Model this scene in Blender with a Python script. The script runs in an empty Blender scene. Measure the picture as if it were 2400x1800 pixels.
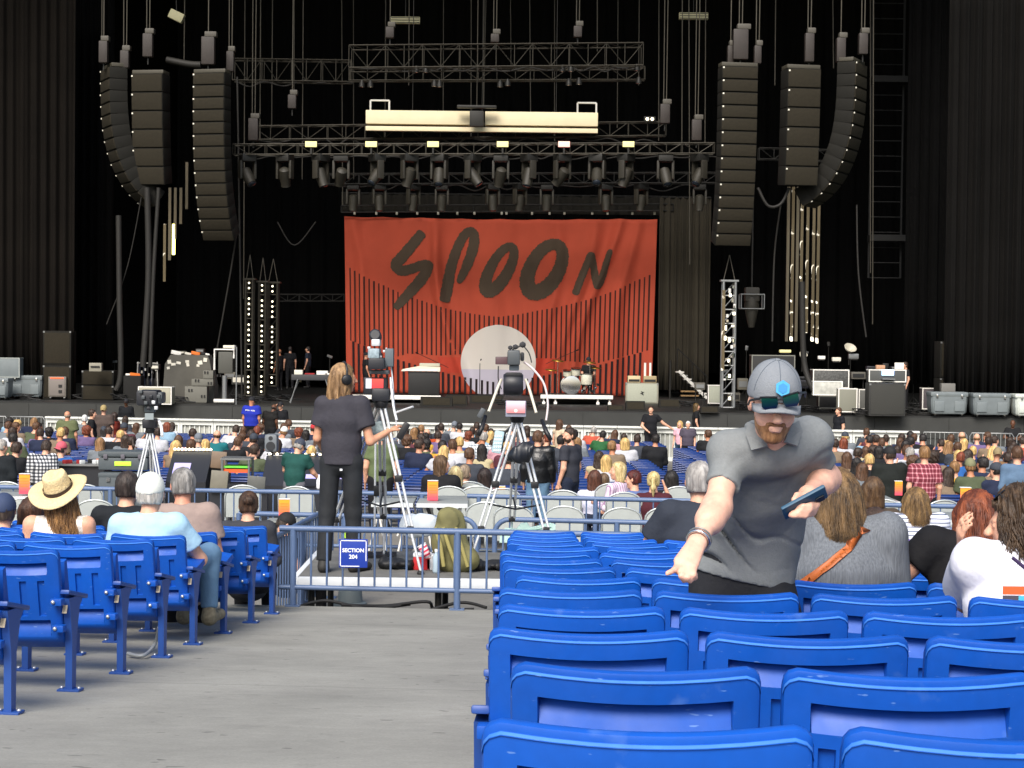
import bpy, bmesh, math, random
import numpy as np
from mathutils import Vector, Matrix, Euler
R = math.radians
random.seed(7)
rng = np.random.default_rng(11)
scene = bpy.context.scene
COL = scene.collection

# ------------------------------------------------------------------ camera
F, CX, CY, ZC = 4300.0, 1200.0, 900.0, 3.9
PITCH, ROLL = math.atan(110 / F), 0.0118
cd = bpy.data.cameras.new('camera'); cam = bpy.data.objects.new('camera', cd); COL.objects.link(cam)
cd.sensor_width = 36.0; cd.lens = 36.0 * F / 2400.0; cd.clip_start = 0.05; cd.clip_end = 2000
cam.location = (0, 0, ZC)
Mc = Matrix.Rotation(R(90) - PITCH, 3, 'X') @ Matrix.Rotation(ROLL, 3, 'Z')
cam.rotation_euler = Mc.to_euler()
scene.camera = cam
def ray(px, py):
    v = Mc @ Vector(((px - CX) / F, -(py - CY) / F, -1.0))
    return v / v.y
def W(px, py, d):                      # the point at depth d (metres along +Y) seen at a pixel of the 2400 x 1800 photograph
    v = ray(px, py)
    return Vector((v.x * d, d, ZC + v.z * d))

# ------------------------------------------------------------------ world, sun, exposure
SUN_EL, SUN_AZ = R(44), R(195)         # azimuth clockwise from +Y
wd = bpy.data.worlds.new('World'); scene.world = wd; wd.use_nodes = True
wn = wd.node_tree; bg = wn.nodes['Background']
sky = wn.nodes.new('ShaderNodeTexSky'); sky.sky_type = 'NISHITA'; sky.sun_disc = False
sky.sun_elevation = SUN_EL; sky.sun_rotation = SUN_AZ; sky.air_density = 1.0; sky.dust_density = 3.0; sky.ozone_density = 1.0
wn.links.new(sky.outputs[0], bg.inputs[0]); bg.inputs[1].default_value = 0.07
sd = bpy.data.lights.new('sun', 'SUN'); sun = bpy.data.objects.new('sun', sd); COL.objects.link(sun)
sd.energy = 1.5; sd.angle = R(30); sd.color = (1.0, 0.95, 0.88)
sdir = Vector((math.sin(SUN_AZ) * math.cos(SUN_EL), math.cos(SUN_AZ) * math.cos(SUN_EL), math.sin(SUN_EL)))
sun.rotation_euler = sdir.to_track_quat('Z', 'Y').to_euler()
scene.view_settings.view_transform = 'Standard'; scene.view_settings.look = 'None'
scene.view_settings.gamma = 1.0; scene.view_settings.use_curve_mapping = False
scene.view_settings.exposure = 1.42
scene.render.engine = 'CYCLES'
scene.cycles.max_bounces = 5; scene.cycles.diffuse_bounces = 3; scene.cycles.glossy_bounces = 2
scene.cycles.transmission_bounces = 4; scene.cycles.transparent_max_bounces = 6
scene.cycles.caustics_reflective = False; scene.cycles.caustics_refractive = False
scene.cycles.use_denoising = True

# ------------------------------------------------------------------ materials
def lin(c):
    c = c.lstrip('#'); v = [int(c[i:i + 2], 16) / 255 for i in (0, 2, 4)]
    return tuple(x / 12.92 if x <= .04045 else ((x + .055) / 1.055) ** 2.4 for x in v)
MATS = {}
def M(name, col='#808080', rough=.6, metal=0., var=0., vscale=6., bump=0., bscale=40., emit=None, estr=1., spec=.5, stretch=None, coat=0.):
    if name in MATS: return MATS[name]
    m = bpy.data.materials.new(name); m.use_nodes = True; MATS[name] = m
    nt = m.node_tree; b = nt.nodes['Principled BSDF']
    c = lin(col) if isinstance(col, str) else col
    b.inputs['Base Color'].default_value = (*c, 1); b.inputs['Roughness'].default_value = rough
    b.inputs['Metallic'].default_value = metal; b.inputs['Specular IOR Level'].default_value = spec
    if coat: b.inputs['Coat Weight'].default_value = coat
    if var or bump:
        tc = nt.nodes.new('ShaderNodeTexCoord'); mp = nt.nodes.new('ShaderNodeMapping')
        nt.links.new(tc.outputs['Object'], mp.inputs[0])
        if stretch: mp.inputs['Scale'].default_value = stretch
    if var:
        n = nt.nodes.new('ShaderNodeTexNoise'); n.inputs['Scale'].default_value = vscale; n.inputs['Detail'].default_value = 6
        nt.links.new(mp.outputs[0], n.inputs['Vector'])
        r = nt.nodes.new('ShaderNodeMapRange'); r.inputs[1].default_value = .3; r.inputs[2].default_value = .7
        r.inputs[3].default_value = 1 - var; r.inputs[4].default_value = 1 + var
        nt.links.new(n.outputs[0], r.inputs[0])
        mx = nt.nodes.new('ShaderNodeVectorMath'); mx.operation = 'SCALE'; mx.inputs[0].default_value = c
        nt.links.new(r.outputs[0], mx.inputs['Scale']); nt.links.new(mx.outputs[0], b.inputs['Base Color'])
    if bump:
        n2 = nt.nodes.new('ShaderNodeTexNoise'); n2.inputs['Scale'].default_value = bscale; n2.inputs['Detail'].default_value = 4
        nt.links.new(mp.outputs[0], n2.inputs['Vector'])
        bp = nt.nodes.new('ShaderNodeBump'); bp.inputs['Strength'].default_value = bump; bp.inputs['Distance'].default_value = .02
        nt.links.new(n2.outputs[0], bp.inputs['Height']); nt.links.new(bp.outputs[0], b.inputs['Normal'])
    if emit:
        b.inputs['Emission Color'].default_value = (*(lin(emit) if isinstance(emit, str) else emit), 1); b.inputs['Emission Strength'].default_value = estr
    return m
def fabric(hexc, name=None, rough=.85):
    return M(name or 'fabric_' + hexc.lstrip('#'), hexc, rough, var=.10, vscale=9, bump=.25, bscale=30, spec=.25)
def nodes_of(m): return m.node_tree, m.node_tree.nodes['Principled BSDF']
def math_node(nt, op, a=None, b=None, va=None, vb=None):
    n = nt.nodes.new('ShaderNodeMath'); n.operation = op
    for k, (l, v) in enumerate(((a, va), (b, vb))):
        if l is not None: nt.links.new(l, n.inputs[k])
        elif v is not None: n.inputs[k].default_value = v
    return n.outputs[0]
def mix_col(nt, fac, c1, c2):
    n = nt.nodes.new('ShaderNodeMix'); n.data_type = 'RGBA'
    if hasattr(fac, 'links') or not isinstance(fac, (int, float)): nt.links.new(fac, n.inputs['Factor'])
    else: n.inputs['Factor'].default_value = fac
    for s, c in (('A', c1), ('B', c2)):
        inp = [i for i in n.inputs if i.name == s and i.type == 'RGBA'][0]
        if isinstance(c, (tuple, list)): inp.default_value = (*c[:3], 1)
        else: nt.links.new(c, inp)
    return [o for o in n.outputs if o.type == 'RGBA'][0]
def obj_xyz(nt):
    tc = nt.nodes.new('ShaderNodeTexCoord'); s = nt.nodes.new('ShaderNodeSeparateXYZ'); nt.links.new(tc.outputs['Object'], s.inputs[0])
    return s.outputs
def plaid(name, c0, c1, c2, fx=40., fz=40., duty=.5):
    if name in MATS: return MATS[name]
    m = M(name, c0, .85); nt, b = nodes_of(m); s = obj_xyz(nt)
    def band(o, f):
        return math_node(nt, 'GREATER_THAN', math_node(nt, 'FRACT', math_node(nt, 'MULTIPLY', o, vb=f)), vb=duty)
    u = band(math_node(nt, 'ADD', s[0], math_node(nt, 'MULTIPLY', s[1], vb=.6)), fx); v = band(s[2], fz)
    k1 = mix_col(nt, u, lin(c0), lin(c1)); k2 = mix_col(nt, u, lin(c1), lin(c2))
    nt.links.new(mix_col(nt, v, k1, k2), b.inputs['Base Color']); return m
def stripes(name, c0, c1, f=30., duty=.72, axis=2):
    if name in MATS: return MATS[name]
    m = M(name, c0, .8); nt, b = nodes_of(m); s = obj_xyz(nt)
    v = math_node(nt, 'GREATER_THAN', math_node(nt, 'FRACT', math_node(nt, 'MULTIPLY', s[axis], vb=f)), vb=duty)
    nt.links.new(mix_col(nt, v, lin(c0), lin(c1)), b.inputs['Base Color']); return m
def gradient(name, c0, c1, z0, z1, axis=2):
    if name in MATS: return MATS[name]
    m = M(name, c0, .5); nt, b = nodes_of(m); s = obj_xyz(nt)
    r = nt.nodes.new('ShaderNodeMapRange'); r.inputs[1].default_value = z0; r.inputs[2].default_value = z1
    nt.links.new(s[axis], r.inputs[0]); nt.links.new(mix_col(nt, r.outputs[0], lin(c0), lin(c1)), b.inputs['Base Color']); return m

# ------------------------------------------------------------------ object helpers
def link(o, parent=None):
    COL.objects.link(o)
    if parent is not None: o.parent = parent
    return o
def tag(o, label=None, cat=None, group=None, kind=None):
    if label: o['label'] = label
    if cat: o['category'] = cat
    if group: o['group'] = group
    if kind: o['kind'] = kind
    return o
def thing(name, loc=(0, 0, 0), label=None, cat=None, group=None, rz=0.):
    o = bpy.data.objects.new(name, None); o.empty_display_size = .1; COL.objects.link(o)
    o.location = loc; o.rotation_euler = (0, 0, rz)
    return tag(o, label, cat, group)
def mesh_of(verts, faces, name, mat=None, smooth=False, angle=None):
    me = bpy.data.meshes.new(name); me.from_pydata([tuple(v) for v in verts], [], [tuple(f) for f in faces]); me.update()
    if mat is not None: me.materials.append(mat)
    if smooth or angle:
        me.polygons.foreach_set('use_smooth', [True] * len(me.polygons))
        if angle: me.set_sharp_from_angle(angle=R(angle))
    return me
class MB:
    def __init__(s): s.v = []; s.f = []
    def add(s, vs, fs):
        n = len(s.v); s.v += [tuple(v) for v in vs]; s.f += [tuple(i + n for i in f) for f in fs]; return s
    def box(s, c, sz, rot=None):
        hx, hy, hz = sz[0] / 2, sz[1] / 2, sz[2] / 2; c = Vector(c)
        vs = [Vector((x, y, z)) for z in (-hz, hz) for y in (-hy, hy) for x in (-hx, hx)]
        if rot is not None:
            m = rot if isinstance(rot, Matrix) else Euler(rot).to_matrix()
            vs = [m @ v for v in vs]
        return s.add([v + c for v in vs], [(0, 2, 3, 1), (4, 5, 7, 6), (0, 1, 5, 4), (2, 6, 7, 3), (0, 4, 6, 2), (1, 3, 7, 5)])
    def tube(s, pts, r, n=8, caps=True):
        pts = [Vector(p) for p in pts]; k = len(pts); rs = r if isinstance(r, (list, tuple)) else [r] * k
        vs = []; prev = None
        for i, p in enumerate(pts):
            t = (pts[min(i + 1, k - 1)] - pts[max(i - 1, 0)]).normalized()
            a = prev if prev is not None else (Vector((0, 0, 1)) if abs(t.z) < .9 else Vector((1, 0, 0)))
            a = (a - t * a.dot(t)).normalized(); b = t.cross(a); prev = a
            vs += [p + (a * math.cos(2 * math.pi * j / n) + b * math.sin(2 * math.pi * j / n)) * rs[i] for j in range(n)]
        fs = [(i * n + j, i * n + (j + 1) % n, (i + 1) * n + (j + 1) % n, (i + 1) * n + j) for i in range(k - 1) for j in range(n)]
        if caps: fs += [tuple(range(n - 1, -1, -1)), tuple((k - 1) * n + j for j in range(n))]
        return s.add(vs, fs)
    def lathe(s, prof, n=16, c=(0, 0, 0), axis=None):
        m = axis.to_track_quat('Z', 'Y').to_matrix() if axis is not None else Matrix.Identity(3); c = Vector(c)
        vs = [c + m @ Vector((r * math.cos(2 * math.pi * j / n), r * math.sin(2 * math.pi * j / n), z)) for r, z in prof for j in range(n)]
        k = len(prof)
        fs = [(i * n + j, i * n + (j + 1) % n, (i + 1) * n + (j + 1) % n, (i + 1) * n + j) for i in range(k - 1) for j in range(n)]
        if prof[0][0] > 1e-5: fs.append(tuple(range(n - 1, -1, -1)))
        if prof[-1][0] > 1e-5: fs.append(tuple((k - 1) * n + j for j in range(n)))
        return s.add(vs, fs)
    def prism(s, poly, y0, y1):                   # outline in x,z extruded along y
        n = len(poly); vs = [(x, y0, z) for x, z in poly] + [(x, y1, z) for x, z in poly]
        return s.add(vs, [tuple(range(n)), tuple(range(2 * n - 1, n - 1, -1))] + [(i, (i + 1) % n + 0, n + (i + 1) % n, n + i)[::-1] for i in range(n)])
    def mesh(s, name, mat, smooth=False, angle=None): return mesh_of(s.v, s.f, name, mat, smooth, angle)
    def build(s, name, mat, parent=None, smooth=False, angle=None, loc=None):
        o = link(bpy.data.objects.new(name, s.mesh(name, mat, smooth, angle)), parent)
        if loc is not None: o.location = loc
        return o
CACHE = {}
def ob(name, me, parent=None, loc=(0, 0, 0), rot=(0, 0, 0), scale=(1, 1, 1), mat=None):
    o = link(bpy.data.objects.new(name, me), parent); o.location = loc; o.rotation_euler = rot; o.scale = scale
    if mat is not None:
        o.material_slots[0].link = 'OBJECT'; o.material_slots[0].material = mat
    return o
def bev_box(sz, bev, mat, seg=2):
    key = ('bb', tuple(round(x, 4) for x in sz), bev, mat.name, seg)
    if key not in CACHE:
        bm = bmesh.new(); bmesh.ops.create_cube(bm, size=1.0)
        bmesh.ops.scale(bm, vec=sz, verts=bm.verts)
        if bev: bmesh.ops.bevel(bm, geom=bm.edges[:], offset=bev, segments=seg, affect='EDGES', profile=.6)
        me = bpy.data.meshes.new('box'); bm.to_mesh(me); bm.free(); me.materials.append(mat)
        me.polygons.foreach_set('use_smooth', [True] * len(me.polygons)); me.set_sharp_from_angle(angle=R(50))
        CACHE[key] = me
    return CACHE[key]
def box(name, c, sz, mat, parent=None, rot=(0, 0, 0), bev=0.):
    return ob(name, bev_box(sz, bev, mat), parent, c, rot)
def rod(name, p0, p1, r, mat, parent=None, n=8):
    key = ('rod', mat.name, n)
    if key not in CACHE:
        b = MB(); b.tube([(0, 0, 0), (0, 0, 1)], 1.0, n); CACHE[key] = b.mesh('rod', mat, angle=50)
    p0, p1 = Vector(p0), Vector(p1); d = p1 - p0
    o = link(bpy.data.objects.new(name, CACHE[key]), parent)
    o.matrix_local = Matrix.Translation(p0) @ d.to_track_quat('Z', 'Y').to_matrix().to_4x4() @ Matrix.Diagonal((r, r, d.length, 1))
    return o
def pipe(name, pts, r, mat, parent=None, n=8):
    if name in ('loom', 'cable', 'white_cable', 'tail', 'hose', 'ring_handle', 'pan_bar') and len(pts) > 2:
        P = [Vector(p) for p in pts]; out = []
        for i in range(len(P) - 1):
            a, b_, c, d = P[max(i - 1, 0)], P[i], P[i + 1], P[min(i + 2, len(P) - 1)]
            for k in range(6):
                t = k / 6; out.append(.5 * ((2 * b_) + (c - a) * t + (2 * a - 5 * b_ + 4 * c - d) * t * t + (3 * b_ - a - 3 * c + d) * t ** 3))
        pts = out + [P[-1]]
    b = MB(); b.tube(pts, r, n); return b.build(name, mat, parent, smooth=True, angle=60)
def arc(c, r, a0, a1, n, u=Vector((1, 0, 0)), v=Vector((0, 0, 1))):
    return [Vector(c) + u * (r * math.cos(a0 + (a1 - a0) * i / n)) + v * (r * math.sin(a0 + (a1 - a0) * i / n)) for i in range(n + 1)]
def sag(p0, p1, s, n=10):
    p0, p1 = Vector(p0), Vector(p1)
    return [p0.lerp(p1, i / n) - Vector((0, 0, s * 4 * (i / n) * (1 - i / n))) for i in range(n + 1)]
ORD = 'first second third fourth fifth sixth seventh eighth ninth tenth eleventh twelfth thirteenth fourteenth fifteenth sixteenth seventeenth eighteenth nineteenth twentieth'.split()
TENS = {2: 'twenty', 3: 'thirty', 4: 'forty', 5: 'fifty', 6: 'sixty'}
def ordw(i):                                     # i from 0
    if i < 20: return ORD[i]
    t, u = divmod(i + 1, 10)
    return (TENS[t][:-1] + 'ieth') if u == 0 else TENS[t] + '-' + ORD[u - 1]
def text_mesh(name, body, size, mat, parent, loc, rot, bold=.0, align='CENTER', extrude=.001):
    cu = bpy.data.curves.new(name, 'FONT'); cu.body = body; cu.size = size; cu.align_x = align; cu.align_y = 'CENTER'
    cu.extrude = extrude; cu.offset = bold; cu.materials.append(mat)
    tmp = bpy.data.objects.new(name, cu); COL.objects.link(tmp); bpy.context.view_layer.update()
    me = bpy.data.meshes.new_from_object(tmp.evaluated_get(bpy.context.evaluated_depsgraph_get())); bpy.data.objects.remove(tmp)
    if not me.materials: me.materials.append(mat)
    o = link(bpy.data.objects.new(name, me), parent); o.location = loc; o.rotation_euler = rot
    return o
# ================================================================== the setting
KD, KS = .07, .11                        # how far the near rows and the stage turn away from square to the view
def deck_z(x, y): return 2.875 - .0814 * (y + KD * x)
TERR = 1.15
def bowl_z(x, y): return max(.05, .75 - .0255 * ((y + KS * x) - 29.5))
STG = 1.45

concrete = M('concrete', '#8f8c84', .85)
def concrete_nodes(m, base, scale=1.0):
    nt, b = nodes_of(m)
    tc = nt.nodes.new('ShaderNodeTexCoord')
    def noise(sc, stretch=(1, 1, 1), det=8, rough=.6):
        mp = nt.nodes.new('ShaderNodeMapping'); mp.inputs['Scale'].default_value = stretch; nt.links.new(tc.outputs['Object'], mp.inputs[0])
        n = nt.nodes.new('ShaderNodeTexNoise'); n.inputs['Scale'].default_value = sc; n.inputs['Detail'].default_value = det; n.inputs['Roughness'].default_value = rough
        nt.links.new(mp.outputs[0], n.inputs['Vector']); return n.outputs[0]
    def rng_(x, a, b_, c, d):
        r = nt.nodes.new('ShaderNodeMapRange'); r.inputs[1].default_value = a; r.inputs[2].default_value = b_; r.inputs[3].default_value = c; r.inputs[4].default_value = d
        nt.links.new(x, r.inputs[0]); return r.outputs[0]
    big = rng_(noise(.9 * scale, (1, 1, 1)), .3, .7, .80, 1.12)
    streak = rng_(noise(1.6 * scale, (.9, 1.2, 1)), .3, .7, .92, 1.06)
    fine = rng_(noise(80 * scale), .3, .7, .88, 1.09)
    med = rng_(noise(9 * scale, (.7, 1.2, 1), 9, .75), .32, .68, .91, 1.07)
    broom = rng_(noise(26 * scale, (.6, 1.8, 1), 4), .3, .7, .96, 1.03)
    stain = rng_(noise(3.5 * scale, (.6, 1, 1), 6, .7), .60, .74, 1.0, .74)
    spot = rng_(noise(16 * scale, (.55, 1, 1), 1), .735, .75, 1.0, .5)
    f = big
    if base == '#93928a':
        s3 = nt.nodes.new('ShaderNodeSeparateXYZ'); nt.links.new(tc.outputs['Object'], s3.inputs[0]); uu = math_node(nt, 'ADD', s3.outputs[1], math_node(nt, 'MULTIPLY', s3.outputs[0], vb=KD))
        for u0 in (9.1, 4.6, 13.2): f = math_node(nt, 'MULTIPLY', f, rng_(math_node(nt, 'ABSOLUTE', math_node(nt, 'ADD', uu, vb=-u0)), .004, .010, .66, 1.0))
    for k in (streak, fine, med, broom, stain, spot): f = math_node(nt, 'MULTIPLY', f, k)
    v = nt.nodes.new('ShaderNodeVectorMath'); v.operation = 'SCALE'; v.inputs[0].default_value = lin(base); nt.links.new(f, v.inputs['Scale'])
    nt.links.new(v.outputs[0], b.inputs['Base Color'])
    bp = nt.nodes.new('ShaderNodeBump'); bp.inputs['Strength'].default_value = .35; bp.inputs['Distance'].default_value = .01
    nt.links.new(broom, bp.inputs['Height']); nt.links.new(bp.outputs[0], b.inputs['Normal'])
concrete_nodes(concrete, '#93928a')
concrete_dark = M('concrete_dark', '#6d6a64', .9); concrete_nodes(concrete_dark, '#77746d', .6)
grass = M('lawn', '#4a5a2c', .95, var=.3, vscale=.4)

def sheet(name, quad, mat, z0=None, nx=1, ny=1):
    """solid slab: four top corners (counter-clockwise) with skirt down to z0"""
    b = MB(); q = [Vector(p) for p in quad]
    zb = z0 if z0 is not None else min(p.z for p in q) - .3
    lo = [Vector((p.x, p.y, zb)) for p in q]
    b.add(q + lo, [(0, 1, 2, 3), (7, 6, 5, 4)] + [(i, i + 4, (i + 1) % 4 + 4, (i + 1) % 4) for i in range(4)])
    return b.build(name, mat)
g = MB(); g.add([(-900, -900, -.15), (900, -900, -.15), (900, 900, -.15), (-900, 900, -.15)], [(0, 1, 2, 3)])
tag(g.build('ground', grass), kind='structure')
def deck_pt(x, u): y = u - KD * x; return (x, y, deck_z(x, y))
DECK_U = 15.05
tag(sheet('concrete_deck', [deck_pt(-22, -14), deck_pt(22, -14), deck_pt(22, DECK_U), deck_pt(-22, DECK_U)], concrete, -.1), kind='structure')
# pour joints of the deck: shallow dark strips proud of nothing, laid 3 mm over the slab
def terr_pt(x, u, z): return (x, u - KS * x, z)
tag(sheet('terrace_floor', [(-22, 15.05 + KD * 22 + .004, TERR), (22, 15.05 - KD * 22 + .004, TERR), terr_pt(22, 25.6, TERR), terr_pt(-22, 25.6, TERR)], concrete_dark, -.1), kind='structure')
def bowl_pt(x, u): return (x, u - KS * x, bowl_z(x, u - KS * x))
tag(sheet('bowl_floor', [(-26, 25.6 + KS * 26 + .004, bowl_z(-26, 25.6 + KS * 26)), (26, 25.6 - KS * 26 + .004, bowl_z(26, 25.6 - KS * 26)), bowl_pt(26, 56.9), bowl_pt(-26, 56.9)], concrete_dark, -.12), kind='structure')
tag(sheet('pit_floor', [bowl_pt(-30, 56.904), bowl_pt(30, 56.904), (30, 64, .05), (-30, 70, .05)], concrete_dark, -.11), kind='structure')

# ------------------------------------------------------------------ stage
black_deck = M('stage_black', '#1d1e1d', .6, var=.25, vscale=1.5)
fascia = M('stage_fascia', '#343533', .8, var=.12, vscale=2)
black_wall = M('black_wall', '#080808', .95, var=.2, vscale=.6, spec=.08)
LIPU = 62.0
def lip(x, du=0.): return LIPU + du - KS * x
st = thing('stage', (0, LIPU, 0), 'wide black raised concert stage with grey stepped front behind white barrier', 'stage')
def local(st_, p): return (p[0] - st_.location.x, p[1] - st_.location.y, p[2] - st_.location.z)
b = MB(); q = [(-27, lip(-27)), (27, lip(27)), (27, 88), (-27, 88)]
b.add([local(st, (x, y, STG)) for x, y in q] + [local(st, (x, y, .05)) for x, y in q], [(0, 1, 2, 3)] + [(i, i + 4, (i + 1) % 4 + 4, (i + 1) % 4) for i in range(4)])
b.build('stage_deck', black_deck, st)
# two horizontal fascia boards per 2.4 m bay with a dark gap between
for i in range(20):
    x0, x1 = -24 + i * 2.4 + .006, -24 + (i + 1) * 2.4 - .006
    for (za, zb, du) in ((.07, .66, -.30), (.72, 1.40, -.06)):
        m = MB(); c = [(x0, lip(x0, du)), (x1, lip(x1, du)), (x1, lip(x1, du) + .04), (x0, lip(x0, du) + .04)]
        m.add([local(st, (x, y, zb)) for x, y in c] + [local(st, (x, y, za)) for x, y in c], [(0, 1, 2, 3)] + [(k, k + 4, (k + 1) % 4 + 4, (k + 1) % 4) for k in range(4)])
        m.build('fascia_board', fascia, st)
m = MB(); c = [(-24, lip(-24, -.30)), (24, lip(24, -.30)), (24, lip(24, -.05)), (-24, lip(-24, -.05))]
m.add([local(st, (x, y, .70)) for x, y in c] + [local(st, (x, y, .66)) for x, y in c], [(0, 1, 2, 3)] + [(k, k + 4, (k + 1) % 4 + 4, (k + 1) % 4) for k in range(4)])
m.build('step_ledge', fascia, st)

sh = thing('stage_house', (0, 70, 0), 'dark stage house of black walls and high roof round the stage', 'building')
def wallbox(name, x0, x1, y0, y1, z0, z1, mat=black_wall):
    return box(name, ((x0 + x1) / 2, (y0 + y1) / 2 - 70, (z0 + z1) / 2), (x1 - x0, y1 - y0, z1 - z0), mat, sh)
wallbox('back_wall', -27, 27, 88, 88.5, -.1, 25)
wallbox('side_wall', -27.5, -27, 60, 88.5, -.1, 25)
wallbox('side_wall', 27, 27.5, 60, 88.5, -.1, 25)
wallbox('roof', -45, 45, 57, 89, 25, 25.6)
wallbox('wing_wall', -45, -27.5, 66, 66.5, -.1, 25)
wallbox('wing_wall', 27.5, 45, 62, 62.5, -.1, 25)
roofbeam = M('roof_steel', '#2a2824', .7)
for i, x in enumerate((-16, -8, 0, 8, 16)):
    wallbox('roof_beam', x - .2, x + .2, 58, 88, 24.1, 24.9, roofbeam)

# ------------------------------------------------------------------ blue stadium seats
def blue_plastic(name, c, rough=.5):
    m = M(name, c, rough, spec=.4); nt, b = nodes_of(m); tc = nt.nodes.new('ShaderNodeTexCoord'); oi = nt.nodes.new('ShaderNodeObjectInfo')
    va = nt.nodes.new('ShaderNodeVectorMath'); va.operation = 'ADD'; nt.links.new(tc.outputs['Object'], va.inputs[0]); nt.links.new(oi.outputs['Location'], va.inputs[1])
    def nz(sc, det, lo, hi, a, b_, st=(1, 1, 1)):
        mp = nt.nodes.new('ShaderNodeMapping'); mp.inputs['Scale'].default_value = st; nt.links.new(va.outputs[0], mp.inputs[0])
        n = nt.nodes.new('ShaderNodeTexNoise'); n.inputs['Scale'].default_value = sc; n.inputs['Detail'].default_value = det; nt.links.new(mp.outputs[0], n.inputs['Vector'])
        r = nt.nodes.new('ShaderNodeMapRange'); r.inputs[1].default_value = lo; r.inputs[2].default_value = hi; r.inputs[3].default_value = a; r.inputs[4].default_value = b_; nt.links.new(n.outputs[0], r.inputs[0]); return r.outputs[0]
    fac = math_node(nt, 'MULTIPLY', nz(3, 5, .3, .7, .90, 1.08), nz(38, 3, .3, .7, .95, 1.04))
    rr = nt.nodes.new('ShaderNodeMapRange'); rr.inputs[3].default_value = .92; rr.inputs[4].default_value = 1.08; nt.links.new(oi.outputs['Random'], rr.inputs[0]); fac = math_node(nt, 'MULTIPLY', fac, rr.outputs[0])
    v = nt.nodes.new('ShaderNodeVectorMath'); v.operation = 'SCALE'; v.inputs[0].default_value = lin(c); nt.links.new(fac, v.inputs['Scale'])
    scuff = math_node(nt, 'MAXIMUM', nz(60, 2, .70, .74, 0., .55, (.35, 1, 1.6)), nz(11, 6, .66, .76, 0., .22))
    nt.links.new(mix_col(nt, scuff, v.outputs[0], (.16, .30, .62)), b.inputs['Base Color']); nt.links.new(nz(9, 4, .3, .7, rough - .08, rough + .12), b.inputs['Roughness']); return m
SEAT = blue_plastic('seat_blue', '#0550b2'); SEATP = M('seat_post_blue', '#244a92', .45, spec=.5)
SEATLIP = M('seat_lip_highlight', '#3a78cc', .4, var=.12, vscale=25, spec=.6)  # lighter blue paints the highlight line along the top lip
BOLT = M('zinc_bolt', '#c9ccd0', .35, metal=.7)
def seat_back_mesh(w=.478, z0=.20, z1=.70, detail=True):
    T = [0, .03, .075, .085, .097, .15, .21, .225, .27, .28, .45, .63, .64, .67, .68, .692, .77, .85, .865, .90, .94, .97, 1.0]
    S0 = [0, .10, .21, .215, .345, .35, .57, .575, .705, .71, .765, .78, .80, .88, .95, .985, 1.0]
    S = [-s for s in S0[:0:-1]] + S0
    h = z1 - z0; Wd = w / 2
    def relief(s, t):
        a = abs(s); r = 0.
        if a < .775:
            if .0901 < t < .21: r = -.041 + .046 * (t - .09) / .12
            if .686 < t < .85: r = -.036 + .040 * (t - .686) / .164
            if .275 < t < .635 and (.2125 < a < .3475 or .5725 < a < .7075): r = -.014
        return r
    def base(s, z): return -.20 * (z - z0) - .034 * (1 - s * s)
    vs = []; fs = []; ncol = len(S); rows = None
    for s in S:
        a = abs(s); rr = .035 / Wd
        ztop = z1 - (.035 * (1 - math.sqrt(max(0, 1 - ((a - (1 - rr)) / rr) ** 2))) if a > 1 - rr else 0)
        ztop -= .014 * (1 - s * s); zl = ztop - .022
        edge = .010 if a > .99 else (.003 if a > .98 else 0)
        col = []
        for t in T[::-1]:
            z = zl - t * (zl - z0)
            y = base(s, z) - relief(s, t) + edge
            if t > .86: y += .10 * ((t - .86) / .14) ** 2
            if t == 0: y += .001
            col.append((s * Wd, y, z - (0 if t else .000)))
        # rounded lip over the top, then the front face
        yt = base(s, zl)
        e5 = edge * .5
        for dy, dz in ((-.0020, .0012), (-.0019, .0026), (.0022, .0066), (.0032, .0074), (.0026, .0145), (.0035, .0190), (.0090, .0215), (.020, .0222), (.032, .0200), (.040, .0125), (.042, .004)): col.append((s * Wd, yt + dy + (e5 if dy < .02 else -edge), zl + dz))
        for t in (.2, .5, .8, .95, 1.0):
            z = ztop - t * (ztop - z0); y = base(s, z) + .036 - edge
            if t > .86: y += .09 * ((t - .86) / .14) ** 2
            col.append((s * Wd, y, z))
        rows = len(col); vs += col
    for i in range(ncol - 1):
        for j in range(rows - 1): fs.append((i * rows + j, (i + 1) * rows + j, (i + 1) * rows + j + 1, i * rows + j + 1))
        fs.append((i * rows + rows - 1, (i + 1) * rows + rows - 1, (i + 1) * rows, i * rows))
    fs.append(tuple(range(rows - 1, -1, -1))[::-1][::-1]); fs.append(tuple((ncol - 1) * rows + j for j in range(rows)))
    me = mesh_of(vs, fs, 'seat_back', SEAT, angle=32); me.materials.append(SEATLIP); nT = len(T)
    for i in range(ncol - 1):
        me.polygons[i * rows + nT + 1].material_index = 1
    bm = bmesh.new(); bm.from_mesh(me); bmesh.ops.recalc_face_normals(bm, faces=bm.faces); bm.to_mesh(me); bm.free()
    me.polygons.foreach_set('use_smooth', [True] * len(me.polygons)); me.set_sharp_from_angle(angle=R(32))
    return me
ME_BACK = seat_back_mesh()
pan = MB()                                 # tipped-up seat pan, hanging just ahead of the back
NP = 8
pv = []
for i in range(NP + 1):
    s = -1 + 2 * i / NP
    for (y, z) in ((.075, .30), (.055, .62), (.085, .63), (.125, .46), (.13, .30), (.10, .275)):
        pv.append((s * .215, y - .02 * (1 - s * s), z))
pf = [(i * 6 + j, (i + 1) * 6 + j, (i + 1) * 6 + (j + 1) % 6, i * 6 + (j + 1) % 6) for i in range(NP) for j in range(6)]
pf += [tuple(range(5, -1, -1)), tuple(NP * 6 + j for j in range(6))]
pan.add(pv, pf); ME_PAN = pan.mesh('seat_pan', SEAT, angle=40)
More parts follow.
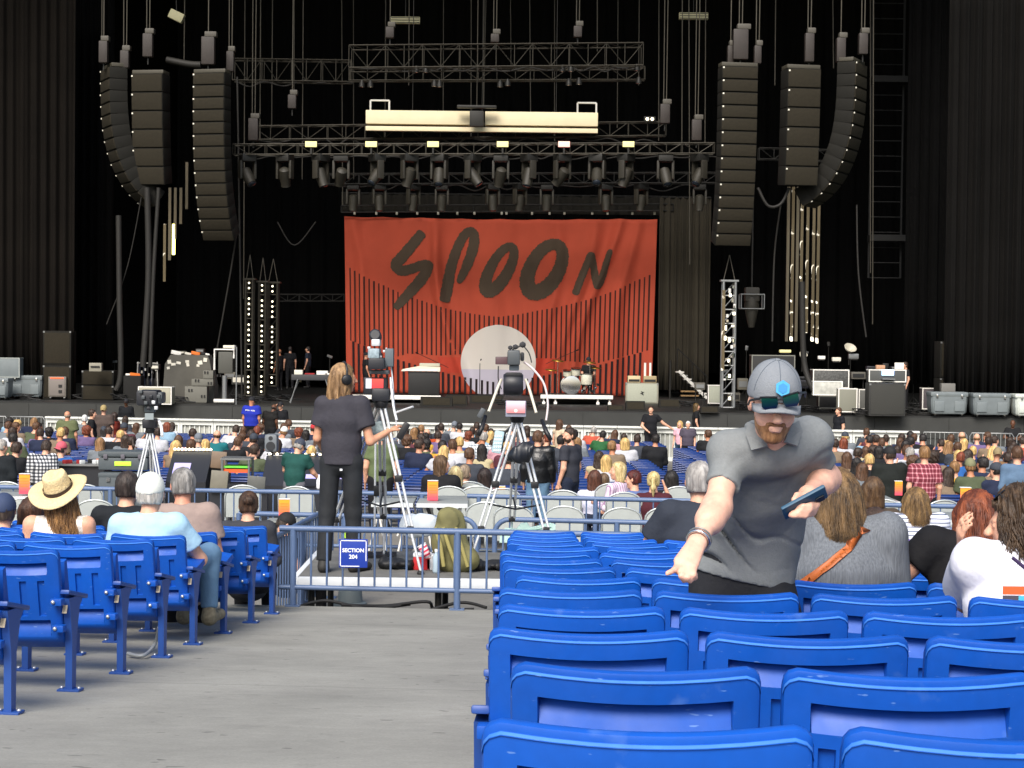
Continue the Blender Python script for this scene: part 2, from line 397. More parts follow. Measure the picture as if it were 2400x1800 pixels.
def post_mesh():
    b = MB(); prof = [(.0, -.022, .028), (.26, -.024, .036), (.40, -.052, .075), (.455, -.068, .13)]
    vs = [];
    for z, ya, yb in prof:
        for x, y in ((-.017, ya), (.017, ya), (.017, yb), (-.017, yb)): vs.append((x, y, z))
    fs = [(i * 4 + j, i * 4 + (j + 1) % 4, (i + 1) * 4 + (j + 1) % 4, (i + 1) * 4 + j) for i in range(3) for j in range(4)] + [(3, 2, 1, 0), (12, 13, 14, 15)]
    return b.add(vs, fs).mesh('seat_post', SEATP, angle=30)
ME_POST = post_mesh()
ME_ARM = bev_box((.046, .26, .022), .007, SEATP); ME_FOOT = bev_box((.11, .075, .012), .003, SEATP)
ME_BRK = bev_box((.055, .05, .034), .006, SEAT)
bb = MB(); bb.lathe([(.009, 0), (.011, .004), (.006, .010), (0, .011)], 8); ME_BOLT = bb.mesh('bolt', BOLT, smooth=True)
def seat(x, y, rz, label, group, detail=True, last=False, down=False):
    t = thing('stadium_seat', (x, y, deck_z(x, y)), label, 'seat', group, rz)
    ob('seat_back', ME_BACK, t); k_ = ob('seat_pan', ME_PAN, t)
    if down: k_.location = (0, -.22, .46); k_.rotation_euler = (R(-82), 0, 0)
    for sx in ((-1, 1) if last else (1,)) if not last == 'left' else (-1, 1):
        X = .2585 * sx
        p = ob('seat_post', ME_POST, t, (X, .03, 0)); ob('arm_rest', ME_ARM, t, (X, .075, .462), (R(-12), 0, 0))
        f = ob('foot_plate', ME_FOOT, t, (X, .03, .006))
        if sx > 0 and 'left of' in label and 'first from' in label: box('number_plate', (X, -.046, .405), (.022, .004, .04), M('plate_tan', '#b9ab92', .4), t, (R(-22), 0, 0))
        for q in (-1, 1): ob('bolt', ME_BOLT, f, (q * .043, 0, .006))
        for z in (.315, .445):
            k = ob('bracket', ME_BRK, t, (X - sx * .022, -.035 - .2 * (z - .2), z)); ob('bolt', ME_BOLT, k, (-sx * .012, -.026, .002), (R(90), 0, 0))
    return t
RU0, RPITCH, SPITCH = 2.58, .865, .517
right_off = [-.034, .008, -.045, -.028, -.032, .026, -.02, -.034, -.049, .034, -.016, -.016, 0.0, .02]
for r in range(14):
    u = RU0 + RPITCH * r; n = max(3, int((.279 * u + .3) / SPITCH) + 2)
    for c in range(n):
        x = right_off[r] + .5 * .478 + c * SPITCH; y = u - .05 * x
        if r >= 12 and c < 1: pass
        seat(x, y + .14, R(-2.9) + random.uniform(-.006, .006), f'blue tip-up seat, {ORD[c]} from the aisle, {ORD[r]} nearest row right of the aisle',
             'blue seats right of the aisle', last='left' if c == 0 else False, down=(r, c) in ((4, 3), (5, 2), (5, 3), (11, 2), (12, 4)))
left_rows = [(-2.16, 7.87), (-2.11, 8.76), (-2.04, 9.58), (-2.0, 10.5), (-1.97, 11.36), (-1.92, 12.24), (-1.87, 13.2), (-1.84, 14.13)]
for r, (xe, ye) in enumerate(left_rows):
    n = max(2, int((.279 * ye + xe + .5) / SPITCH) + 2)
    for c in range(n):
        x = xe - .2585 - c * SPITCH; y = ye + .13 * (c * SPITCH + .2585)
        seat(x, y, R(-7.4) + random.uniform(-.006, .006), f'blue tip-up seat, {ORD[c]} from the aisle, {ORD[r]} nearest row left of the aisle',
             'blue seats left of the aisle', last=False, down=(r, c) in ((4, 0), (5, 0), (5, 1), (5, 2), (6, 1), (7, 0)))
# ================================================================== stage rigging
def foot(px, py, z=STG):
    v = ray(px, py); d = (z - ZC) / v.z
    return Vector((v.x * d, d, z))
steel_blk = M('rigging_black', '#23221f', .55, metal=.3); truss_mat = M('truss_aluminium', '#35322b', .45, metal=.6)
cloth_blk = M('black_drape', '#080808', .95, var=.25, vscale=.7, spec=.14); cab_blk = M('speaker_black', '#191814', .8, spec=.25, var=.1, vscale=3, bump=.2, bscale=60)
grille = M('speaker_grille', '#2b271e', .85, spec=.2, var=.12, vscale=14, bump=.3, bscale=150)
white_paint = M('white_paint', '#e9e6de', .5, var=.05, vscale=2); cream = M('cream_paint', '#dccfab', .6, var=.04, vscale=2)
grey_metal = M('grey_metal', '#8b8d8d', .4, metal=.6); chrome = M('chrome', '#d8d8d8', .15, metal=1.)
tubgrey = M('tub_grey', '#70787a', .5, var=.1, vscale=3); tubline = M('tub_line', '#5f6664', .6)
lamp_lit = M('lit_lamp', '#fff6dc', .4, emit='#fff3d0', estr=1.3); lamp_warm = M('warm_panel', '#e8dd9c', .5, emit='#d8cc88', estr=.18)
lamp_pink = M('pink_panel', '#f0b4a8', .5, emit='#ff9c8c', estr=.45)
black_plain = M('plain_black', '#151515', .6); sticker = M('paper_note', '#d9d5c6', .7)
rubber = M('rubber', '#1d1d1d', .7); red_cloth = M('red_cloth', '#8e1f22', .8); orange = M('orange_cloth', '#e5762c', .7)
wood = M('tan_wood', '#9a7a50', .6)

def drape(name, px0, px1, py0, py1, d, label, mat=cloth_blk, folds=9, amp=.14, seed=0, k=0., cat='curtain'):
    r = np.random.default_rng(seed); tl = W(px0, py0, d); br = W(px1, py1, d)
    w = br.x - tl.x; h = tl.z - br.z; n = folds * 10; b = MB(); ph = r.uniform(0, 6, 4)
    base = thing(name, (tl.x, d, br.z), label, cat)
    vs = []; NZ = 7
    for j in range(NZ):
        z = h * j / (NZ - 1)
        for i in range(n + 1):
            t = i / n
            y = amp * (math.sin(t * folds * 6.283 + ph[0] + .5 * math.sin(t * 9 + ph[1])) + .45 * math.sin(t * folds * 14.3 + ph[2] + j * .3)) * (1 - .25 * j / NZ)
            vs.append((t * w, y + k * t * w, z))
    N = n + 1
    fr = [(j * N + i, j * N + i + 1, (j + 1) * N + i + 1, (j + 1) * N + i) for j in range(NZ - 1) for i in range(n)]
    me = mesh_of(vs, fr, 'cloth', mat, smooth=True)
    o = link(bpy.data.objects.new('cloth', me), base); so = o.modifiers.new('thick', 'SOLIDIFY'); so.thickness = .02
    rod('top_bar', (0, 0, h), (w, k * w, h), .04, steel_blk, base)
    return base
drape('leg_curtain', -130, 172, -160, 925, 66.5, 'black pleated side curtain at the far left edge of the stage', M('drape_brown', '#100d0a', .95, var=.3, vscale=.5, spec=.14), 12, .12, 1)
drape('leg_curtain', 165, 262, -160, 880, 71, 'black curtain hanging behind the bent loudspeaker array at far left', cloth_blk, 5, .12, 2)
drape('leg_curtain', 2232, 2560, -160, 970, 61.5, 'black pleated side curtain at the far right edge of the stage', M('drape_grey', '#0d0c0b', .95, var=.3, vscale=.5, spec=.14), 14, .13, 3)
drape('leg_curtain', 2135, 2215, -160, 900, 70, 'black curtain panel left of the right-hand side curtain', cloth_blk, 4, .12, 4)
drape('backdrop_curtain', 420, 2120, -160, 880, 84, 'plain black curtain across the back of the stage', cloth_blk, 40, .12, 5)
drape('side_drape', 1546, 1660, 462, 915, 77.2, 'grey-brown pleated drape beside the right edge of the red banner', M('drape_taupe', '#3a352a', .95, var=.12, vscale=.8), 7, .10, 6)
drape('border_drape', 800, 1664, 452, 506, 79.5, 'grey-brown horizontal drape strip behind the banner pipe', M('drape_taupe2', '#26231c', .95, var=.12, vscale=.8), 26, .06, 7)

# ------------------------------------------------------------------ trusses
def truss(name, px0, py0, px1, py1, d, hpx, label, bays=14, depth=.45, mat=truss_mat, r=.028):
    a = W(px0, py0, d); c = W(px1, py1, d); h = hpx * d / F
    t = thing(name, a, label, 'truss', 'roof trusses over the stage'); v = c - a
    up = Vector((0, 0, -h)); bk = Vector((0, depth, 0))
    for o in (Vector(), up, bk, up + bk): rod('chord', o, o + v, r, mat, t, 6)
    for i in range(bays + 1):
        p = v * (i / bays)
        rod('brace', p, p + up, r * .6, mat, t, 6)
        if i % 2 == 0: rod('brace', p + bk, p + bk + up, r * .6, mat, t, 6)
        if i < bays:
            q = v * ((i + 1) / bays)
            rod('brace', p + (up if i % 2 else Vector()), q + (Vector() if i % 2 else up), r * .6, mat, t, 6)
            rod('brace', p + (bk if i % 2 else Vector()), q + (Vector() if i % 2 else bk), r * .5, mat, t, 6)
            rod('brace', p + up + (bk if i % 2 else Vector()), q + up + (Vector() if i % 2 else bk), r * .5, mat, t, 6)
    return t
truss('roof_truss', 818, 106, 1508, 100, 65, 52, 'deep black truss at the top centre of the stage', 16, 1.1)
truss('roof_truss', 545, 137, 822, 141, 68, 50, 'dim truss behind the left loudspeakers, below the top truss', 8, .6)
truss('roof_truss', 818, 158, 1512, 156, 66.6, 30, 'shallow truss just below and behind the deep top truss', 16, .4)
truss('roof_truss', 590, 295, 1562, 285, 67, 32, 'black truss crossing just below the cream beam', 22, .4)
truss('roof_truss', 546, 338, 1675, 335, 65, 24, 'front lighting truss carrying the row of small lit panels', 30, .5)
truss('roof_truss', 770, 407, 1686, 404, 73, 24, 'dark lower truss above the banner pipe', 26, .5, steel_blk)
truss('roof_truss', 1780, 346, 1985, 352, 72, 26, 'short dark truss behind the right loudspeakers', 6, .4, steel_blk)
truss('roof_truss', 648, 690, 806, 690, 80, 16, 'small low truss left of the red banner', 6, .3, steel_blk)
# cream beam with two white square frames
a = W(857, 257, 66); c = W(1402, 254, 66)
t = thing('cream_beam', a, 'long cream rectangular beam hanging under the top truss', 'beam')
hh = 32 * 66 / F; L_ = c.x - a.x
box('beam_half', (L_ * .233, .3, -hh / 2), (L_ * .466, .5, hh), cream, t, bev=.02); box('beam_half', (L_ * .757, .3, -hh / 2), (L_ * .486, .5, hh), cream, t, bev=.02)
box('lower_flange', (L_ / 2, .22, -hh - .16), (L_, .3, .16), cream, t, bev=.01)
for fx in (.055, .955):
    x = L_ * fx; w_ = .68; z0, z1 = -.1 if fx < .5 else -.45, .42
    f = MB()
    for p, q in (((x - w_ / 2, 0, z0), (x - w_ / 2, 0, z1)), ((x + w_ / 2, 0, z0), (x + w_ / 2, 0, z1)), ((x - w_ / 2, 0, z1), (x + w_ / 2, 0, z1))): f.tube([p, q], .035, 6)
    f.build('hanging_frame', white_paint, t, loc=(0, .7, 0))
for i, x in enumerate((.2, .5, .82)): rod('sling', (L_ * x, .3, 0), (L_ * x, .3, 6), .012, steel_blk, t, 6)
t = thing('hoist_bracket', W(1117, 300, 65.6), 'black motor bracket in the middle of the cream beam', 'bracket')
box('bracket_body', (0, 0, .32), (.5, .3, .55), steel_blk, t, bev=.03); box('cross_bar', (0, 0, .75), (1.4, .25, .1), steel_blk, t, bev=.02); rod('sling', (0, 0, .8), (0, 0, 6.6), .02, truss_mat, t, 6); rod('sling', (.25, 0, .8), (.3, 0, 6.6), .014, truss_mat, t, 6)

# small lit panels and lamps on the front truss
for i, px in enumerate((729, 870, 1015, 1178, 1322, 1473)):
    p = W(px, 338, 64.9); t = thing('truss_panel', p, f'small {"pink" if i == 4 else "pale yellow"} lit panel, {ORD[i]} from left on the front truss', 'panel', 'lit panels on the front truss')
    box('panel_face', (0, 0, 0), (27 * 65 / F, .08, 13 * 65 / F), lamp_pink if i == 4 else lamp_warm, t, bev=.01); box('panel_foot', (0, .03, -.2), (.06, .06, .28), steel_blk, t)
# moving lights
ml_body = M('fixture_grey', '#2a271f', .6, var=.1)
def moving_light(p, lab, s=1., tilt=0., yaw=0., mat=ml_body):
    t = thing('moving_light', p, lab, 'stage light', 'moving lights under the trusses', yaw)
    box('base', (0, 0, -.12 * s), (.42 * s, .36 * s, .22 * s), steel_blk, t, bev=.03 * s)
    for sx in (-1, 1): box('yoke_arm', (sx * .21 * s, 0, -.46 * s), (.07 * s, .2 * s, .52 * s), mat, t, bev=.02 * s)
    b = MB(); b.lathe([(.07 * s, .22 * s), (.15 * s, .16 * s), (.16 * s, -.1 * s), (.13 * s, -.30 * s), (.14 * s, -.34 * s)], 14)
    o = b.build('lamp_head', mat, t, angle=40, loc=(0, 0, -.6 * s)); o.rotation_euler = (tilt, tilt * .4, 0)
    g_ = MB(); g_.lathe([(.125 * s, -.335 * s), (.10 * s, -.352 * s), (0, -.357 * s)], 14); g_.build('lens', M('lens_glass', '#2c3440', .08, spec=.9), o, smooth=True)
    return t
n = 0
for i, px in enumerate((580, 668, 752, 800, 884, 960, 1030, 1108, 1174, 1240, 1318, 1400, 1468, 1560, 1640)):
    moving_light(W(px, 360, 65.25), f'hanging moving light, {ORD[i]} from left under the front truss', 1.25, (-.6, .5, -.3, .7, -.7, .3, -.5)[i % 7], (.5, -.4, .9, 0, -1)[i % 5])
for i, px in enumerate((828, 889, 969, 1036, 1155, 1219, 1282, 1420, 1503, 1640)):
    moving_light(W(px, 430, 73.25), f'dark moving light, {ORD[i]} from left under the lower truss', 1.15, (.05, -.08, .1)[i % 3], .3 * (i % 3), M('fixture_dark', '#3a372e', .6))
for i, (px, py) in enumerate(sorted(((976, 162), (998, 162), (1018, 195), (1030, 196), (1172, 196), (1190, 193), (1318, 160), (1338, 160), (1333, 192), (1357, 190), (1493, 158), (1497, 188), (848, 196), (868, 196)))):
    t = thing('par_lamp', W(px, py, 65.6), f'small round spotlight, {ORD[i]} from left under the deep top truss', 'spotlight', 'small spotlights on the top truss')
    b = MB(); b.lathe([(.05, .12), (.10, 0), (.11, -.12)], 12); b.build('can', steel_blk, t, angle=40); b = MB(); b.lathe([(.095, -.10), (.05, -.125), (0, -.13)], 12); b.build('lens', chrome, t, smooth=True)
for i, (px, py) in enumerate(((885, 288), (1018, 287), (1173, 285), (1365, 282), (1523, 279))):
    t = thing('twin_lamp', W(px, py, 66.8), f'pair of small white work lamps, {ORD[i]} from left along the cream beam', 'lamp', 'twin lamps below the cream beam')
    box('lamp_bar', (0, .06, 0), (.42, .1, .2), steel_blk, t, bev=.02)
    for sx in (-.09, .09): b = MB(); b.lathe([(.06, 0), (.05, .02), (0, .025)], 10, axis=Vector((0, -1, 0))); b.build('bulb', lamp_lit, t, loc=(sx, 0, 0), smooth=True)
for i, (px, py, w_) in enumerate(((950, 47, 68), (1626, 37, 68))):
    t = thing('louvre_light', W(px, py, 70), f'{"left" if i == 0 else "right"} flat louvred floodlight high above the stage', 'floodlight', 'louvred floodlights')
    ww = w_ * 70 / F; box('housing', (0, .1, 0), (ww, .2, 16 * 70 / F), M('louvre_pale', '#b6b08c', .6), t, bev=.02)
    for k in range(3): box('louvre', (0, -.015, -.09 + .09 * k), (ww * .97, .03, .02), steel_blk, t)
    rod('hanger', (0, .1, .1), (0, .1, 3), .02, steel_blk, t)
t = thing('flood_lamp', W(414, 38, 68), 'tilted square floodlight high above the left loudspeakers', 'floodlight'); box('housing', (0, 0, 0), (.55, .3, .34), M('louvre_pale', '#b6b08c', .6), t, (0, R(25), 0), .03); rod('hanger', (0, 0, .1), (-.1, 0, 3), .02, steel_blk, t)
# banner pipe
a = W(800, 482, 77.6); c = W(1578, 478, 77.2); t = thing('banner_pipe', a, 'horizontal pipe frame with clamps above the red banner', 'pipe'); v = c - a
rod('pipe', (0, 0, 0), v, .035, steel_blk, t); rod('pipe', (0, 0, -.28), v + Vector((0, 0, -.28)), .03, steel_blk, t)
for i in range(6): p = v * (i / 5); rod('strut', p, p + Vector((0, 0, -.28)), .03, steel_blk, t)
clampm = M('clamp_pale', '#b9b5a4', .5)
for i, px in enumerate((831, 882, 930, 978, 1027, 1072, 1112, 1176, 1187, 1247, 1288, 1323, 1388, 1424, 1482, 1534, 1551)):
    q = W(px, 500, 77.4) - a; box('clamp', q, (.09, .09, .12), clampm, t, bev=.02)

# ------------------------------------------------------------------ hanging lines, motors
chain_mat = M('chain_steel', '#4c483f', .6, metal=.3)
def hoist(px, py, d, lab, w_=.32, h=.55, chains=((0, 0),), top=-220):
    t = thing('chain_hoist', W(px, py, d), lab, 'hoist', 'chain hoists over the stage')
    box('motor_body', (0, 0, h / 2), (w_, .3, h), M('hoist_body', '#2c2521', .6, var=.15), t, bev=.04)
    box('chain_bag', (w_ * .2, 0, h + .08), (w_ * .9, .32, .18), M('hoist_cap', '#4a463e', .6), t, bev=.03)
    e = W(px, top, d) - t.location
    for dx, dy in chains: rod('chain', (dx, dy, h), (dx * 1.3, dy, e.z), .018, chain_mat, t, 6)
    rod('hook', (0, 0, 0), (0, 0, -.25), .03, steel_blk, t)
    return t
for i, (px, py, d, w_, h) in enumerate(((243, 148, 63.2, .30, .75), (293, 160, 63.4, .30, .6), (347, 134, 63.2, .34, .8), (488, 152, 63, .45, .95), (540, 168, 64, .26, .7), (1735, 140, 61, .5, 1.0), (1712, 150, 61.4, .22, .6), (1775, 150, 61.2, .24, .6),
        (1896, 146, 60.8, .3, .95), (1970, 146, 61, .3, .8), (2022, 128, 61, .3, .7), (594, 330, 66, .35, .8), (685, 255, 66.5, .3, .5), (1558, 290, 66, .35, .7), (1632, 330, 65.5, .35, .75), (914, 90, 65.4, .3, .4), (1354, 88, 65.4, .3, .4), (1160, 100, 65.4, .3, .3))):
    hoist(px, py, d, f'brown chain hoist motor with steel chain, {ordw(i)} of those spread over the stage', w_, h, ((-.05, 0), (.05, 0)) if i % 3 else ((0, 0),))
for i, (px, d, bot) in enumerate(sorted(((612, 69, 330), (640, 70, 300), (712, 69, 420), (800, 72, 480), (828, 73, 420), (1040, 72, 260), (1105, 71, 320), (1136, 70, 250), (1195, 73, 160), (1300, 72, 420), (1450, 72, 300), (1545, 70, 330), (1600, 68, 340), (1614, 68, 620), (2048, 66, 760), (2040, 70, 640), (1655, 69, 340), (575, 70, 700), (905, 71, 330), (960, 69, 200), (1240, 71, 300), (1400, 69, 120), (1500, 71, 200), (690, 70, 250), (1820, 69, 200), (1950, 70, 160), (240, 66, 100), (435, 68, 140)))):
    a = W(px, -200, d); b_ = W(px + random.uniform(-4, 4), bot, d); t = thing('hanging_line', b_, f'thin dark wire hanging from the roof, {ordw(i)} from left of the loose wires', 'wire', 'wires hanging over the stage')
    rod('wire', (0, 0, 0), a - b_, .02, chain_mat, t, 6)

# ------------------------------------------------------------------ loudspeaker arrays
def array(px, py, d, n, w_, h, dep, yaw, curve, lab, top_bar=True, gap=.012, face=grille, bend=1.6, lean=0.):
    top = W(px, py, d); t = thing('loudspeaker_array', top, lab, 'loudspeaker', 'flown loudspeaker arrays', yaw)
    # local frame: faces -Y, cabinets step down and back as they tilt
    y, z = 0., 0.
    me = bev_box((w_, dep, h - gap), .03, cab_blk); gm = bev_box((w_ * .965, .05, h - gap - .05), .012, face)
    if top_bar: box('bumper_bar', (0, dep / 2, .07), (w_, dep * .8, .13), M('bumper', '#3f3b30', .6), t, bev=.02)
    for i in range(n):
        a = curve * ((i + .5) / n) ** bend + lean
        c = Vector((0, y + dep / 2 * math.cos(a) + h / 2 * math.sin(a), z - h / 2 * math.cos(a) + dep / 2 * math.sin(a)))
        k = ob('cabinet', me, t, c, (-a, 0, 0)); k.rotation_euler = (a, 0, 0)
        ob('grille', gm, k, (0, -dep / 2 - .004, 0))
        b = MB()
        box('rigging_pin', (-w_ * .46, -dep / 2 - .035, h * .36), (.05, .03, .05), M('pin_white', '#e8e4d4', .4), k)
        y += h * math.sin(a); z -= h * math.cos(a)
    return t
array(247, 160, 63.6, 13, 1.25, .405, .62, R(-64), R(62), 'bent black line array at far left, turned sideways', bend=2.2)
array(344, 172, 63.2, 6, 1.12, .635, .8, R(-9), R(7), 'stack of six square bass cabinets hanging at left', lean=R(2))
array(489, 170, 62.8, 14, 1.16, .418, .6, R(-14), R(34), 'tall curved line array nearest the stage on the left', bend=2.4)
array(1735, 155, 60.6, 14, 1.22, .425, .6, R(8), R(20), 'tall curved line array nearest the stage on the right', bend=2.2)
array(1886, 160, 60.4, 6, 1.13, .640, .8, R(9), R(5), 'stack of six square bass cabinets hanging at right', lean=R(1))
array(2018, 148, 61.0, 13, 1.25, .41, .62, R(62), R(66), 'bent black line array at far right, turned sideways', bend=2.2)
# cable looms under and between the arrays
loom = M('cable_black', '#1c1a16', .7)
for i, (pts, r, lab) in enumerate((
    ([(278, 505, 63.6), (280, 700, 63.6), (283, 870, 63.6), (272, 915, 63.6)], .10, 'thick black cable drop below the far left array'),
    ([(345, 440, 63.4), (348, 650, 63.4), (335, 860, 63.4)], .11, 'thick cable loom under the left bass cabinets'),
    ([(372, 440, 63.4), (360, 640, 63.4), (352, 860, 63.4)], .07, 'thinner cable loom beside the left bass cabinet loom'),
    ([(337, 430, 63.6), (300, 620, 63.8), (250, 760, 64)], .02, 'single slanting wire left of the bass cabinets'),
    ([(556, 540, 64), (540, 640, 64.5), (505, 840, 65)], .03, 'slanting cable from the left array to the stage'),
    ([(556, 180, 66), (560, 420, 66), (567, 930, 66)], .035, 'long vertical cable left of the light towers'),
    ([(1776, 440, 61), (1800, 482, 61), (1830, 478, 61), (1850, 440, 61)], .05, 'drooping cable loop between the right arrays'),
    ([(2008, 480, 62), (2012, 640, 62), (2030, 790, 62)], .03, 'curved cable below the far right array'),
    ([(1880, 660, 62), (1885, 850, 62), (1912, 925, 61.5)], .10, 'thick black cable trunk behind the capped man'),
    ([(1830, 480, 61.5), (1815, 600, 62), (1810, 800, 62)], .03, 'wire hanging below the cable loop at right'),
    ([(390, 140, 64), (440, 150, 64), (470, 152, 64)], .12, 'thick cable bundle between the left hoists'),
    ([(650, 520, 70), (690, 575, 70), (740, 520, 70)], .025, 'slack cable swag left of the red banner'))):
    p = [W(*q) for q in pts]; t = thing('cable', p[-1], lab, 'cable'); pipe('loom', [q - p[-1] for q in p], r, loom, t)

# ------------------------------------------------------------------ light strips, towers
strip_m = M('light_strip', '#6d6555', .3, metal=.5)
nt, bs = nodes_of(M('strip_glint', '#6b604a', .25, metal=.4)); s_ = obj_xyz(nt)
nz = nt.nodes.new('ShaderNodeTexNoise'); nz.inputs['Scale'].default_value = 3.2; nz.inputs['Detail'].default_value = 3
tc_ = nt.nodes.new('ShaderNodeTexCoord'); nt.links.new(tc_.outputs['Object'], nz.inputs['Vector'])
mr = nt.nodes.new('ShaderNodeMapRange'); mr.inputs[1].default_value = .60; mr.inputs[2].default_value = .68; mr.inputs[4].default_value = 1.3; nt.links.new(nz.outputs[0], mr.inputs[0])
bs.inputs['Emission Color'].default_value = (1, .9, .72, 1); nt.links.new(mr.outputs[0], bs.inputs['Emission Strength'])  # patchy glow stands in for daylight reflected in the tubes
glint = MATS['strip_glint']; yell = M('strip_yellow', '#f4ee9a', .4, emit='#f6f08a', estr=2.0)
def strips(name, items, d, lab, cat='light strip'):
    base = W(items[0][0], items[-1][2], d); t = thing(name, base, lab, cat)
    for px, y0, y1, lit in items:
        p0 = W(px, y0, d) - base; p1 = W(px, y1, d) - base
        o = box('strip', (p0 + p1) / 2, (.10, .08, (p0 - p1).length), glint if lit == 1 else (yell if lit == 2 else strip_m), t)
    return t
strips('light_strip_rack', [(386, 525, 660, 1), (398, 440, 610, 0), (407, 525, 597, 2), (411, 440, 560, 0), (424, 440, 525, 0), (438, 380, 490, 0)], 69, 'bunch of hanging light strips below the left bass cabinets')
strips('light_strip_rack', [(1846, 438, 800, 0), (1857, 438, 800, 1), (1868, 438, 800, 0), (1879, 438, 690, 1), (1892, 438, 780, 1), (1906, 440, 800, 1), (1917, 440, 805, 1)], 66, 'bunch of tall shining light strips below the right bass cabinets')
strips('light_strip_rack', [(1640, 600, 800, 0), (1652, 600, 640, 0)], 80, 'two dim light strips left of the right lighting tower')
def tower(px0, px1, py0, py1, d, lab, lit, mat=truss_mat):
    base = W((px0 + px1) / 2, py1, d); t = thing('light_tower', base, lab, 'light tower', 'upright light towers')
    h = (py1 - py0) * d / F; w_ = (px1 - px0) * d / F
    for x in (-w_ / 2, w_ / 2):
        for y in (0, .3): rod('chord', (x, y, 0), (x, y, h), .045, mat, t)
    nb = 9
    for i in range(nb + 1):
        z = h * i / nb; rod('brace', (-w_ / 2, 0, z), (w_ / 2, 0, z), .022, mat, t, 6)
        if i < nb: rod('brace', (-w_ / 2, .3, z), (w_ / 2, .3, h * (i + 1) / nb), .02, mat, t, 6)
    b = MB(); b.lathe([(.036, 0), (.030, .018), (0, .025)], 10, axis=Vector((0, -1, 0))); me = b.mesh('lamp', lamp_lit, smooth=True)
    for i in range(lit):
        if i % 5 == 2: continue
        z = h * (1 - (i + .6) / (lit + .3)); o = ob('lamp', me, t, (0, -.05, z), scale=(1, 1, 1)); 
    box('top_plate', (0, .15, h + .03), (w_ + .2, .4, .06), mat, t)
    for sx in (-1, 1): rod('sling', (sx * w_ / 2, .15, h), (0, .15, h + .9), .015, chain_mat, t, 6)
    return t
tower(574, 590, 656, 928, 66, 'leftmost of three upright lamp towers left of the banner', 22)
tower(605, 620, 662, 926, 66.6, 'middle of three upright lamp towers left of the banner', 22)
tower(626, 648, 664, 905, 67.2, 'rightmost of three upright lamp towers left of the banner', 20)
tw = tower(1692, 1720, 660, 955, 61.8, 'shiny truss tower standing right of the stage stairs', 0, grey_metal)
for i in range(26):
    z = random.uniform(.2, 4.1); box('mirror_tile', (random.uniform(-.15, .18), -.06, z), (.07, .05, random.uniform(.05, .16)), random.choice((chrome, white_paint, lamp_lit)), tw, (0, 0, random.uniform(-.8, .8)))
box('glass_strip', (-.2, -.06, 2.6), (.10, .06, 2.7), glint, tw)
t = thing('hanging_fixture', W(1762, 690, 64), 'caged spotlight hanging on a cable behind the capped man', 'stage light')
rod('cable', (0, 0, .2), (0, 0, 6), .03, loom, t); box('yoke', (0, 0, 0), (.5, .4, .5), ml_body, t, bev=.06); b = MB(); b.lathe([(.22, .3), (.26, 0), (.16, -.5), (.1, -.75)], 14); b.build('lamp_head', ml_body, t, angle=40, loc=(0, 0, -.4))
for sx in (-1, 1):
    for sy in (-1, 1): rod('cage_bar', (sx * .4, sy * .3, -.5), (sx * .4, sy * .3, .0), .02, grey_metal, t)
for z in (-.5, 0): b = MB(); b.tube([(-.4, -.3, z), (.4, -.3, z), (.4, .3, z), (-.4, .3, z), (-.4, -.3, z)], .02, 6); b.build('cage_ring', grey_metal, t)
# right ladder and catwalk hints on the side wall
t = thing('wall_ladder', W(2043, 190, 75), 'dim ladder and catwalk on the dark wall at right', 'ladder')
for x in (0, 1.3): rod('rail', (x, 0, -8), (x, 0, 5), .05, M('ladder_dim', '#0b0b0a', .7), t)
for i in range(20): rod('rung', (0, 0, -8 + i * .62), (1.3, 0, -8 + i * .62), .025, MATS['ladder_dim'], t, 6)
for z in (0, -6.4): box('catwalk', (.9, -.3, z), (1.9, .9, .25), MATS['ladder_dim'], t)

# cable swags along the trusses
rs_ = random.Random(9)
for i, (x0, x1, y, d) in enumerate(((560, 1660, 366, 65.5), (780, 1670, 434, 73.4), (820, 1505, 158, 65.9), (600, 1550, 326, 67.3), (550, 820, 190, 68.3))):
    P = []; x = x0
    while x < x1:
        w_ = rs_.uniform(45, 110); s_ = rs_.uniform(3, 14); P += [W(x, y + rs_.uniform(-2, 2), d), W(x + w_ * .5, y + s_, d)]; x += w_
    t = thing('cable_swag', P[0], ('black cable looped under the front lighting truss', 'black cable looped under the dark lower truss', 'black cable looped under the deep top truss', 'black cable looped under the truss below the cream beam', 'black cable looped under the dim left truss')[i], 'cable', 'cables looped under the trusses'); pipe('cable', [q - P[0] for q in P], .028, loom, t, 6)
# ================================================================== red banner
ban_d = 78.0
BL, BR = W(807, 507, ban_d), W(1541, 511, ban_d - .6)
BZ1 = BL.z; BZ0 = STG + .02; BWID = BR.x - BL.x
def ban_y(u, v):                         # fold relief of the hanging cloth; u across, v down
    y = .06 * math.sin(u * 21 + 1.2 * math.sin(v * 2)) + .035 * math.sin(u * 47 + v * 3) + .012 * math.sin(u * 113 + 2 * math.sin(v * 7))
    for c, s, wd, a in ((.02, .05, .02, .12), (.28, .10, .018, .16), (.30, .02, .03, .06), (.685, -.06, .02, .13), (.79, -.10, .022, .15), (.865, -.13, .016, .14), (.93, -.06, .02, .12), (.45, .03, .05, .06)):
        e = (u - (c + s * v + .02 * math.sin(v * 5 + c * 9))) / wd; y -= 1.7 * a * math.exp(-e * e) * (.5 + .5 * min(1, v * 2 + .3))
    return y
def ban(u, v, off=0.):
    top = BZ1 - .10 * math.sin(u * 3.14) ** 2 * .6 - .03 * abs(math.sin(u * 3.14159 * 8))
    return (u * BWID + .012 * BWID * v * (1 - 2 * u), ban_y(u, v) - .6 * u - off, top - v * (top - BZ0) - BZ0)
banner = thing('red_banner', (BL.x, ban_d, BZ0), 'large red cloth banner with dark brushed letters and pale disc', 'banner')
